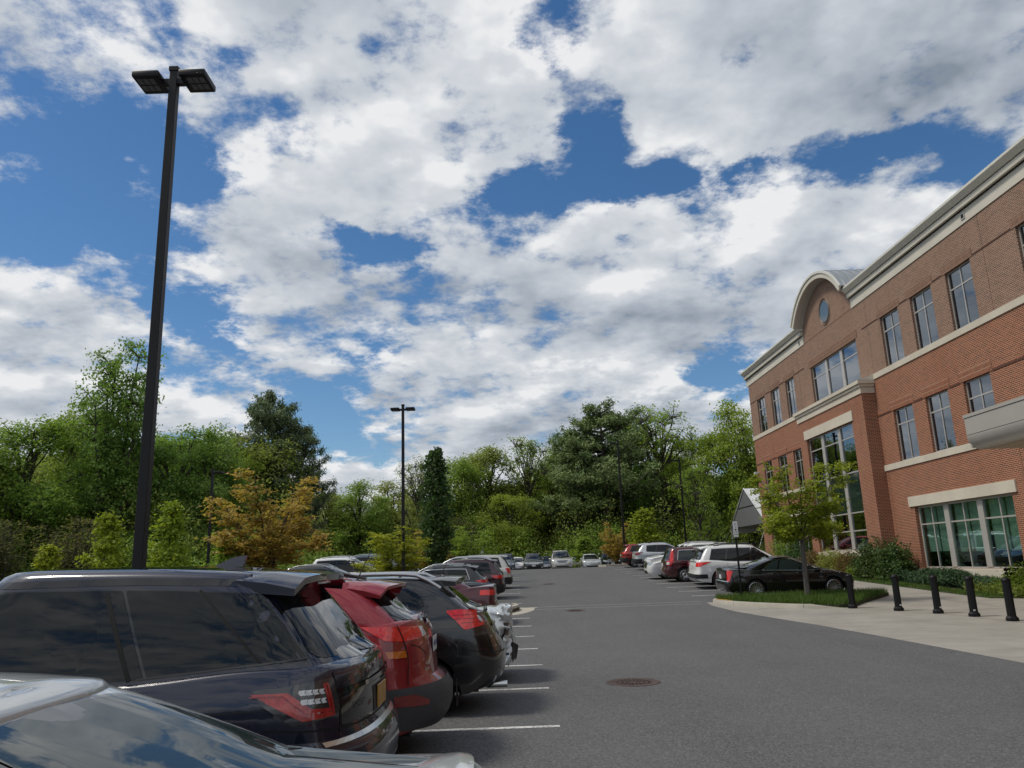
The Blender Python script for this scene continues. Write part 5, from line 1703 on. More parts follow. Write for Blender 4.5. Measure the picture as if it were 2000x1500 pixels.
# ------------------------------------------------------------------ crimson SUV
def crimson_suv():
    c = suv(L=4.57, W=.92, H=1.74, wb=2.64, roh=1.02, r=.355,
            sh=[(0, 1.29), (.6, 1.29), (1.0, 1.22), (1.6, 1.10), (3.1, 1.04), (3.5, 1.02), (4.0, .95), (4.4, .84), (4.57, .78)],
            rear=[(.25, .22), (.36, .06), (.5, .0), (.66, .0), (.715, .05), (.74, .13), (.95, .16), (1.15, .20), (1.3, .27)],
            roof=[(.5, 1.665), (.9, 1.705), (1.6, 1.735), (2.3, 1.735), (2.7, 1.68), (3.0, 1.6)],
            x1b=3.35, x0t=.80, x1t=2.55, x0b=.34, gt=.68, gh=dict(dr=.36, er=3.0), dr=.60, er=2.25)
    c.start((-.70 - c.L / 2, 8.60, 0), ROW_L, 'crimson SUV with white decal on its rear window, between the navy and black SUVs', 'car', crimson, 'parked_suv', GROUP_L)
    P = c.wrap('r')
    c.wheels('spoke', 5, 'alloy', .68)
    c.side_glass([(1.55, .15), (2.45, .05)], t_in=.11, rslant=(.62, .36), fslant=(.42, .08), trim='chrome', zb=lambda x: interp([(.9, 1.31), (1.6, 1.15), (3.2, 1.07)], x))
    rg = c.rear_glass(1.30, 1.615, .70, .60, r=.08)
    c.spoiler(.47, .95, .665, drop=.045, th=.03, curve=.16)
    mb = MB(); mb.box(c.X(.485), c.X(.49), -.14, .14, 1.62, 1.635); mb.build('brake_light', M['tail_dark_red'], c.root)
    c.wiper(rg, .02, 1.30, -.42, 1.335)
    mb = MB(); mb.lathe([(.03, 0), (.028, .03), (.001, .035)], 10, 'x'); o = mb.build('wiper_hub', M['black_plastic'], rg, smooth=40); p, n = c.P_rear(.02, 1.295); o.location = p - Vector((.03, 0, 0))
    # white decal on the glass
    c.put('decal', roundpoly([(.34, 1.50), (.27, 1.50), (.22, 1.44), (.21, 1.37), (.26, 1.36), (.28, 1.41), (.36, 1.43), (.38, 1.47)], .02), c.P_rear, M['white_print'], rg, sides=1, off=.0075, depth=0)
    # lamps
    up = PT(P, ('x', .74, 1.285), ('x', .5, 1.275), ('y', .62, 1.26), ('y', .46, 1.25), ('y', .46, 1.15), ('y', .76, 1.135), ('x', .55, 1.15))
    tl = c.put('tail_light', roundpoly(up, .015), P, M['tail_red'], off=.012, grid=.06)
    wh = PT(P, ('y', .455, 1.25), ('y', .34, 1.245), ('y', .345, 1.16), ('y', .455, 1.15))
    c.put('reverse_light', wh, P, M['lamp_clear'], tl, off=.012, grid=.06)
    lo = PT(P, ('x', .58, 1.148), ('y', .765, 1.133), ('y', .77, 1.055), ('x', .55, 1.06))
    c.put('dark_lens', lo, P, M['tail_dark_red'], tl, off=.012, grid=.06)
    am = PT(P, ('x', .54, 1.056), ('y', .775, 1.052), ('y', .78, .99), ('x', .51, .99))
    c.put('amber_lens', am, P, M['tail_amber'], tl, off=.012, grid=.06)
    c.strip([(P.S(y=.77, z=1.1), .985), (P.S(y=.765, z=1.2), 1.265)], .012, P, M['seam'], 'lens_joint', tl, off=.017)
    sT = P.S(y=.77, z=1.0)
    c.strip([(sT + .03, .74), (sT, 1.0), (sT, 1.29)], .011, P, M['seam'], off=.014)
    c.strip([(P.S(y=.42, z=1.0), .98), (P.S(y=.56, z=1.05), 1.06), (P.S(y=.70, z=1.1), 1.10)], .012, P, M['seam'], 'crease_shade', off=.001)  # shade of the tailgate fold drawn as a dark strip
    c.strip([(-P.S(y=.34, z=1.2), 1.215), (P.S(y=.34, z=1.2), 1.215)], .035, P, crimson, 'tailgate_garnish', sides=1, off=.02)
    pl = c.plate(P, 0, 1.05, 'WL 6AH5', 'plate_white')
    # oval emblem
    mb = MB()
    for (ry, rz_, oy, oz) in ((.075, .052, 0, 0), (.045, .022, 0, .02), (.02, .045, 0, 0)):
        pts = []
        for k in range(25):
            a = 2 * math.pi * k / 24
            p, n = P(oy + ry * math.cos(a), 1.245 + oz + rz_ * math.sin(a)); pts.append(p + n * .022)
        mb.tube(pts, .006, 5, cap=False)
    mb.build('emblem', M['chrome'], c.root, smooth=60)
    c.letters('XLE', .055, P, .45, .90, M['chrome'], c.root, flip=True, off=.008, spacing=1.0)
    c.letters('RAV4', .05, P, .46, .845, M['chrome'], c.root, flip=True, off=.008, spacing=1.0)
    rb = c.rear_bumper(.33, .715, M['grey_plastic'], smax=P.S(x=.52, z=.5), off=.016)
    rp = PT(P, ('x', .46, .655), ('y', .80, .66), ('y', .66, .59), ('y', .68, .55), ('x', .46, .565))
    c.put('reflector', roundpoly(rp, .015), P, M['tail_dark_red'], (rb, rb), off=.024)
    c.strip([(0.0, .20 + .33), (.0, .54)], .01, P, M['seam'], sides=1)
    c.strip([(1.25, .34), (3.2, .34)], .14, c.P_side, M['grey_plastic'], 'sill_cladding', off=.010)
    c.door_gaps([1.62, 2.55]); c.handles([1.8, 2.75], .98); c.mirrors(3.05, 1.08)
    c.rails(1.0, 2.6, .58, 'black_plastic', .05)
    c.antenna(.98, .05, 'rod', lean=-.45, ln=.30)
    c.windshield(1.07, 1.62, .74, .60)
    c.front_face(dict(grille=(.66, .80, .5), head=(.72, .86, .52, .86), lower=(.3, .5, .55)))
crimson_suv()

# ------------------------------------------------------------------ black crossover
def black_suv():
    c = suv(L=4.66, W=.90, H=1.70, wb=2.69, roh=.98, r=.345,
            sh=[(0, 1.20), (.4, 1.235), (.9, 1.25), (1.5, 1.15), (3.1, 1.05), (3.5, 1.03), (4.1, .95), (4.5, .83), (4.66, .77)],
            rear=[(.25, .26), (.36, .10), (.5, .01), (.62, 0), (.75, .02), (.9, .08), (1.1, .17), (1.25, .28)],
            roof=[(.5, 1.60), (.9, 1.665), (1.6, 1.70), (2.3, 1.70), (2.8, 1.63), (3.1, 1.53)],
            x1b=3.45, x0t=.88, x1t=2.6, x0b=.34, gt=.63, gh=dict(dr=.30, er=3.6), dr=.54, er=2.9)
    c.start((-.15 - c.L / 2, 11.12, 0), ROW_L, 'glossy black SUV with silver roof rails beyond the crimson SUV', 'car', black, 'parked_suv', GROUP_L)
    P = c.wrap('r')
    c.wheels('spoke', 5, 'alloy', .70)
    c.side_glass([(1.62, .16), (2.55, .05)], t_in=.13, rslant=(.60, .22), fslant=(.46, .10), frame='gloss_black', zb=lambda x: interp([(.9, 1.33), (1.3, 1.24), (1.8, 1.15), (3.3, 1.08)], x), rr=.10)
    rg = c.rear_glass(1.22, 1.575, .66, .55, r=.10)
    c.spoiler(.50, 1.0, .58, drop=.0, th=.05, curve=.12, rise=.01)
    c.wiper(rg, .02, 1.22, -.40, 1.27)
    tlp = PT(P, ('x', .74, 1.275), ('x', .52, 1.285), ('x', .34, 1.265), ('y', .74, 1.215), ('y', .68, 1.13), ('y', .72, 1.085), ('x', .50, 1.035))
    tl = c.put('tail_light', roundpoly(tlp, .03), P, M['tail_red'], off=.016, grid=.05)
    for zz_ in (1.12, 1.17, 1.215):
        c.strip([(P.S(x=.60 - (1.25 - zz_) * .5, z=zz_), zz_), (P.S(y=.74, z=zz_), zz_)], .007, P, M['tail_dark_red'], 'lens_rib', tl, off=.019)
    aw = P.S(y=.735, z=1.15)
    c.put('reverse_light', [(aw + .028 * math.cos(k / 14 * 6.283), 1.155 + .042 * math.sin(k / 14 * 6.283)) for k in range(14)], P, M['lamp_clear'], tl, off=.021, grid=.1)
    sT = P.S(y=.70, z=1.0)
    c.strip([(sT + .02, .74), (sT + .02, 1.03)], .010, P, M['seam'])
    c.strip([(P.S(x=.5, z=.76), .80), (P.S(y=.7, z=.72), .74), (0, .72)], .010, P, M['seam'])
    c.plate(P, 0, .93, '', 'plate_white')
    c.strip([(-.42, 1.06), (.42, 1.06)], .03, P, M['chrome'], 'tailgate_trim', sides=1, off=.014)
    rb = c.rear_bumper(.36, .72, black, smax=P.S(x=.58, z=.55), off=.008)
    c.put('valance', roundpoly([(-.6, .30), (.6, .30), (.6, .42), (-.6, .42)], .03), P, M['black_plastic'], sides=1, off=.012)
    for s in (.52,):
        mb = MB(); mb.tube([(c.X(-.02), s, .33), (c.X(.25), s, .33)], [.042, .042], 14); mb.build('exhaust_tip', M['chrome'], c.root, smooth=50)
    # mud flap behind the near rear wheel
    for sd in (1, -1):
        MB().box(c.X(.60), c.X(.615), sd * .84 - .10, sd * .84 + .07, .14, .46).build('mud_flap', M['rubber'], c.root)
    c.door_gaps([1.66, 2.62]); c.handles([1.85, 2.85], .97, M['chrome']); c.mirrors(3.15, 1.08)
    c.rails(.82, 2.75, .585, 'satin_rail', .055, .026)
    c.antenna(.90, 0, 'rod', lean=-.5, ln=.22)
    c.windshield(1.08, 1.56, .72, .56)
    c.front_face(dict(grille=(.62, .80, .4), head=(.72, .88, .5, .84), lower=(.3, .46, .5)))
black_suv()

# ------------------------------------------------------------------ silver sedan in the foreground
def near_sedan():
    c = sedan(L=4.75, W=.90, H=1.455, wb=2.75, roh=1.02, r=.33, deck=1.01, x0b=.58, x0t=1.62, gt=.60,
              sh=[(0, .97), (.25, 1.0), (.6, 1.005), (.9, .99), (1.6, .955), (3.1, .92), (3.6, .89), (4.1, .82), (4.6, .73), (4.75, .66)],
              roof=[(1.2, 1.34), (1.65, 1.405), (2.2, 1.45), (2.7, 1.455), (3.1, 1.40), (3.4, 1.3)],
              x1b=3.7, x1t=2.85, gh=dict(wb=.80, wt=.60, dr=.36, drt=.12, er=3.0, rcrown=.05, bulge=.03, redge=.022), crown=.045)
    c.start((-.06 - c.L / 2, 2.93, 0), ROW_L, 'silver grey sedan nearest the camera, its sloping rear window mirroring the sky', 'car', silver, 'parked_sedan', GROUP_L)
    P = c.wrap('r')
    c.wheels('spoke', 7, 'alloy', .68)
    c.side_glass([(1.75, .10), (2.75, .05)], t_in=.10, rslant=(.75, .16), fslant=(.42, .10), trim='chrome')
    poly = [(-.64, 1.04), (-.35, 1.022), (0, 1.015), (.35, 1.022), (.64, 1.04), (.595, 1.16), (.54, 1.28), (.50, 1.365), (.28, 1.382), (0, 1.388), (-.28, 1.382), (-.50, 1.365), (-.54, 1.28), (-.595, 1.16)]
    rw_ = c.put('rear_window', roundpoly(poly, .04), c.P_rear, M['gloss_black'], sides=1, off=.002, depth=0)[0]
    p2 = [(x * .965, 1.2 + (z - 1.2) * .955) for x, z in poly]
    c.put('pane', roundpoly(p2, .05), c.P_rear, M['car_glass_clear'], rw_, sides=1, off=.005, depth=0)
    c.strip([(.20, -.80), (.16, -.5), (.15, 0), (.16, .5), (.20, .80)], .009, c.P_top, M['seam'], sides=1)
    c.strip([(.18, .62), (.55, .70), (.80, .765)], .009, c.P_top, M['seam'])
    # lip on the boot lid
    rows = []; N = 14
    V = []; F = []
    for k in range(N + 1):
        y = -.66 + 1.32 * k / N; p, n = c.P_top(.26, y); e = .045 * (1 - (abs(y) / .67) ** 6); x_ = .11 + .07 * (abs(y) / .66) ** 3
        V += [(c.X(.36), y, p.z + .002), (c.X(x_ + .05), y, p.z + e), (c.X(x_), y, p.z + e * .8), (c.X(x_ + .01), y, p.z - .02), (c.X(.3), y, p.z - .02)]
    for i in range(N):
        for j in range(5): F.append((i * 5 + j, i * 5 + (j + 1) % 5, i * 5 + 5 + (j + 1) % 5, i * 5 + 5 + j))
    F += [(0, 1, 2, 3, 4), tuple(N * 5 + j for j in range(4, -1, -1))]
    MB().add(V, F).build('boot_lip', silver, c.root, smooth=40)
    tl = c.put('tail_light', roundpoly(PT(P, ('x', .55, .93), ('y', .55, .93), ('y', .55, .78), ('x', .5, .80)), .03), P, M['tail_red'], off=.01)
    c.plate(P, 0, .80, '', 'plate_white')
    c.rear_bumper(.28, .66, silver, smax=P.S(x=.55, z=.5), off=.008)
    c.door_gaps([1.9, 2.9]); c.handles([2.1, 3.1], .86); c.mirrors(3.4, .95)
    for sd in (1, -1):       # roof channel
        c.strip([(1.75, .50 * sd), (2.9, .50 * sd)], .012, c.P_top, M['seam'], 'roof_channel', sides=1, off=.002)
    c.windshield(.95, 1.36, .70, .52)
    c.front_face(dict(grille=(.5, .66, .45), head=(.58, .72, .5, .84), lower=(.24, .4, .5)))
near_sedan()

# ------------------------------------------------------------------ cars farther away
def far_car(c, loc, rz, label, pm, group, name='parked_car', cat='car', wheels=('spoke', 5, 'alloy', .66), glass=([(1.55, .14), (2.5, .05)], {}), rear=None, lamp=None, plate='', mirror=None,
            rails=None, spoiler=None, antenna=None, front=None, clad=None, bumper=True, rg=None, ws=None, handle=None, lens='tail_red'):
    c.start(loc, rz, label, cat, pm, name, group)
    P = c.wrap('r')
    c.wheels(*wheels)
    c.side_glass(glass[0], **glass[1])
    if rg:
        r_ = c.rear_glass(*rg); c.wiper(r_, .02, rg[0], -.36, rg[0] + .04)
    if ws: c.windshield(*ws)
    if lamp:
        tl = c.put('tail_light', roundpoly(PT(P, *lamp), .02), P, M[lens], off=.012)
    c.plate(P, 0, sinterp([(0, .9)], 0) if not rear else rear, plate, 'plate_white')
    if bumper: c.rear_bumper(.34, .68, clad or pm, off=.01)
    if clad is not None:
        c.strip([(c.xr + c.r + .1, c.zb + .09), (c.xf - c.r - .1, c.zb + .09)], .13, c.P_side, clad, 'sill_cladding', off=.010)
        ra = c.r + c.arch
        for xc in (c.xr, c.xf):
            path = [(xc - (ra + .03) * math.cos(R(180 * k / 14)), c.r + (ra + .03) * math.sin(R(180 * k / 14))) for k in range(1, 14)]
            c.strip(path, .075, c.P_side, clad, 'arch_cladding', off=.008)
    c.door_gaps([b + .05 for b, s_ in glass[0]])
    c.handles([b + .28 for b, s_ in glass[0]], handle or (sinterp(c.sh, 2.2) - .12))
    if mirror: c.mirrors(*mirror)
    if rails: c.rails(*rails)
    if spoiler: c.spoiler(*spoiler[0], **spoiler[1])
    if antenna: c.antenna(*antenna)
    if front: c.front_face(front)
    return c
FR_SUV = dict(grille=(.62, .86, .48), head=(.74, .90, .5, .88), lower=(.3, .46, .55), plate='')
FR_SED = dict(grille=(.48, .64, .38), head=(.56, .70, .46, .82), lower=(.24, .38, .5), plate='')

# silver car with the crushed rear, beyond the black SUV
def crushed():
    c = sedan(L=4.6, W=.88, H=1.45, deck=1.10)
    rs = random.Random(3)
    bm = bmesh.new(); bm.from_mesh(c.me)
    bmesh.ops.subdivide_edges(bm, edges=[e for e in bm.edges if max(v.co.x for v in e.verts) < c.X(.5)], cuts=1, use_grid_fill=True)
    from mathutils import noise as mn
    for v in bm.verts:
        u = c.X(.55) - v.co.x
        if u > 0:
            k = min(1, u / .4) * .09
            n_ = mn.noise_vector(v.co * 5.0) + .5 * mn.noise_vector(v.co * 13)
            v.co += n_ * k
    bm.to_mesh(c.me); c.bvh = BVHTree.FromBMesh(bm); bm.free()
    sh_smooth(c.me, 25)
    far_car(c, (-.02 - c.L / 2, 13.68, 0), ROW_L, 'silver car with crumpled rear end, just beyond the black SUV', silver, GROUP_L, 'parked_sedan', glass=([(1.75, .10), (2.7, .05)], dict(t_in=.1, rslant=(.7, .14))),
            rear=.75, mirror=(3.2, .95), rg=None, bumper=False)
    P = c.wrap('r')
    c.put('tail_light', [(.5, .9), (.8, .92), (.8, .75), (.5, .72)], P, M['lamp_dark'], off=.02)
    for k in range(5):
        a = rs.uniform(.3, 1.0); z = rs.uniform(.45, .95)
        c.strip([(a, z), (a + rs.uniform(-.1, .1), z - .12), (a + rs.uniform(-.15, .15), z - .25)], .025, c.P_rear, M['seam'], 'crack', sides=1, off=.01)
    mb = MB(); mb.add([(c.X(.02), .75, .62), (c.X(-.06), .55, .55), (c.X(-.02), .5, .34), (c.X(.05), .72, .36), (c.X(.06), .75, .62), (c.X(.0), .55, .55), (c.X(.04), .5, .34), (c.X(.1), .72, .36)],
                      [(0, 1, 2, 3), (7, 6, 5, 4), (0, 4, 5, 1), (1, 5, 6, 2), (2, 6, 7, 3), (3, 7, 4, 0)])
    mb.build('torn_bumper', M['black_plastic'], c.root)
crushed()

far_car(sedan(L=4.75, W=.91, H=1.47, deck=1.13, x0b=.62), (-.50 - 2.375, 24.45, G(24.4)), ROW_L, 'dark red sedan with high boot, before the mulched island in the left row', maroon, GROUP_L, 'parked_sedan',
        glass=([(1.75, .10), (2.75, .05)], dict(t_in=.1, rslant=(.7, .14), trim='chrome')), rear=.80, lamp=[('x', .50, 1.02), ('y', .55, 1.03), ('y', .55, .87), ('x', .42, .88)], mirror=(3.3, .98), rg=(1.10, 1.37, .62, .54, .05))
far_car(suv(L=4.65, W=.90, H=1.58, rearz=1.06, x0t=.62, x0b=.18, gt=.64), (-.92 - 2.325, 30.55, G(30.5) - .03), ROW_L, 'black crossover with roof rails just past the mulched island', black, GROUP_L, 'parked_suv',
        glass=([(1.5, .14), (2.5, .05)], dict(t_in=.1, rslant=(.55, .25), trim='satin_rail')), rear=.85, lamp=[('x', .45, 1.05), ('y', .5, 1.05), ('y', .5, .93), ('x', .35, .94)], mirror=(3.2, 1.05),
        rg=(1.08, 1.45, .68, .58, .06), rails=(.75, 2.7, .55, 'satin_rail', .05), spoiler=((.4, .8, .6), {}), clad=M['black_plastic'], antenna=(.95, 0, 'fin'))
far_car(suv(L=4.8, W=.95, H=1.70, rearz=1.08, x0t=.5, gt=.68), (-.36 - 2.4, 34.2, G(34.2) - .05), ROW_L, 'plum coloured SUV with long silver roof rails, behind the black crossover', plum, GROUP_L, 'parked_suv',
        glass=([(1.5, .14), (2.55, .05)], dict(t_in=.1, rslant=(.42, .2), trim=None)), rear=.85, lamp=[('x', .62, 1.04), ('y', .62, 1.05), ('y', .64, .92), ('x', .40, .91)], mirror=(3.3, 1.06),
        rg=(1.08, 1.52, .74, .64, .06), rails=(.6, 2.9, .60, 'satin_rail', .09, .03), spoiler=((.3, .7, .64), {}), clad=M['black_plastic'])
far_car(suv(L=4.95, W=.98, H=1.76, rearz=1.12, x0t=.48, gt=.72), (-.06 - 2.475, 40.2, G(40.2) - .10), ROW_L, 'silver SUV with white roof spoiler, farthest car visible in the left row', pearl, GROUP_L, 'parked_suv',
        glass=([(1.6, .14), (2.65, .05)], dict(t_in=.1, rslant=(.40, .2), frame='gloss_black')), rear=.88, lamp=[('x', .35, 1.12), ('y', .66, 1.13), ('y', .68, .86), ('x', .22, .88)], mirror=(3.4, 1.08),
        rg=(1.14, 1.58, .74, .64, .06), spoiler=((.2, .65, .66), {}), clad=M['black_plastic'])

# second left row, noses to the aisle median; mostly roofs are seen
B = [(31.0, sedan(L=4.7, W=.90, H=1.46), slate, 'grey blue sedan, nearest roof showing in the second left row', 'parked_sedan'),
     (33.7, sedan(L=4.7, W=.90, H=1.43), silver, 'silver sedan roof in the second left row beside the grey blue one', 'parked_sedan'),
     (36.4, suv(L=4.6, W=.90, H=1.58, gt=.66), charcoal, 'charcoal crossover roof in the second left row before the white SUV', 'parked_suv'),
     (41.8, suv(L=4.75, W=.94, H=1.80, gt=.70), white, 'white SUV in the second left row behind the yellow green tree', 'parked_suv'),
     (44.6, sedan(L=4.7, W=.90, H=1.48), white, 'white sedan in the second left row by the middle lamp post', 'parked_sedan'),
     (50.2, suv(L=4.7, W=.92, H=1.70, gt=.66), slate, 'grey blue SUV in the second left row near the columnar tree', 'parked_suv'),
     (52.9, sedan(L=4.7, W=.90, H=1.45), black, 'black sedan at the far end of the second left row', 'parked_sedan')]
for y, c, pm, lb, nm in B:
    isS = nm == 'parked_suv'
    far_car(c, (-8.45, y, G(y) - .05), 0, lb, pm, GROUP_B, nm, glass=([(1.6, .12), (2.6, .05)], dict(t_in=.1, rslant=(.4 if isS else .7, .18))), rear=.8,
            lamp=[('x', .4, .95), ('y', .6, .96), ('y', .6, .8), ('x', .35, .8)], mirror=(3.25, 1.0 if isS else .93), ws=(1.08 if isS else .97, c.H - .1, .70, .55),
            rails=(.8, 2.6, .56, 'satin_rail', .05) if isS else None, front=FR_SUV if isS else FR_SED)

# ------------------------------------------------------------------ row along the building
def black_sedan():
    c = sedan(L=4.87, W=.92, H=1.47, wb=2.88, roh=1.10, r=.345, deck=1.06, x0b=.62, x0t=1.72, gt=.57,
              sh=[(0, 1.05), (.35, 1.055), (.9, 1.02), (1.6, .985), (3.1, .945), (3.7, .935), (4.3, .85), (4.7, .74), (4.87, .66)],
              roof=[(1.35, 1.36), (1.8, 1.43), (2.3, 1.47), (2.7, 1.465), (3.1, 1.40), (3.4, 1.32)], x1b=3.65, x1t=2.72, er=5.5, ef=3.6)
    c.start((7.80 + c.L / 2, 30.32, G(30.3) + .01), 0, 'glossy black sedan with multi spoke alloy wheels beside the grass island', 'car', black, 'parked_sedan', GROUP_R)
    P = c.wrap('r')
    c.wheels('spoke', 14, 'alloy', .74)
    c.side_glass([(1.98, .16), (2.80, .06)], t_in=.085, rslant=(.78, .14), fslant=(.50, .10), trim='chrome', glass='car_glass_clear', zb=lambda x: sinterp(c.sh, x) + .025, gap=.03)
    c.rear_glass(1.085, 1.395, .66, .54, .06)
    tl = PT(P, ('x', .30, 1.035), ('y', .74, 1.05), ('y', .76, .66), ('x', .14, .66))
    t2 = c.put('tail_light', roundpoly(tl, .02), P, M['tail_red'], off=.014)
    c.put('tailgate_panel', roundpoly([(-.70, .70), (.70, .70), (.70, .98), (-.70, .98)], .03), P, M['gloss_black'], sides=1, off=.004)
    c.plate(P, 0, .80, '', 'plate_white')
    c.strip([(-.85, .645), (.85, .645)], .03, P, M['chrome'], 'bumper_trim', sides=1, off=.012)
    c.rear_bumper(.28, .62, black, off=.008)
    c.strip([(-.5, 1.06), (.5, 1.06)], .05, P, black, 'boot_lip', sides=1, off=.02)
    mb = MB(); mb.tube([(c.X(.02), -.55, .30), (c.X(.3), -.55, .30)], .04, 12); mb.build('exhaust_tip', M['chrome'], c.root, smooth=50)
    c.door_gaps([2.02, 2.98]); c.handles([1.80, 2.75], .90, chrome=False); c.mirrors(3.42, .985, black)
    c.put('fender_vent', roundpoly([(3.75, .80), (4.05, .76), (4.0, .73), (3.72, .76)], .01), c.P_side, M['alloy_dark'], off=.004)
    c.windshield(.98, 1.37, .72, .54)
    c.antenna(1.9, 0, 'fin', black)
    c.front_face(dict(grille=(.46, .68, .36), head=(.52, .76, .44, .80), lower=(.24, .36, .5)))
    c.strip([(.6, .86), (4.3, .74)], .006, c.P_side, M['seam'], 'crease_shade', off=.001)  # flank fold drawn as a dark strip, shade in its colour
black_sedan()
def white_suv():
    c = suv(L=4.95, W=.995, H=1.80, wb=2.82, roh=1.10, r=.38, rearz=1.17, belt=1.08, hood=1.06, nose=.85, x0t=.55, x0b=.22, gt=.70, er=4.2)
    far_car(c, (7.95 + c.L / 2, 35.75, G(35.7) + .05), 0, 'large white SUV with black roof rails behind the black sedan', white, GROUP_R, 'parked_suv', wheels=('spoke', 5, 'alloy_dark', .72),
            glass=([(1.35, .16), (2.45, .08)], dict(t_in=.11, rslant=(.42, .26), trim='satin_rail', fslant=(.42, .10))), rear=.92, mirror=(3.5, 1.14), rg=(1.19, 1.62, .76, .62, .09),
            lamp=[('x', .66, 1.13), ('x', .3, 1.115), ('y', .62, 1.10), ('y', .64, .92), ('x', .22, .93)], spoiler=((.22, .68, .66), dict(curve=.12)), rails=(.95, 3.1, .62, 'black_plastic', .06), clad=M['black_plastic'], bumper=False, ws=(1.14, 1.70, .78, .62), front=FR_SUV)
    P = c.wrap('r')
    c.strip([(-.62, 1.12), (.62, 1.12)], .03, P, M['seam'], 'tailgate_handle', sides=1, off=.01)
    sm = P.S(x=.5, z=.5)
    c.put('rear_bumper', [(-sm, .42), (sm, .42), (sm, .60), (-sm, .60)], P, M['black_plastic'], sides=1, off=.012)
    c.put('skid_plate', roundpoly([(-.72, .30), (.72, .30), (.8, .42), (-.8, .42)], .03), P, M['steel'], sides=1, off=.02)
    mb = MB(); mb.tube([c.P_top(x, -.3)[0] + Vector((0, 0, .05)) for x in (1.2, 1.25)], .012, 6)
    for x in (1.3, 2.5):
        mb.tube([c.P_top(x, y)[0] + Vector((0, 0, .075)) for y in (-.6, -.3, 0, .3, .6)], .018, 6)
    mb.build('cross_bar', M['black_plastic'], c.root)
white_suv()
far_car(suv(L=4.55, W=.92, H=1.66, rearz=1.08, gt=.64, x0t=.55), (8.45 + 2.275, 38.35, G(38.3)), 0, 'dark grey SUV wedged between the white SUV and the maroon one', gunmetal, GROUP_R, 'parked_suv',
        glass=([(1.5, .14), (2.5, .05)], dict(t_in=.1, rslant=(.5, .22))), rear=.92, lamp=[('x', .35, 1.06), ('y', .56, 1.06), ('y', .58, .88), ('x', .25, .9)], mirror=(3.2, 1.05), rg=(1.10, 1.52, .70, .60, .06), spoiler=((.28, .7, .62), {}), rails=(.8, 2.6, .56, 'black_plastic', .05))
def maroon_suv():
    c = suv(L=4.55, W=.91, H=1.70, wb=2.62, roh=.98, r=.36, rearz=1.06, belt=1.02, x0t=.42, x0b=.12, gt=.66)
    far_car(c, (7.62 + c.L / 2, 40.95, G(40.9)), 0, 'maroon SUV with tall corner tail light and silver hubcap wheels', maroon, GROUP_R, 'parked_suv', wheels=('disc', 6, 'alloy', .64),
            glass=([(1.45, .16), (2.4, .06)], dict(t_in=.12, rslant=(.55, .35), trim='chrome', glass='car_glass_clear', rr=.08)), rear=.86, mirror=(3.15, 1.05), rg=(1.08, 1.58, .64, .56, .05), rails=None, ws=(1.08, 1.6, .72, .58), antenna=(.7, 0, 'rod'))
    Pd = c.P_diag(42, .45, .62)
    c.put('tail_light', roundpoly([(.02, 1.06), (.16, 1.06), (.13, 1.36), (.06, 1.55), (.0, 1.56), (.0, 1.36)], .02), Pd, M['tail_red'], off=.014, grid=.06)
    P = c.wrap('r')
    c.put('tail_light', roundpoly(PT(P, ('x', .42, 1.05), ('y', .74, 1.05), ('y', .76, .86), ('x', .28, .82)), .02), P, M['tail_red'], off=.012)
    c.put('reverse_light', roundpoly(PT(P, ('x', .26, .99), ('y', .745, 1.0), ('y', .75, .87), ('x', .24, .88)), .015), P, M['lamp_clear'], off=.017)
    c.put('valance', [(-.7, .28), (.7, .28), (.7, .40), (-.7, .40)], P, M['black_plastic'], sides=1, off=.014)
maroon_suv()
far_car(suv(L=4.7, W=.94, H=1.84, gt=.70, x0t=.45), (7.2 + 2.35, 43.6, G(43.6)), ROW_L, 'white SUV parked nose out, only its long roof showing above the maroon SUV', white, GROUP_R, 'parked_suv',
        glass=([(1.6, .12), (2.6, .05)], dict(t_in=.1, rslant=(.4, .18))), rear=.9, lamp=[('x', .4, 1.05), ('y', .6, 1.06), ('y', .6, .9), ('x', .3, .9)], mirror=(3.25, 1.08), rg=(1.1, 1.66, .72, .64, .06), spoiler=((.0, .6, .66), {}), rails=(.7, 2.8, .58, 'satin_rail', .05), antenna=(1.2, 0, 'rod'), front=FR_SUV, ws=(1.1, 1.72, .74, .62))
far_car(suv(L=4.65, W=.94, H=1.68, gt=.64, hood=1.02, nose=.86), (8.05 + 2.325, 48.75, G(48.7) + .03), ROW_L, 'white crossover parked nose out with slim headlights, left of the maroon SUV', white, GROUP_R, 'parked_suv',
        glass=([(1.6, .12), (2.6, .05)], dict(t_in=.1, rslant=(.4, .18))), rear=.9, lamp=[('x', .4, 1.05), ('y', .6, 1.06), ('y', .6, .9), ('x', .3, .9)], mirror=(3.25, 1.06),
        front=dict(grille=(.42, .72, .55), grille_w2=.4, head=(.80, .86, .55, .98), lower=(.28, .36, .5), plate='', trim=False), ws=(1.08, 1.56, .74, .6), clad=M['black_plastic'])
far_car(suv(L=4.4, W=.92, H=1.68, gt=.62, rearz=1.10, x0t=.6, x0b=.22), (8.02 + 2.2, 53.4, G(53.4) + .08), 0, 'pale silver crossover with rear to the lane, before the red SUV', icewhite, GROUP_R, 'parked_suv', wheels=('spoke', 5, 'alloy', .7),
        glass=([(1.45, .14), (2.35, .05)], dict(t_in=.12, rslant=(.6, .28))), rear=.88, lamp=[('x', .55, 1.12), ('y', .62, 1.10), ('y', .64, .92), ('x', .28, .92)], lens='tail_dark_red', mirror=(3.0, 1.08), rg=(1.12, 1.52, .68, .56, .06), spoiler=((.35, .8, .6), {}), clad=M['black_plastic'], ws=(1.08, 1.58, .72, .58), rails=(1.0, 2.4, .54, 'black_plastic', .04))
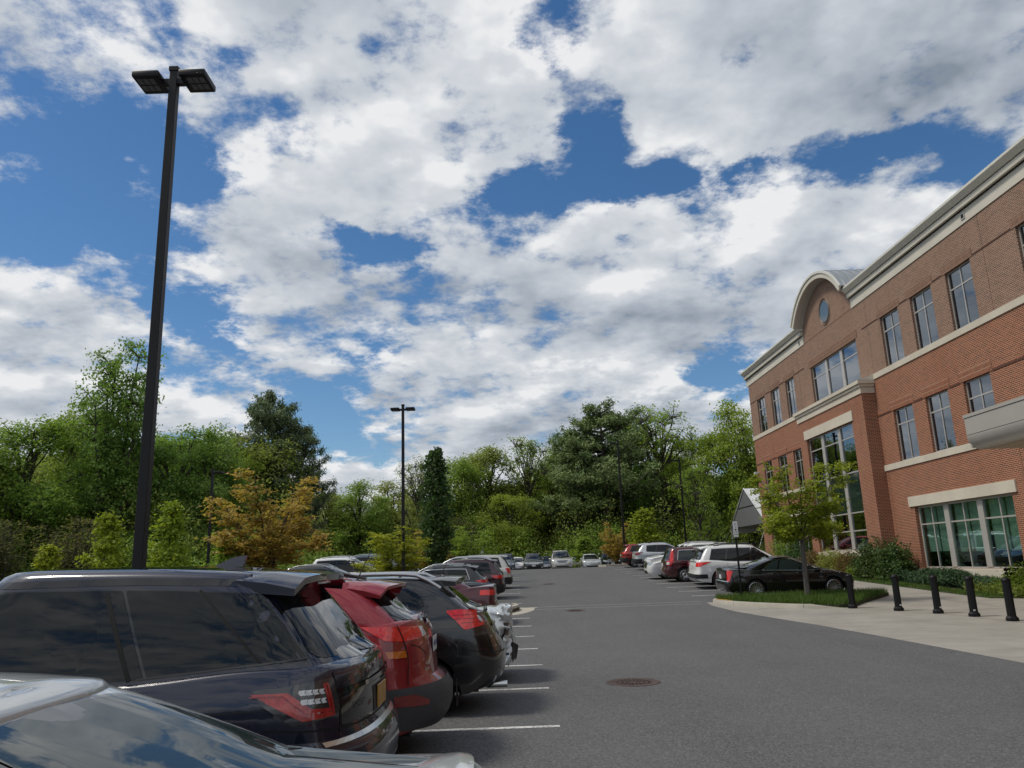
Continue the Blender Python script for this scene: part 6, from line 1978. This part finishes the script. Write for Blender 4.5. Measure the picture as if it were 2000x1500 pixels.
far_car(suv(L=4.5, W=.92, H=1.64, gt=.62, rearz=1.06, x0t=.55), (7.85 + 2.25, 58.2, G(58.2) + .02), 0, 'bright red SUV at the far end of the building side row', redsuv, GROUP_R, 'parked_suv', wheels=('spoke', 5, 'alloy', .72),
        glass=([(1.45, .14), (2.4, .05)], dict(t_in=.1, rslant=(.5, .25))), rear=.85, lamp=[('x', .55, 1.06), ('y', .5, 1.06), ('y', .5, .97), ('x', .35, .95)], mirror=(3.1, 1.05), rg=(1.09, 1.5, .68, .58, .06), spoiler=((.3, .75, .6), {}), clad=M['black_plastic'])

# ------------------------------------------------------------------ far row facing the camera
FACE = -math.pi / 2
def front_row(c, x, y, label, pm, front, isS=True, rails=None, plate='', mc=None, dz=0):
    far_car(c, (x, y, G(y) + dz), FACE, label, pm, GROUP_F, 'parked_suv' if isS else 'parked_sedan', glass=([(1.6, .12), (2.6, .05)], dict(t_in=.1, rslant=(.4 if isS else .7, .18))), rear=.85,
            mirror=(c.gh['x1b'] - .55, sinterp(c.sh, 3.0) + .07, mc), ws=(sinterp(c.sh, c.gh['x1b'] - .3) + .03, c.H - .09, c.W * .78, c.gh['wt'] - .04), front=front, rails=rails, lamp=[('x', .4, .95), ('y', .6, .96), ('y', .6, .8), ('x', .35, .8)], bumper=False)
    if plate: c.plate(c.wrap('f'), 0, .55, plate, 'plate_white')
front_row(suv(L=4.6, W=.92, H=1.74, gt=.70, hood=1.05, nose=.92, wprof=[(.2, .95), (.5, .99), (.8, 1), (1.0, .99), (1.3, .95)]), -.75, 73.2, 'old slate blue SUV facing the camera at the left end of the far row', slate, dict(grille=(.72, .86, .5), head=(.70, .84, .56, .86), lower=(.3, .5, .6)), rails=(.8, 2.6, .6, 'black_plastic', .05))
front_row(sedan(L=4.5, W=.88, H=1.45), .35, 76.5, 'white car mostly hidden left of the grey crossover in the far row', white, FR_SED, False)
front_row(suv(L=4.57, W=.92, H=1.68, gt=.62), 1.80, 72.6, 'dark grey crossover with white plate facing the camera in the far row', gunmetal, dict(grille=(.70, .80, .5), head=(.72, .84, .45, .88), lower=(.3, .58, .62)), rails=(.8, 2.6, .56, 'satin_rail', .05), plate=' ')
front_row(sedan(L=4.5, W=.88, H=1.45), 3.1, 77.2, 'dark blue car half hidden left of the pale SUV in the far row', midblue, FR_SED, False)
front_row(suv(L=5.0, W=.98, H=1.83, gt=.68, hood=1.10, nose=.92), 4.28, 71.8, 'pale silver SUV with broad dark grille facing the camera in the far row', pearl, dict(grille=(.62, .88, .52), grille_w2=.30, head=(.80, .93, .62, .92), lower=(.32, .42, .6)), rails=(.9, 2.9, .60, 'satin_rail', .07), mc=white)
front_row(sedan(L=4.6, W=.88, H=1.44), 6.98, 72.4, 'silver sedan facing the camera in the far row, right of the pale SUV', silver, dict(grille=(.56, .66, .32), grille_w2=.22, head=(.58, .70, .48, .80), lower=(.26, .36, .55)), False, plate=' ', mc=silver)
front_row(suv(L=4.9, W=.97, H=1.72, gt=.68), 9.15, 75.4, 'black SUV with large chrome framed grille at the right end of the far row', black, dict(grille=(.40, .86, .46), grille_w2=.40, head=(.72, .86, .52, .9), lower=(.26, .36, .6)), rails=(.9, 2.9, .6, 'satin_rail', .05), plate=' ')
# ================================================================== vegetation
M['bark'] = mat('bark', (.060, .050, .042), .9, var=.4, vscale=5, bump=.6, bscale=14)
M['bark_pale'] = mat('bark_pale', (.12, .11, .10), .9, var=.3, vscale=6, bump=.5, bscale=16)
LEAF = {
    'green': leaf_mat('leaf_green', (0.228, 0.33, 0.06), .45, .5, .5, .035),
    'deep': leaf_mat('leaf_deep', (0.195, 0.312, 0.068), .45, .5, .5, .03),
    'fresh': leaf_mat('leaf_fresh', (0.253, 0.345, 0.053), .4, .5, .5, .03),
    'bright': leaf_mat('leaf_bright', (0.262, 0.335, 0.036), .35, .5, .5, .025),
    'olive': leaf_mat('leaf_olive', (0.27, 0.314, 0.079), .45, .5, .55, .03),
    'yellow': leaf_mat('leaf_yellow', (0.344, 0.371, 0.036), .35, .5, .5, .03),
    'orange': leaf_mat('leaf_orange', (0.413, 0.328, 0.073), .38, .5, .5, .05),
    'pine': leaf_mat('leaf_pine', (0.162, 0.234, 0.084), .4, .15, .6, .025),
    'pine_grey': leaf_mat('leaf_pine_grey', (0.15, 0.195, 0.09), .4, .15, .6, .02),
    'dark': leaf_mat('leaf_dark', (0.066, 0.118, 0.04), .45, .5, .4, .02),
    'brown': leaf_mat('leaf_brown', (0.15, 0.15, 0.055), .4, .5, .7, .03),
    'laurel': leaf_mat('leaf_laurel', (0.065, 0.115, 0.029), .5, .25, .5, .04),
    'juniper': leaf_mat('leaf_juniper', (0.043, 0.09, 0.038), .5, .15, .6, .02),
    'hedge': leaf_mat('leaf_hedge', (0.16, 0.217, 0.026), .45, .5, .45, .03),
    'russet': leaf_mat('leaf_russet', (0.167, 0.123, 0.043), .45, .5, .5, .05),
}
def leaves(rs, centers, outward, n_per, sigma, flat, size, up=.6, outw=.5, aspect=.55, sizevar=.4):
    """leaf quads in clumps round the centers"""
    C_ = np.repeat(centers, n_per, 0); O_ = np.repeat(outward, n_per, 0); n = len(C_)
    off = rs.normal(0, 1, (n, 3)) * np.array([sigma, sigma, sigma * flat])
    P = C_ + off
    nr = rs.normal(0, 1, (n, 3)); nr /= np.linalg.norm(nr, axis=1)[:, None] + 1e-9
    N = nr + np.array([0, 0, up]) + O_ * outw
    N /= np.linalg.norm(N, axis=1)[:, None] + 1e-9
    T = np.cross(N, rs.normal(0, 1, (n, 3))); T /= np.linalg.norm(T, axis=1)[:, None] + 1e-9
    B = np.cross(N, T)
    s = size * (1 + rs.uniform(-sizevar, sizevar, n))[:, None]
    a, b = T * s * .5, B * s * .5 * aspect
    bend = N * s * .10
    V = np.stack([P - a, P + b - bend, P + a, P - b - bend], 1).reshape(-1, 3)
    F = np.arange(n * 4).reshape(n, 4)
    return V, F
class TreeT: pass
def rot_about(v, ax, ang):
    return Matrix.Rotation(ang, 3, ax) @ v
def make_tree(seed, style):
    """template 10 units tall"""
    rs = np.random.RandomState(seed); rd = random.Random(seed)
    mb = MB(); cents = []; outs = []
    st = dict(n_per=24, sigma=.30, flat=.55, size=.175, up=.75, outw=.6, aspect=.6)
    def limb(p0, p1, r0, r1, sag=.0, n=5, wob=.1):
        p0, p1 = Vector(p0), Vector(p1); d = p1 - p0; pts = []; rr = []
        for k in range(n + 1):
            t = k / n
            q = p0 + d * t
            j = math.sin(t * math.pi) * d.length * wob
            q += Vector((rd.uniform(-1, 1) * j * .5, rd.uniform(-1, 1) * j * .5, math.sin(t * math.pi) * d.length * sag))
            pts.append(q); rr.append(r0 + (r1 - r0) * t)
        mb.tube(pts, rr, 5, cap=False)
        return pts
    if style in ('A', 'A2', 'R'):
        sparse = style == 'R'
        tr = limb((0, 0, -.4), (rd.uniform(-.3, .3), rd.uniform(-.3, .3), 5.4), .26, .13, 0, 7, .05)
        lead = limb(tr[-1], (rd.uniform(-.5, .5), rd.uniform(-.5, .5), 8.8), .13, .03, 0, 5, .08)
        nl = 42 if not sparse else 38
        for i in range(nl):
            z = rd.uniform(1.8, 9.3); 
            prof = math.sqrt(max(.05, 1 - ((z - 5.6) / 4.3) ** 2))
            ang = i * 2.4 + rd.uniform(-.5, .5); rad = 3.2 * prof * rd.uniform(.15, .9) ** .7
            c = Vector((math.cos(ang) * rad, math.sin(ang) * rad, z))
            lr = rd.uniform(.8, 1.4) * (.75 + .35 * prof)
            base = (tr + lead)[max(1, min(11, int((z - 1.6) / 9 * 12)))]
            pts = limb(base, c, .09, .03, .06, 4, .12)
            ncl = (22 if not sparse else 16)
            for k in range(ncl):
                v = Vector(rs.normal(0, 1, 3)); v.normalize(); v.z = v.z * .8 + .15
                q = c + v * lr * rd.uniform(.45, 1.0)
                if q.z < 1.2: continue
                cents.append(q); o = (q - Vector((0, 0, 5))); outs.append(o.normalized())
                if k % (3 if not sparse else 1) == 0: limb(c, q, .028, .008, .05, 3, .1)
        if sparse: st.update(n_per=11, sigma=.20, size=.17)
        if style == 'A2': st.update(n_per=26, sigma=.34, size=.19, flat=.45)
    elif style == 'W':
        heads = []
        for (x, y, z) in ((-.5, .2, 8.6), (.9, -.3, 9.6), (.2, .5, 9.0), (-1.5, 0, 7.2), (1.9, .2, 8.2), (.5, -.8, 7.4)):
            heads.append(limb((rd.uniform(-.2, .2), rd.uniform(-.2, .2), -.4), (x, y, z), .17, .03, 0, 9, .035))
        for h in heads:
            for j in range(3, len(h)):
                for m_ in range(5):
                    ang = rd.uniform(0, 6.28); ln = rd.uniform(.5, 1.5) * (1.2 - .05 * j)
                    q = h[j] + Vector((math.cos(ang) * ln, math.sin(ang) * ln, rd.uniform(-.1, .7)))
                    limb(h[j], q, .035, .008, .08, 4, .12)
                    for k in range(8):
                        c = h[j].lerp(q, rd.uniform(.35, 1.05)) + Vector(rs.normal(0, .22, 3))
                        cents.append(c); outs.append((q - h[j]).normalized())
        for k in range(330):      # ivy and low growth round the stems
            z = rd.uniform(.5, 6.0); a = rd.uniform(0, 6.28); r_ = rd.uniform(.1, 1.1 if z < 4 else .5)
            cents.append(Vector((math.cos(a) * r_, math.sin(a) * r_, z))); outs.append(Vector((math.cos(a), math.sin(a), 0)))
        st.update(n_per=12, sigma=.17, size=.15)
    elif style in ('P', 'P2'):
        tall = style == 'P2'
        limb((0, 0, -.4), (rd.uniform(-.15, .15), 0, 9.9), .24, .03, 0, 10, .01)
        z = 2.6 if not tall else 3.2
        while z < 9.8:
            u = (z - 2.2) / 7.6
            ln = 3.3 * (1 - u) ** .55 * (.55 + .45 * min(1, u * 3.0)) + .35
            for k in range(rd.randint(3, 5)):
                ang = rd.uniform(0, 6.28); l = ln * rd.choice([.55, .8, 1.0, 1.0, 1.25]) * rd.uniform(.8, 1.1)
                b0 = Vector((0, 0, z)); tip = Vector((math.cos(ang) * l, math.sin(ang) * l, z + l * rd.uniform(.10, .48)))
                if tip.z > 10.3: tip.z = 10.3
                pts = limb(b0, tip, .055, .014, -.05, 5, .08)
                for m_ in range(int(5 + 8 * l)):
                    t = rd.uniform(.3, 1.04); q = b0.lerp(tip, t); side = rd.choice([-1, 1]) * rd.random() * .5 * l * (1.15 - t) + rd.uniform(-.12, .12)
                    q += Vector((-math.sin(ang) * side, math.cos(ang) * side, rd.uniform(0, .30) + abs(side) * .2))
                    cents.append(q); outs.append(Vector((math.cos(ang), math.sin(ang), .5)))
            z += rd.uniform(.22, .5)
        for k in range(7):      # dead lower limbs
            ang = rd.uniform(0, 6.28); zz_ = rd.uniform(1.0, 3.2); l = rd.uniform(.8, 2.0)
            limb((0, 0, zz_), (math.cos(ang) * l, math.sin(ang) * l, zz_ + rd.uniform(-.3, .3)), .03, .008, .05, 4, .15)
        st.update(n_per=17, sigma=.15, flat=.8, size=.22, aspect=.30, up=.5)
    elif style == 'C':
        limb((0, 0, -.4), (0, 0, 9.6), .13, .02, 0, 8, .01)
        for k in range(420):
            z = rd.uniform(1.7, 9.9); u = (z - 1.7) / 8.2
            r_ = 1.15 * math.sin(math.pi * min(1, u * .83 + .14)) ** .7 * (rd.random() ** .45) * (1 - .5 * max(0, u - .75))
            a = rd.uniform(0, 6.28)
            q = Vector((math.cos(a) * r_, math.sin(a) * r_, z)); cents.append(q); outs.append(Vector((math.cos(a), math.sin(a), -.2)))
            if k % 6 == 0: limb((0, 0, max(1.3, z - .8)), q, .03, .008, 0, 3, .05)
        for (x, z) in ((.5, 9.9), (-.2, 10.2), (.9, 9.5)):
            for k in range(8): cents.append(Vector((x * rd.uniform(.3, 1), rd.uniform(-.2, .2), z - rd.uniform(0, .9)))); outs.append(Vector((0, 0, -1)))
        st.update(n_per=16, sigma=.17, flat=.8, size=.24, up=.2, outw=.8, aspect=.62)
    elif style == 'S':
        limb((0, 0, -.4), (0, 0, 9.5), .10, .02, 0, 6, .02)
        for k in range(170):
            z = rd.uniform(.6, 9.9); u = z / 10
            r_ = 3.1 * (1 - u) ** .6 * rd.random() ** .5 * (.4 + .6 * min(1, u * 5)); a = rd.uniform(0, 6.28)
            q = Vector((math.cos(a) * r_, math.sin(a) * r_, z)); cents.append(q); outs.append(Vector((math.cos(a), math.sin(a), .3)))
            if k % 4 == 0: limb((0, 0, max(.3, z - 1.2)), q, .035, .01, .03, 3, .08)
        st.update(n_per=20, sigma=.36, flat=.6, size=.42)
    elif style in ('V', 'V2', 'L'):       # vase shaped small trees
        stem = []
        fork = 2.0 if style != 'L' else 4.1
        tr = limb((0, 0, -.3), (rd.uniform(-.1, .1), 0, fork), .17 if style != 'L' else .19, .13, 0, 4, .02)
        nst = 15 if style != 'L' else 14
        for i in range(nst):
            a = i * 2.4 + rd.uniform(-.3, .3); r_ = rd.uniform(1.2, 3.2); zt = rd.uniform(6.0, 9.6) - r_ * .35
            if style == 'L': zt = rd.uniform(4.6, 9.5) - r_ * .12
            if style != 'L' and i % 3 == 0: zt = rd.uniform(2.5, 5.5)
            b = limb(tr[-1 if style == 'L' else rd.randint(1, 4)], (math.cos(a) * r_, math.sin(a) * r_, zt), .085, .018, .05, 7, .05)
            for j in range(2, 8):
                for m_ in range(3 if style != 'L' else 3):
                    a2 = a + rd.uniform(-1.7, 1.7); l = rd.uniform(.4, 1.25)
                    q = b[j] + Vector((math.cos(a2) * l, math.sin(a2) * l, rd.uniform(-.25, .5)))
                    limb(b[j], q, .022, .006, .06, 3, .1)
                    for k in range(4):
                        c = b[j].lerp(q, rd.uniform(.35, 1.1)) + Vector(rs.normal(0, .15, 3))
                        cents.append(c); outs.append(Vector((math.cos(a2), math.sin(a2), .1)))
        st.update(n_per=11 if style != 'L' else 12, sigma=.22, flat=.35, size=.24, up=1.1, outw=.2)
        if style == 'L': st.update(size=.18, n_per=17, sigma=.2)
    elif style == 'B':
        for i in range(46):
            a = rd.uniform(0, 6.28); r_ = rd.uniform(.3, 3.4)
            b = limb((math.cos(a) * r_ * .3, math.sin(a) * r_ * .3, -.3), (math.cos(a) * r_, math.sin(a) * r_, rd.uniform(4, 9.6) * (1 - .06 * r_)), .07, .012, .04, 6, .08)
            for j in range(2, 7):
                for m_ in range(3):
                    a2 = rd.uniform(0, 6.28); l = rd.uniform(.4, 1.3)
                    q = b[j] + Vector((math.cos(a2) * l, math.sin(a2) * l, rd.uniform(-.1, .8))); limb(b[j], q, .022, .006, .02, 3, .1)
                    if rd.random() < .8: cents.append(q); outs.append(Vector((math.cos(a2), math.sin(a2), .4)))
        st.update(n_per=9, sigma=.3, size=.26)
    V, F = leaves(rs, np.array([tuple(c) for c in cents]), np.array([tuple(o) for o in outs]), **st)
    t = TreeT()
    t.crown = arr_mesh('crown', V, F)
    t.trunk = mb.mesh('trunk', 60, fix=False)
    t.crown.materials.append(LEAF['green']); t.trunk.materials.append(M['bark'])
    return t
TPL = {}
for k, sd in (('A', (1, 2, 3)), ('A2', (4, 5)), ('R', (6, 7)), ('W', (8,)), ('P', (9, 10)), ('P2', (11,)), ('C', (12,)), ('S', (13, 14)), ('V', (15, 16)), ('L', (18,)), ('B', (19,))):
    TPL[k] = [make_tree(s, k) for s in sd]
def tree(style, x, y, H, rad, leaf, label=None, cat='tree', group=None, var=0, rot=None, name='tree', bark=None, ref=3.5, dz=0):
    t = TPL[style][var % len(TPL[style])]
    o = empty(name, (x, y, G(y) - .05 + dz), random.uniform(0, 6.28) if rot is None else rot, label, cat, group)
    sz = H / 10.0; sxy = rad / ref
    for nm, me, m in (('trunk', t.trunk, bark or M['bark']), ('crown', t.crown, LEAF[leaf])):
        c = bpy.data.objects.new(nm, me); col.objects.link(c); c.parent = o; c.scale = (sxy, sxy, sz)
        c.material_slots[0].link = 'OBJECT'; c.material_slots[0].material = m
    return o
WG = 'woods along the edge of the lot'
FT = [  # style, x, y, height, radius, leaf, variant, label
    ('A', -34.5, 55, 12.2, 4.6, 'green', 0, 'broad mid green tree at the left edge of the photo, second from the edge'),
    ('A2', -37.6, 52, 12.4, 4.2, 'green', 1, 'green tree cut off by the left edge of the photo'),
    ('W', -29.9, 58, 18.2, 4.4, 'deep', 0, 'tallest wispy tree left of the big lamp post, ivy on its stems'),
    ('A', -35.0, 63, 14.4, 4.0, 'green', 2, 'rounded green tree just left of the tall wispy tree'),
    ('A', -26.2, 62, 12.6, 4.6, 'deep', 1, 'dense deep green tree directly right of the big lamp post'),
    ('A2', -23.9, 61, 10.4, 3.2, 'deep', 0, 'deep green tree left of the single headed lamp post'),
    ('P', -22.6, 72, 17.0, 4.6, 'pine_grey', 0, 'open crowned grey green pine rising above the orange tree'),
    ('P', -20.0, 74, 14.6, 3.2, 'pine_grey', 1, 'smaller pine leaning out right of the open crowned pine'),
    ('A', -23.6, 67, 10.6, 2.7, 'fresh', 2, 'fresh green tree between the single headed lamp post and the pine'),
    ('V', -13.9, 45, 7.2, 3.5, 'orange', 0, 'large orange leaved tree with many upright stems behind the red SUV'),
    ('S', -19.6, 38, 4.4, 1.35, 'bright', 0, 'bright yellow green sapling left of the big lamp post'),
    ('S', -17.4, 40, 4.8, 1.45, 'bright', 1, 'bright yellow green sapling right of the big lamp post'),
    ('S', -22.3, 38, 2.9, 1.1, 'yellow', 1, 'low yellow green sapling near the left edge above the SUV roof'),
    ('S', -15.6, 43, 3.0, 1.3, 'fresh', 0, 'small green sapling under the single headed lamp post'),
    ('B', -25.2, 46, 5.0, 2.4, 'brown', 0, 'olive brown twiggy bush between the left saplings and the woods'),
    ('B', -31.0, 47, 5.2, 2.6, 'brown', 0, 'half bare olive brown thicket at the far left of the woods'),
    ('A', -19.9, 85, 9.4, 3.2, 'olive', 0, 'olive tree right of the orange tree'),
    ('A', -16.6, 85, 10.4, 4.0, 'green', 1, 'rounded bright mid green tree left of the middle lamp post'),
    ('A2', -13.8, 90, 10.8, 3.8, 'olive', 1, 'olive green tree directly behind the middle lamp post'),
    ('R', -9.4, 78, 11.8, 3.0, 'olive', 0, 'half bare dark branched tree left of the columnar tree'),
    ('A', -6.0, 90, 13.3, 4.3, 'green', 2, 'mid green tree behind and right of the columnar tree'),
    ('A2', -2.4, 95, 14.9, 4.8, 'olive', 0, 'olive green tree at the centre of the woods skyline'),
    ('R', 2.0, 94, 16.4, 4.4, 'green', 1, 'taller open branched tree above the far parked cars'),
    ('A', 5.4, 98, 15.0, 4.2, 'fresh', 1, 'fresh green tree left of the great pines'),
    ('P2', 10.6, 88, 18.8, 6.6, 'pine', 0, 'great dark pine, tallest behind the right lamp post'),
    ('P', 7.3, 89, 15.4, 5.0, 'pine', 1, 'dark pine left of the tallest pine'),
    ('P', 14.6, 95, 17.4, 5.2, 'pine', 0, 'dark pine right of the tallest pine'),
    ('R', 17.8, 91, 19.0, 6.4, 'fresh', 0, 'broad thinly leaved tree with fanning branches right of the pines'),
    ('A', 22.3, 89, 15.2, 4.8, 'fresh', 0, 'fresh green tree left of the brick building'),
    ('A2', 26.2, 86, 18.0, 4.6, 'fresh', 1, 'tall fresh green tree touching the far corner of the brick building'),
    ('R', 17.3, 72.5, 9.4, 3.0, 'fresh', 1, 'slender light green tree with bare trunk beside the white tent'),
    ('A', 12.4, 92, 12.5, 4.6, 'deep', 2, 'deep green tree below the great pines'),
    ('A', -.2, 86, 8.5, 3.6, 'fresh', 0, 'lower fresh green tree behind the far row of cars'),
    ('B', -6.4, 80, 6.5, 3.4, 'brown', 0, 'olive brown bare thicket right of the small green tree'),
]
for st_, x, y, H, r_, lf, v, lb in FT:
    ref = {'A': 3.6, 'A2': 3.6, 'R': 3.7, 'W': 3.0, 'P': 3.3, 'P2': 3.3, 'S': 3.0, 'V': 3.5, 'B': 3.6}[st_]
    tree(st_, x, y, H, r_, lf, lb, 'bush' if st_ == 'B' else 'tree', WG, v, name={'P': 'pine_tree', 'P2': 'pine_tree', 'B': 'thicket'}.get(st_, 'tree'), ref=ref)
# small trees planted in the lot
PG = 'young trees planted in the parking lot'
tree('C', -4.35, 45, 7.6, .98, 'dark', 'dark green columnar tree right of the middle lamp post', 'tree', PG, 0, name='columnar_tree', ref=1.2, bark=M['bark_pale'])
tree('V', -6.15, 40.6, 3.4, 1.75, 'yellow', 'yellow green spreading tree at the foot of the middle lamp post', 'tree', PG, 1, ref=3.4)
tree('V', -5.6, 54, 3.4, 1.5, 'orange', 'orange tinged small tree between the yellow green and the columnar tree', 'tree', PG, 0, ref=3.4)
tree('V', -2.85, 52, 3.5, 1.5, 'fresh', 'small green tree right of the columnar tree', 'tree', PG, 1, ref=3.4)
tree('V', 8.45, 64.5, 3.9, 1.3, 'orange', 'small orange yellow tree beside the right lamp post', 'tree', PG, 0, ref=3.4)
tree('S', 10.8, 64, 4.6, 2.0, 'bright', 'bright green rounded young tree above the white crossover', 'tree', PG, 0, ref=3.0)
tree('L', 10.3, 28.2, 5.1, 1.95, 'bright', 'young tree with thin trunk and feathery crown in the grass island', 'tree', PG, 0, ref=3.4, bark=M['bark_pale'], rot=2.2)
tree('S', 7.2, 79, 3.2, 1.9, 'green', 'pale green bush behind the far silver sedan', 'bush', WG, 1, name='bush', ref=3.0)
# trees deeper in the woods, all alike in the photo
rb_ = random.Random(21)
def back_tree(x, y, H, r_):
    st_ = rb_.choice(['A', 'A', 'A2'])
    tree(st_, x, y, H, r_, rb_.choice(['green', 'deep', 'olive', 'fresh', 'green', 'olive']), 'tree deep in the woods, only patches of its crown showing between nearer trees', 'tree', 'trees deep in the woods', rb_.randint(0, 2), ref=3.5)
for i in range(30):
    x = -30 + i * 2.35 + rb_.uniform(-.8, .8); y = rb_.uniform(99, 112)
    top = interp([(-30, 9.5), (-22, 9.5), (-14, 9.0), (-6, 11), (2, 13), (8, 14), (16, 15), (24, 15), (40, 15)], x)
    back_tree(x, y, top * rb_.uniform(.78, .98), rb_.uniform(3.2, 4.6))
for i in range(14):
    x = -58 + i * 2.7 + rb_.uniform(-.8, .8); y = rb_.uniform(70, 84)
    back_tree(x, y, rb_.uniform(11.5, 14.5), rb_.uniform(3.8, 5.0))
# undergrowth and the mass of far wood
def leaf_mass(name, spots, leaf, n_per, sigma, flat, size, seed, label=None):
    rs = np.random.RandomState(seed)
    cs = np.array(spots); os_ = np.tile(np.array([[0, -.6, .4]]), (len(cs), 1))
    V, F = leaves(rs, cs, os_, n_per, sigma, flat, size)
    return kind(link(name, arr_mesh(name, V, F), LEAF[leaf]), 'stuff')
def band(seed, n, x0, x1, y0, y1, h0, h1):
    rs = random.Random(seed); out = []
    for _ in range(n):
        x = rs.uniform(x0, x1); y = rs.uniform(y0, y1); hm = (h0 + h1 * (.5 + .5 * math.sin(x * .9 + math.sin(x * .37) * 2)) )
        out.append((x, y, G(y) + hm * rs.random() ** .8))
    return out
leaf_mass('undergrowth', band(1, 3400, -48, 30, 80, 92, .8, 3.6) + band(2, 2200, -50, -15, 50, 66, .6, 2.8), 'green', 18, .55, .7, .25, 1)
leaf_mass('understory', band(3, 2600, -48, 32, 82, 96, 2.0, 6.0) + band(4, 1500, -50, -18, 55, 70, 1.5, 5.5), 'olive', 17, .6, .7, .25, 2)
leaf_mass('far_woods', band(5, 3600, -75, 60, 110, 122, 3.0, 9.0), 'green', 16, .9, .8, .45, 3)
leaf_mass('woods_beyond_left', band(6, 2200, -90, -45, 60, 100, 3.0, 9.0), 'green', 16, .9, .8, .4, 4)

# ------------------------------------------------------------------ beds by the building
def bush(x, y, rx, ry, h, leaf, n, label, cat='bush', size=.11, seed=1, name='bush', group=None, n_per=10, sig=.09):
    o = empty(name, (x, y, G(y)), 0, label, cat, group)
    rs = random.Random(seed); cs = []; os_ = []
    while len(cs) < n:
        a = rs.uniform(0, 6.28); u = rs.random() ** .35; e = math.asin(rs.uniform(-.15, 1))
        k = 1 + .22 * math.sin(a * 3 + seed) * math.sin(e * 4 + seed) + rs.uniform(-.12, .12)
        p = (math.cos(a) * math.cos(e) * rx * u * k, math.sin(a) * math.cos(e) * ry * u * k, h * (.12 + .88 * max(0, math.sin(e)) * u * k))
        cs.append(p); os_.append((math.cos(a) * .7, math.sin(a) * .7, .4))
    V, F = leaves(np.random.RandomState(seed), np.array(cs), np.array(os_), n_per, sig, .8, size, up=.5, outw=.7)
    c = link('foliage', arr_mesh('foliage', V, F), LEAF[leaf], o)
    mb = MB()
    for k in range(7):
        a = k * .9; mb.tube([(math.cos(a) * .06, math.sin(a) * .06, -.1), (math.cos(a) * rx * .5, math.sin(a) * ry * .5, h * .75)], [.02, .006], 5)
    mb.build('stem', M['bark'], o)
    return o
bush(16.95, 37.5, .85, 1.0, 1.75, 'laurel', 700, 'large glossy laurel bush against the bay, left of the pair', seed=3, name='laurel_bush', group='laurel bushes by the bay')
bush(17.15, 35.7, .80, .95, 1.80, 'laurel', 720, 'large glossy laurel bush nearer the ground floor window, right of the pair', seed=5, name='laurel_bush', group='laurel bushes by the bay')
for i, (y, lf, lb) in enumerate(((40.2, 'russet', 'russet tinged shrub right of the white SUV nose'), (42.3, 'olive', 'olive shrub behind the black sedan bonnet'), (44.6, 'russet', 'russet shrub under the tall bay window, farthest of the row'), (47.3, 'laurel', 'dark shrub behind the feathery young tree'), (50, 'green', 'green shrub at the far wall before the tent'))):
    bush(17.0, y, .8, 1.2, 1.15 + .1 * (i % 2) + (.6 if i > 2 else 0), lf, 420, lb, seed=20 + i, name='shrub', group='shrubs along the brick wall', size=.09)
bush(17.5, 27.4, .75, 1.25, .88, 'hedge', 650, 'yellow green clipped shrub behind the bench', seed=9, name='shrub', size=.08)
bush(17.3, 25.6, .7, 1.1, .80, 'hedge', 500, 'yellow green shrub at the right edge of the photo', seed=10, name='shrub', size=.08)
bush(16.75, 39.0, .35, .5, .55, 'fresh', 150, 'small light green plant at the edge of the walk', seed=12, name='plant', size=.10)
# juniper carpet and low perennials
rj = random.Random(8); js = []
for _ in range(1500):
    y = rj.uniform(28.2, 35.4); x = rj.uniform(16.85, 17.9)
    hm = .28 + .26 * math.sin(y * 2.1) * math.sin(x * 3.1 + y) + .1
    js.append((x, y, G(y) + .06 + max(.1, hm) * rj.random() ** .5))
rs = np.random.RandomState(4)
V, F = leaves(rs, np.array(js), np.tile(np.array([[-.8, 0, .5]]), (len(js), 1)), 14, .10, .5, .15, up=.4, outw=.7, aspect=.22)
kind(link('juniper_cover', arr_mesh('juniper_cover', V, F), LEAF['juniper']), 'stuff')
pr_ = [(rj.uniform(16.6, 17.0), rj.uniform(26.4, 29.5), 0) for _ in range(160)] + [(rj.uniform(16.6, 17.6), rj.uniform(36.2, 47), 0) for _ in range(420)]
pr_ = [(x, y, G(y) + .05 + rj.random() * .25) for x, y, z in pr_]
V, F = leaves(rs, np.array(pr_), np.tile(np.array([[-.5, 0, .6]]), (len(pr_), 1)), 12, .10, .8, .13, up=.3, outw=.4, aspect=.25)
kind(link('low_plants', arr_mesh('low_plants', V, F), LEAF['olive']), 'stuff')
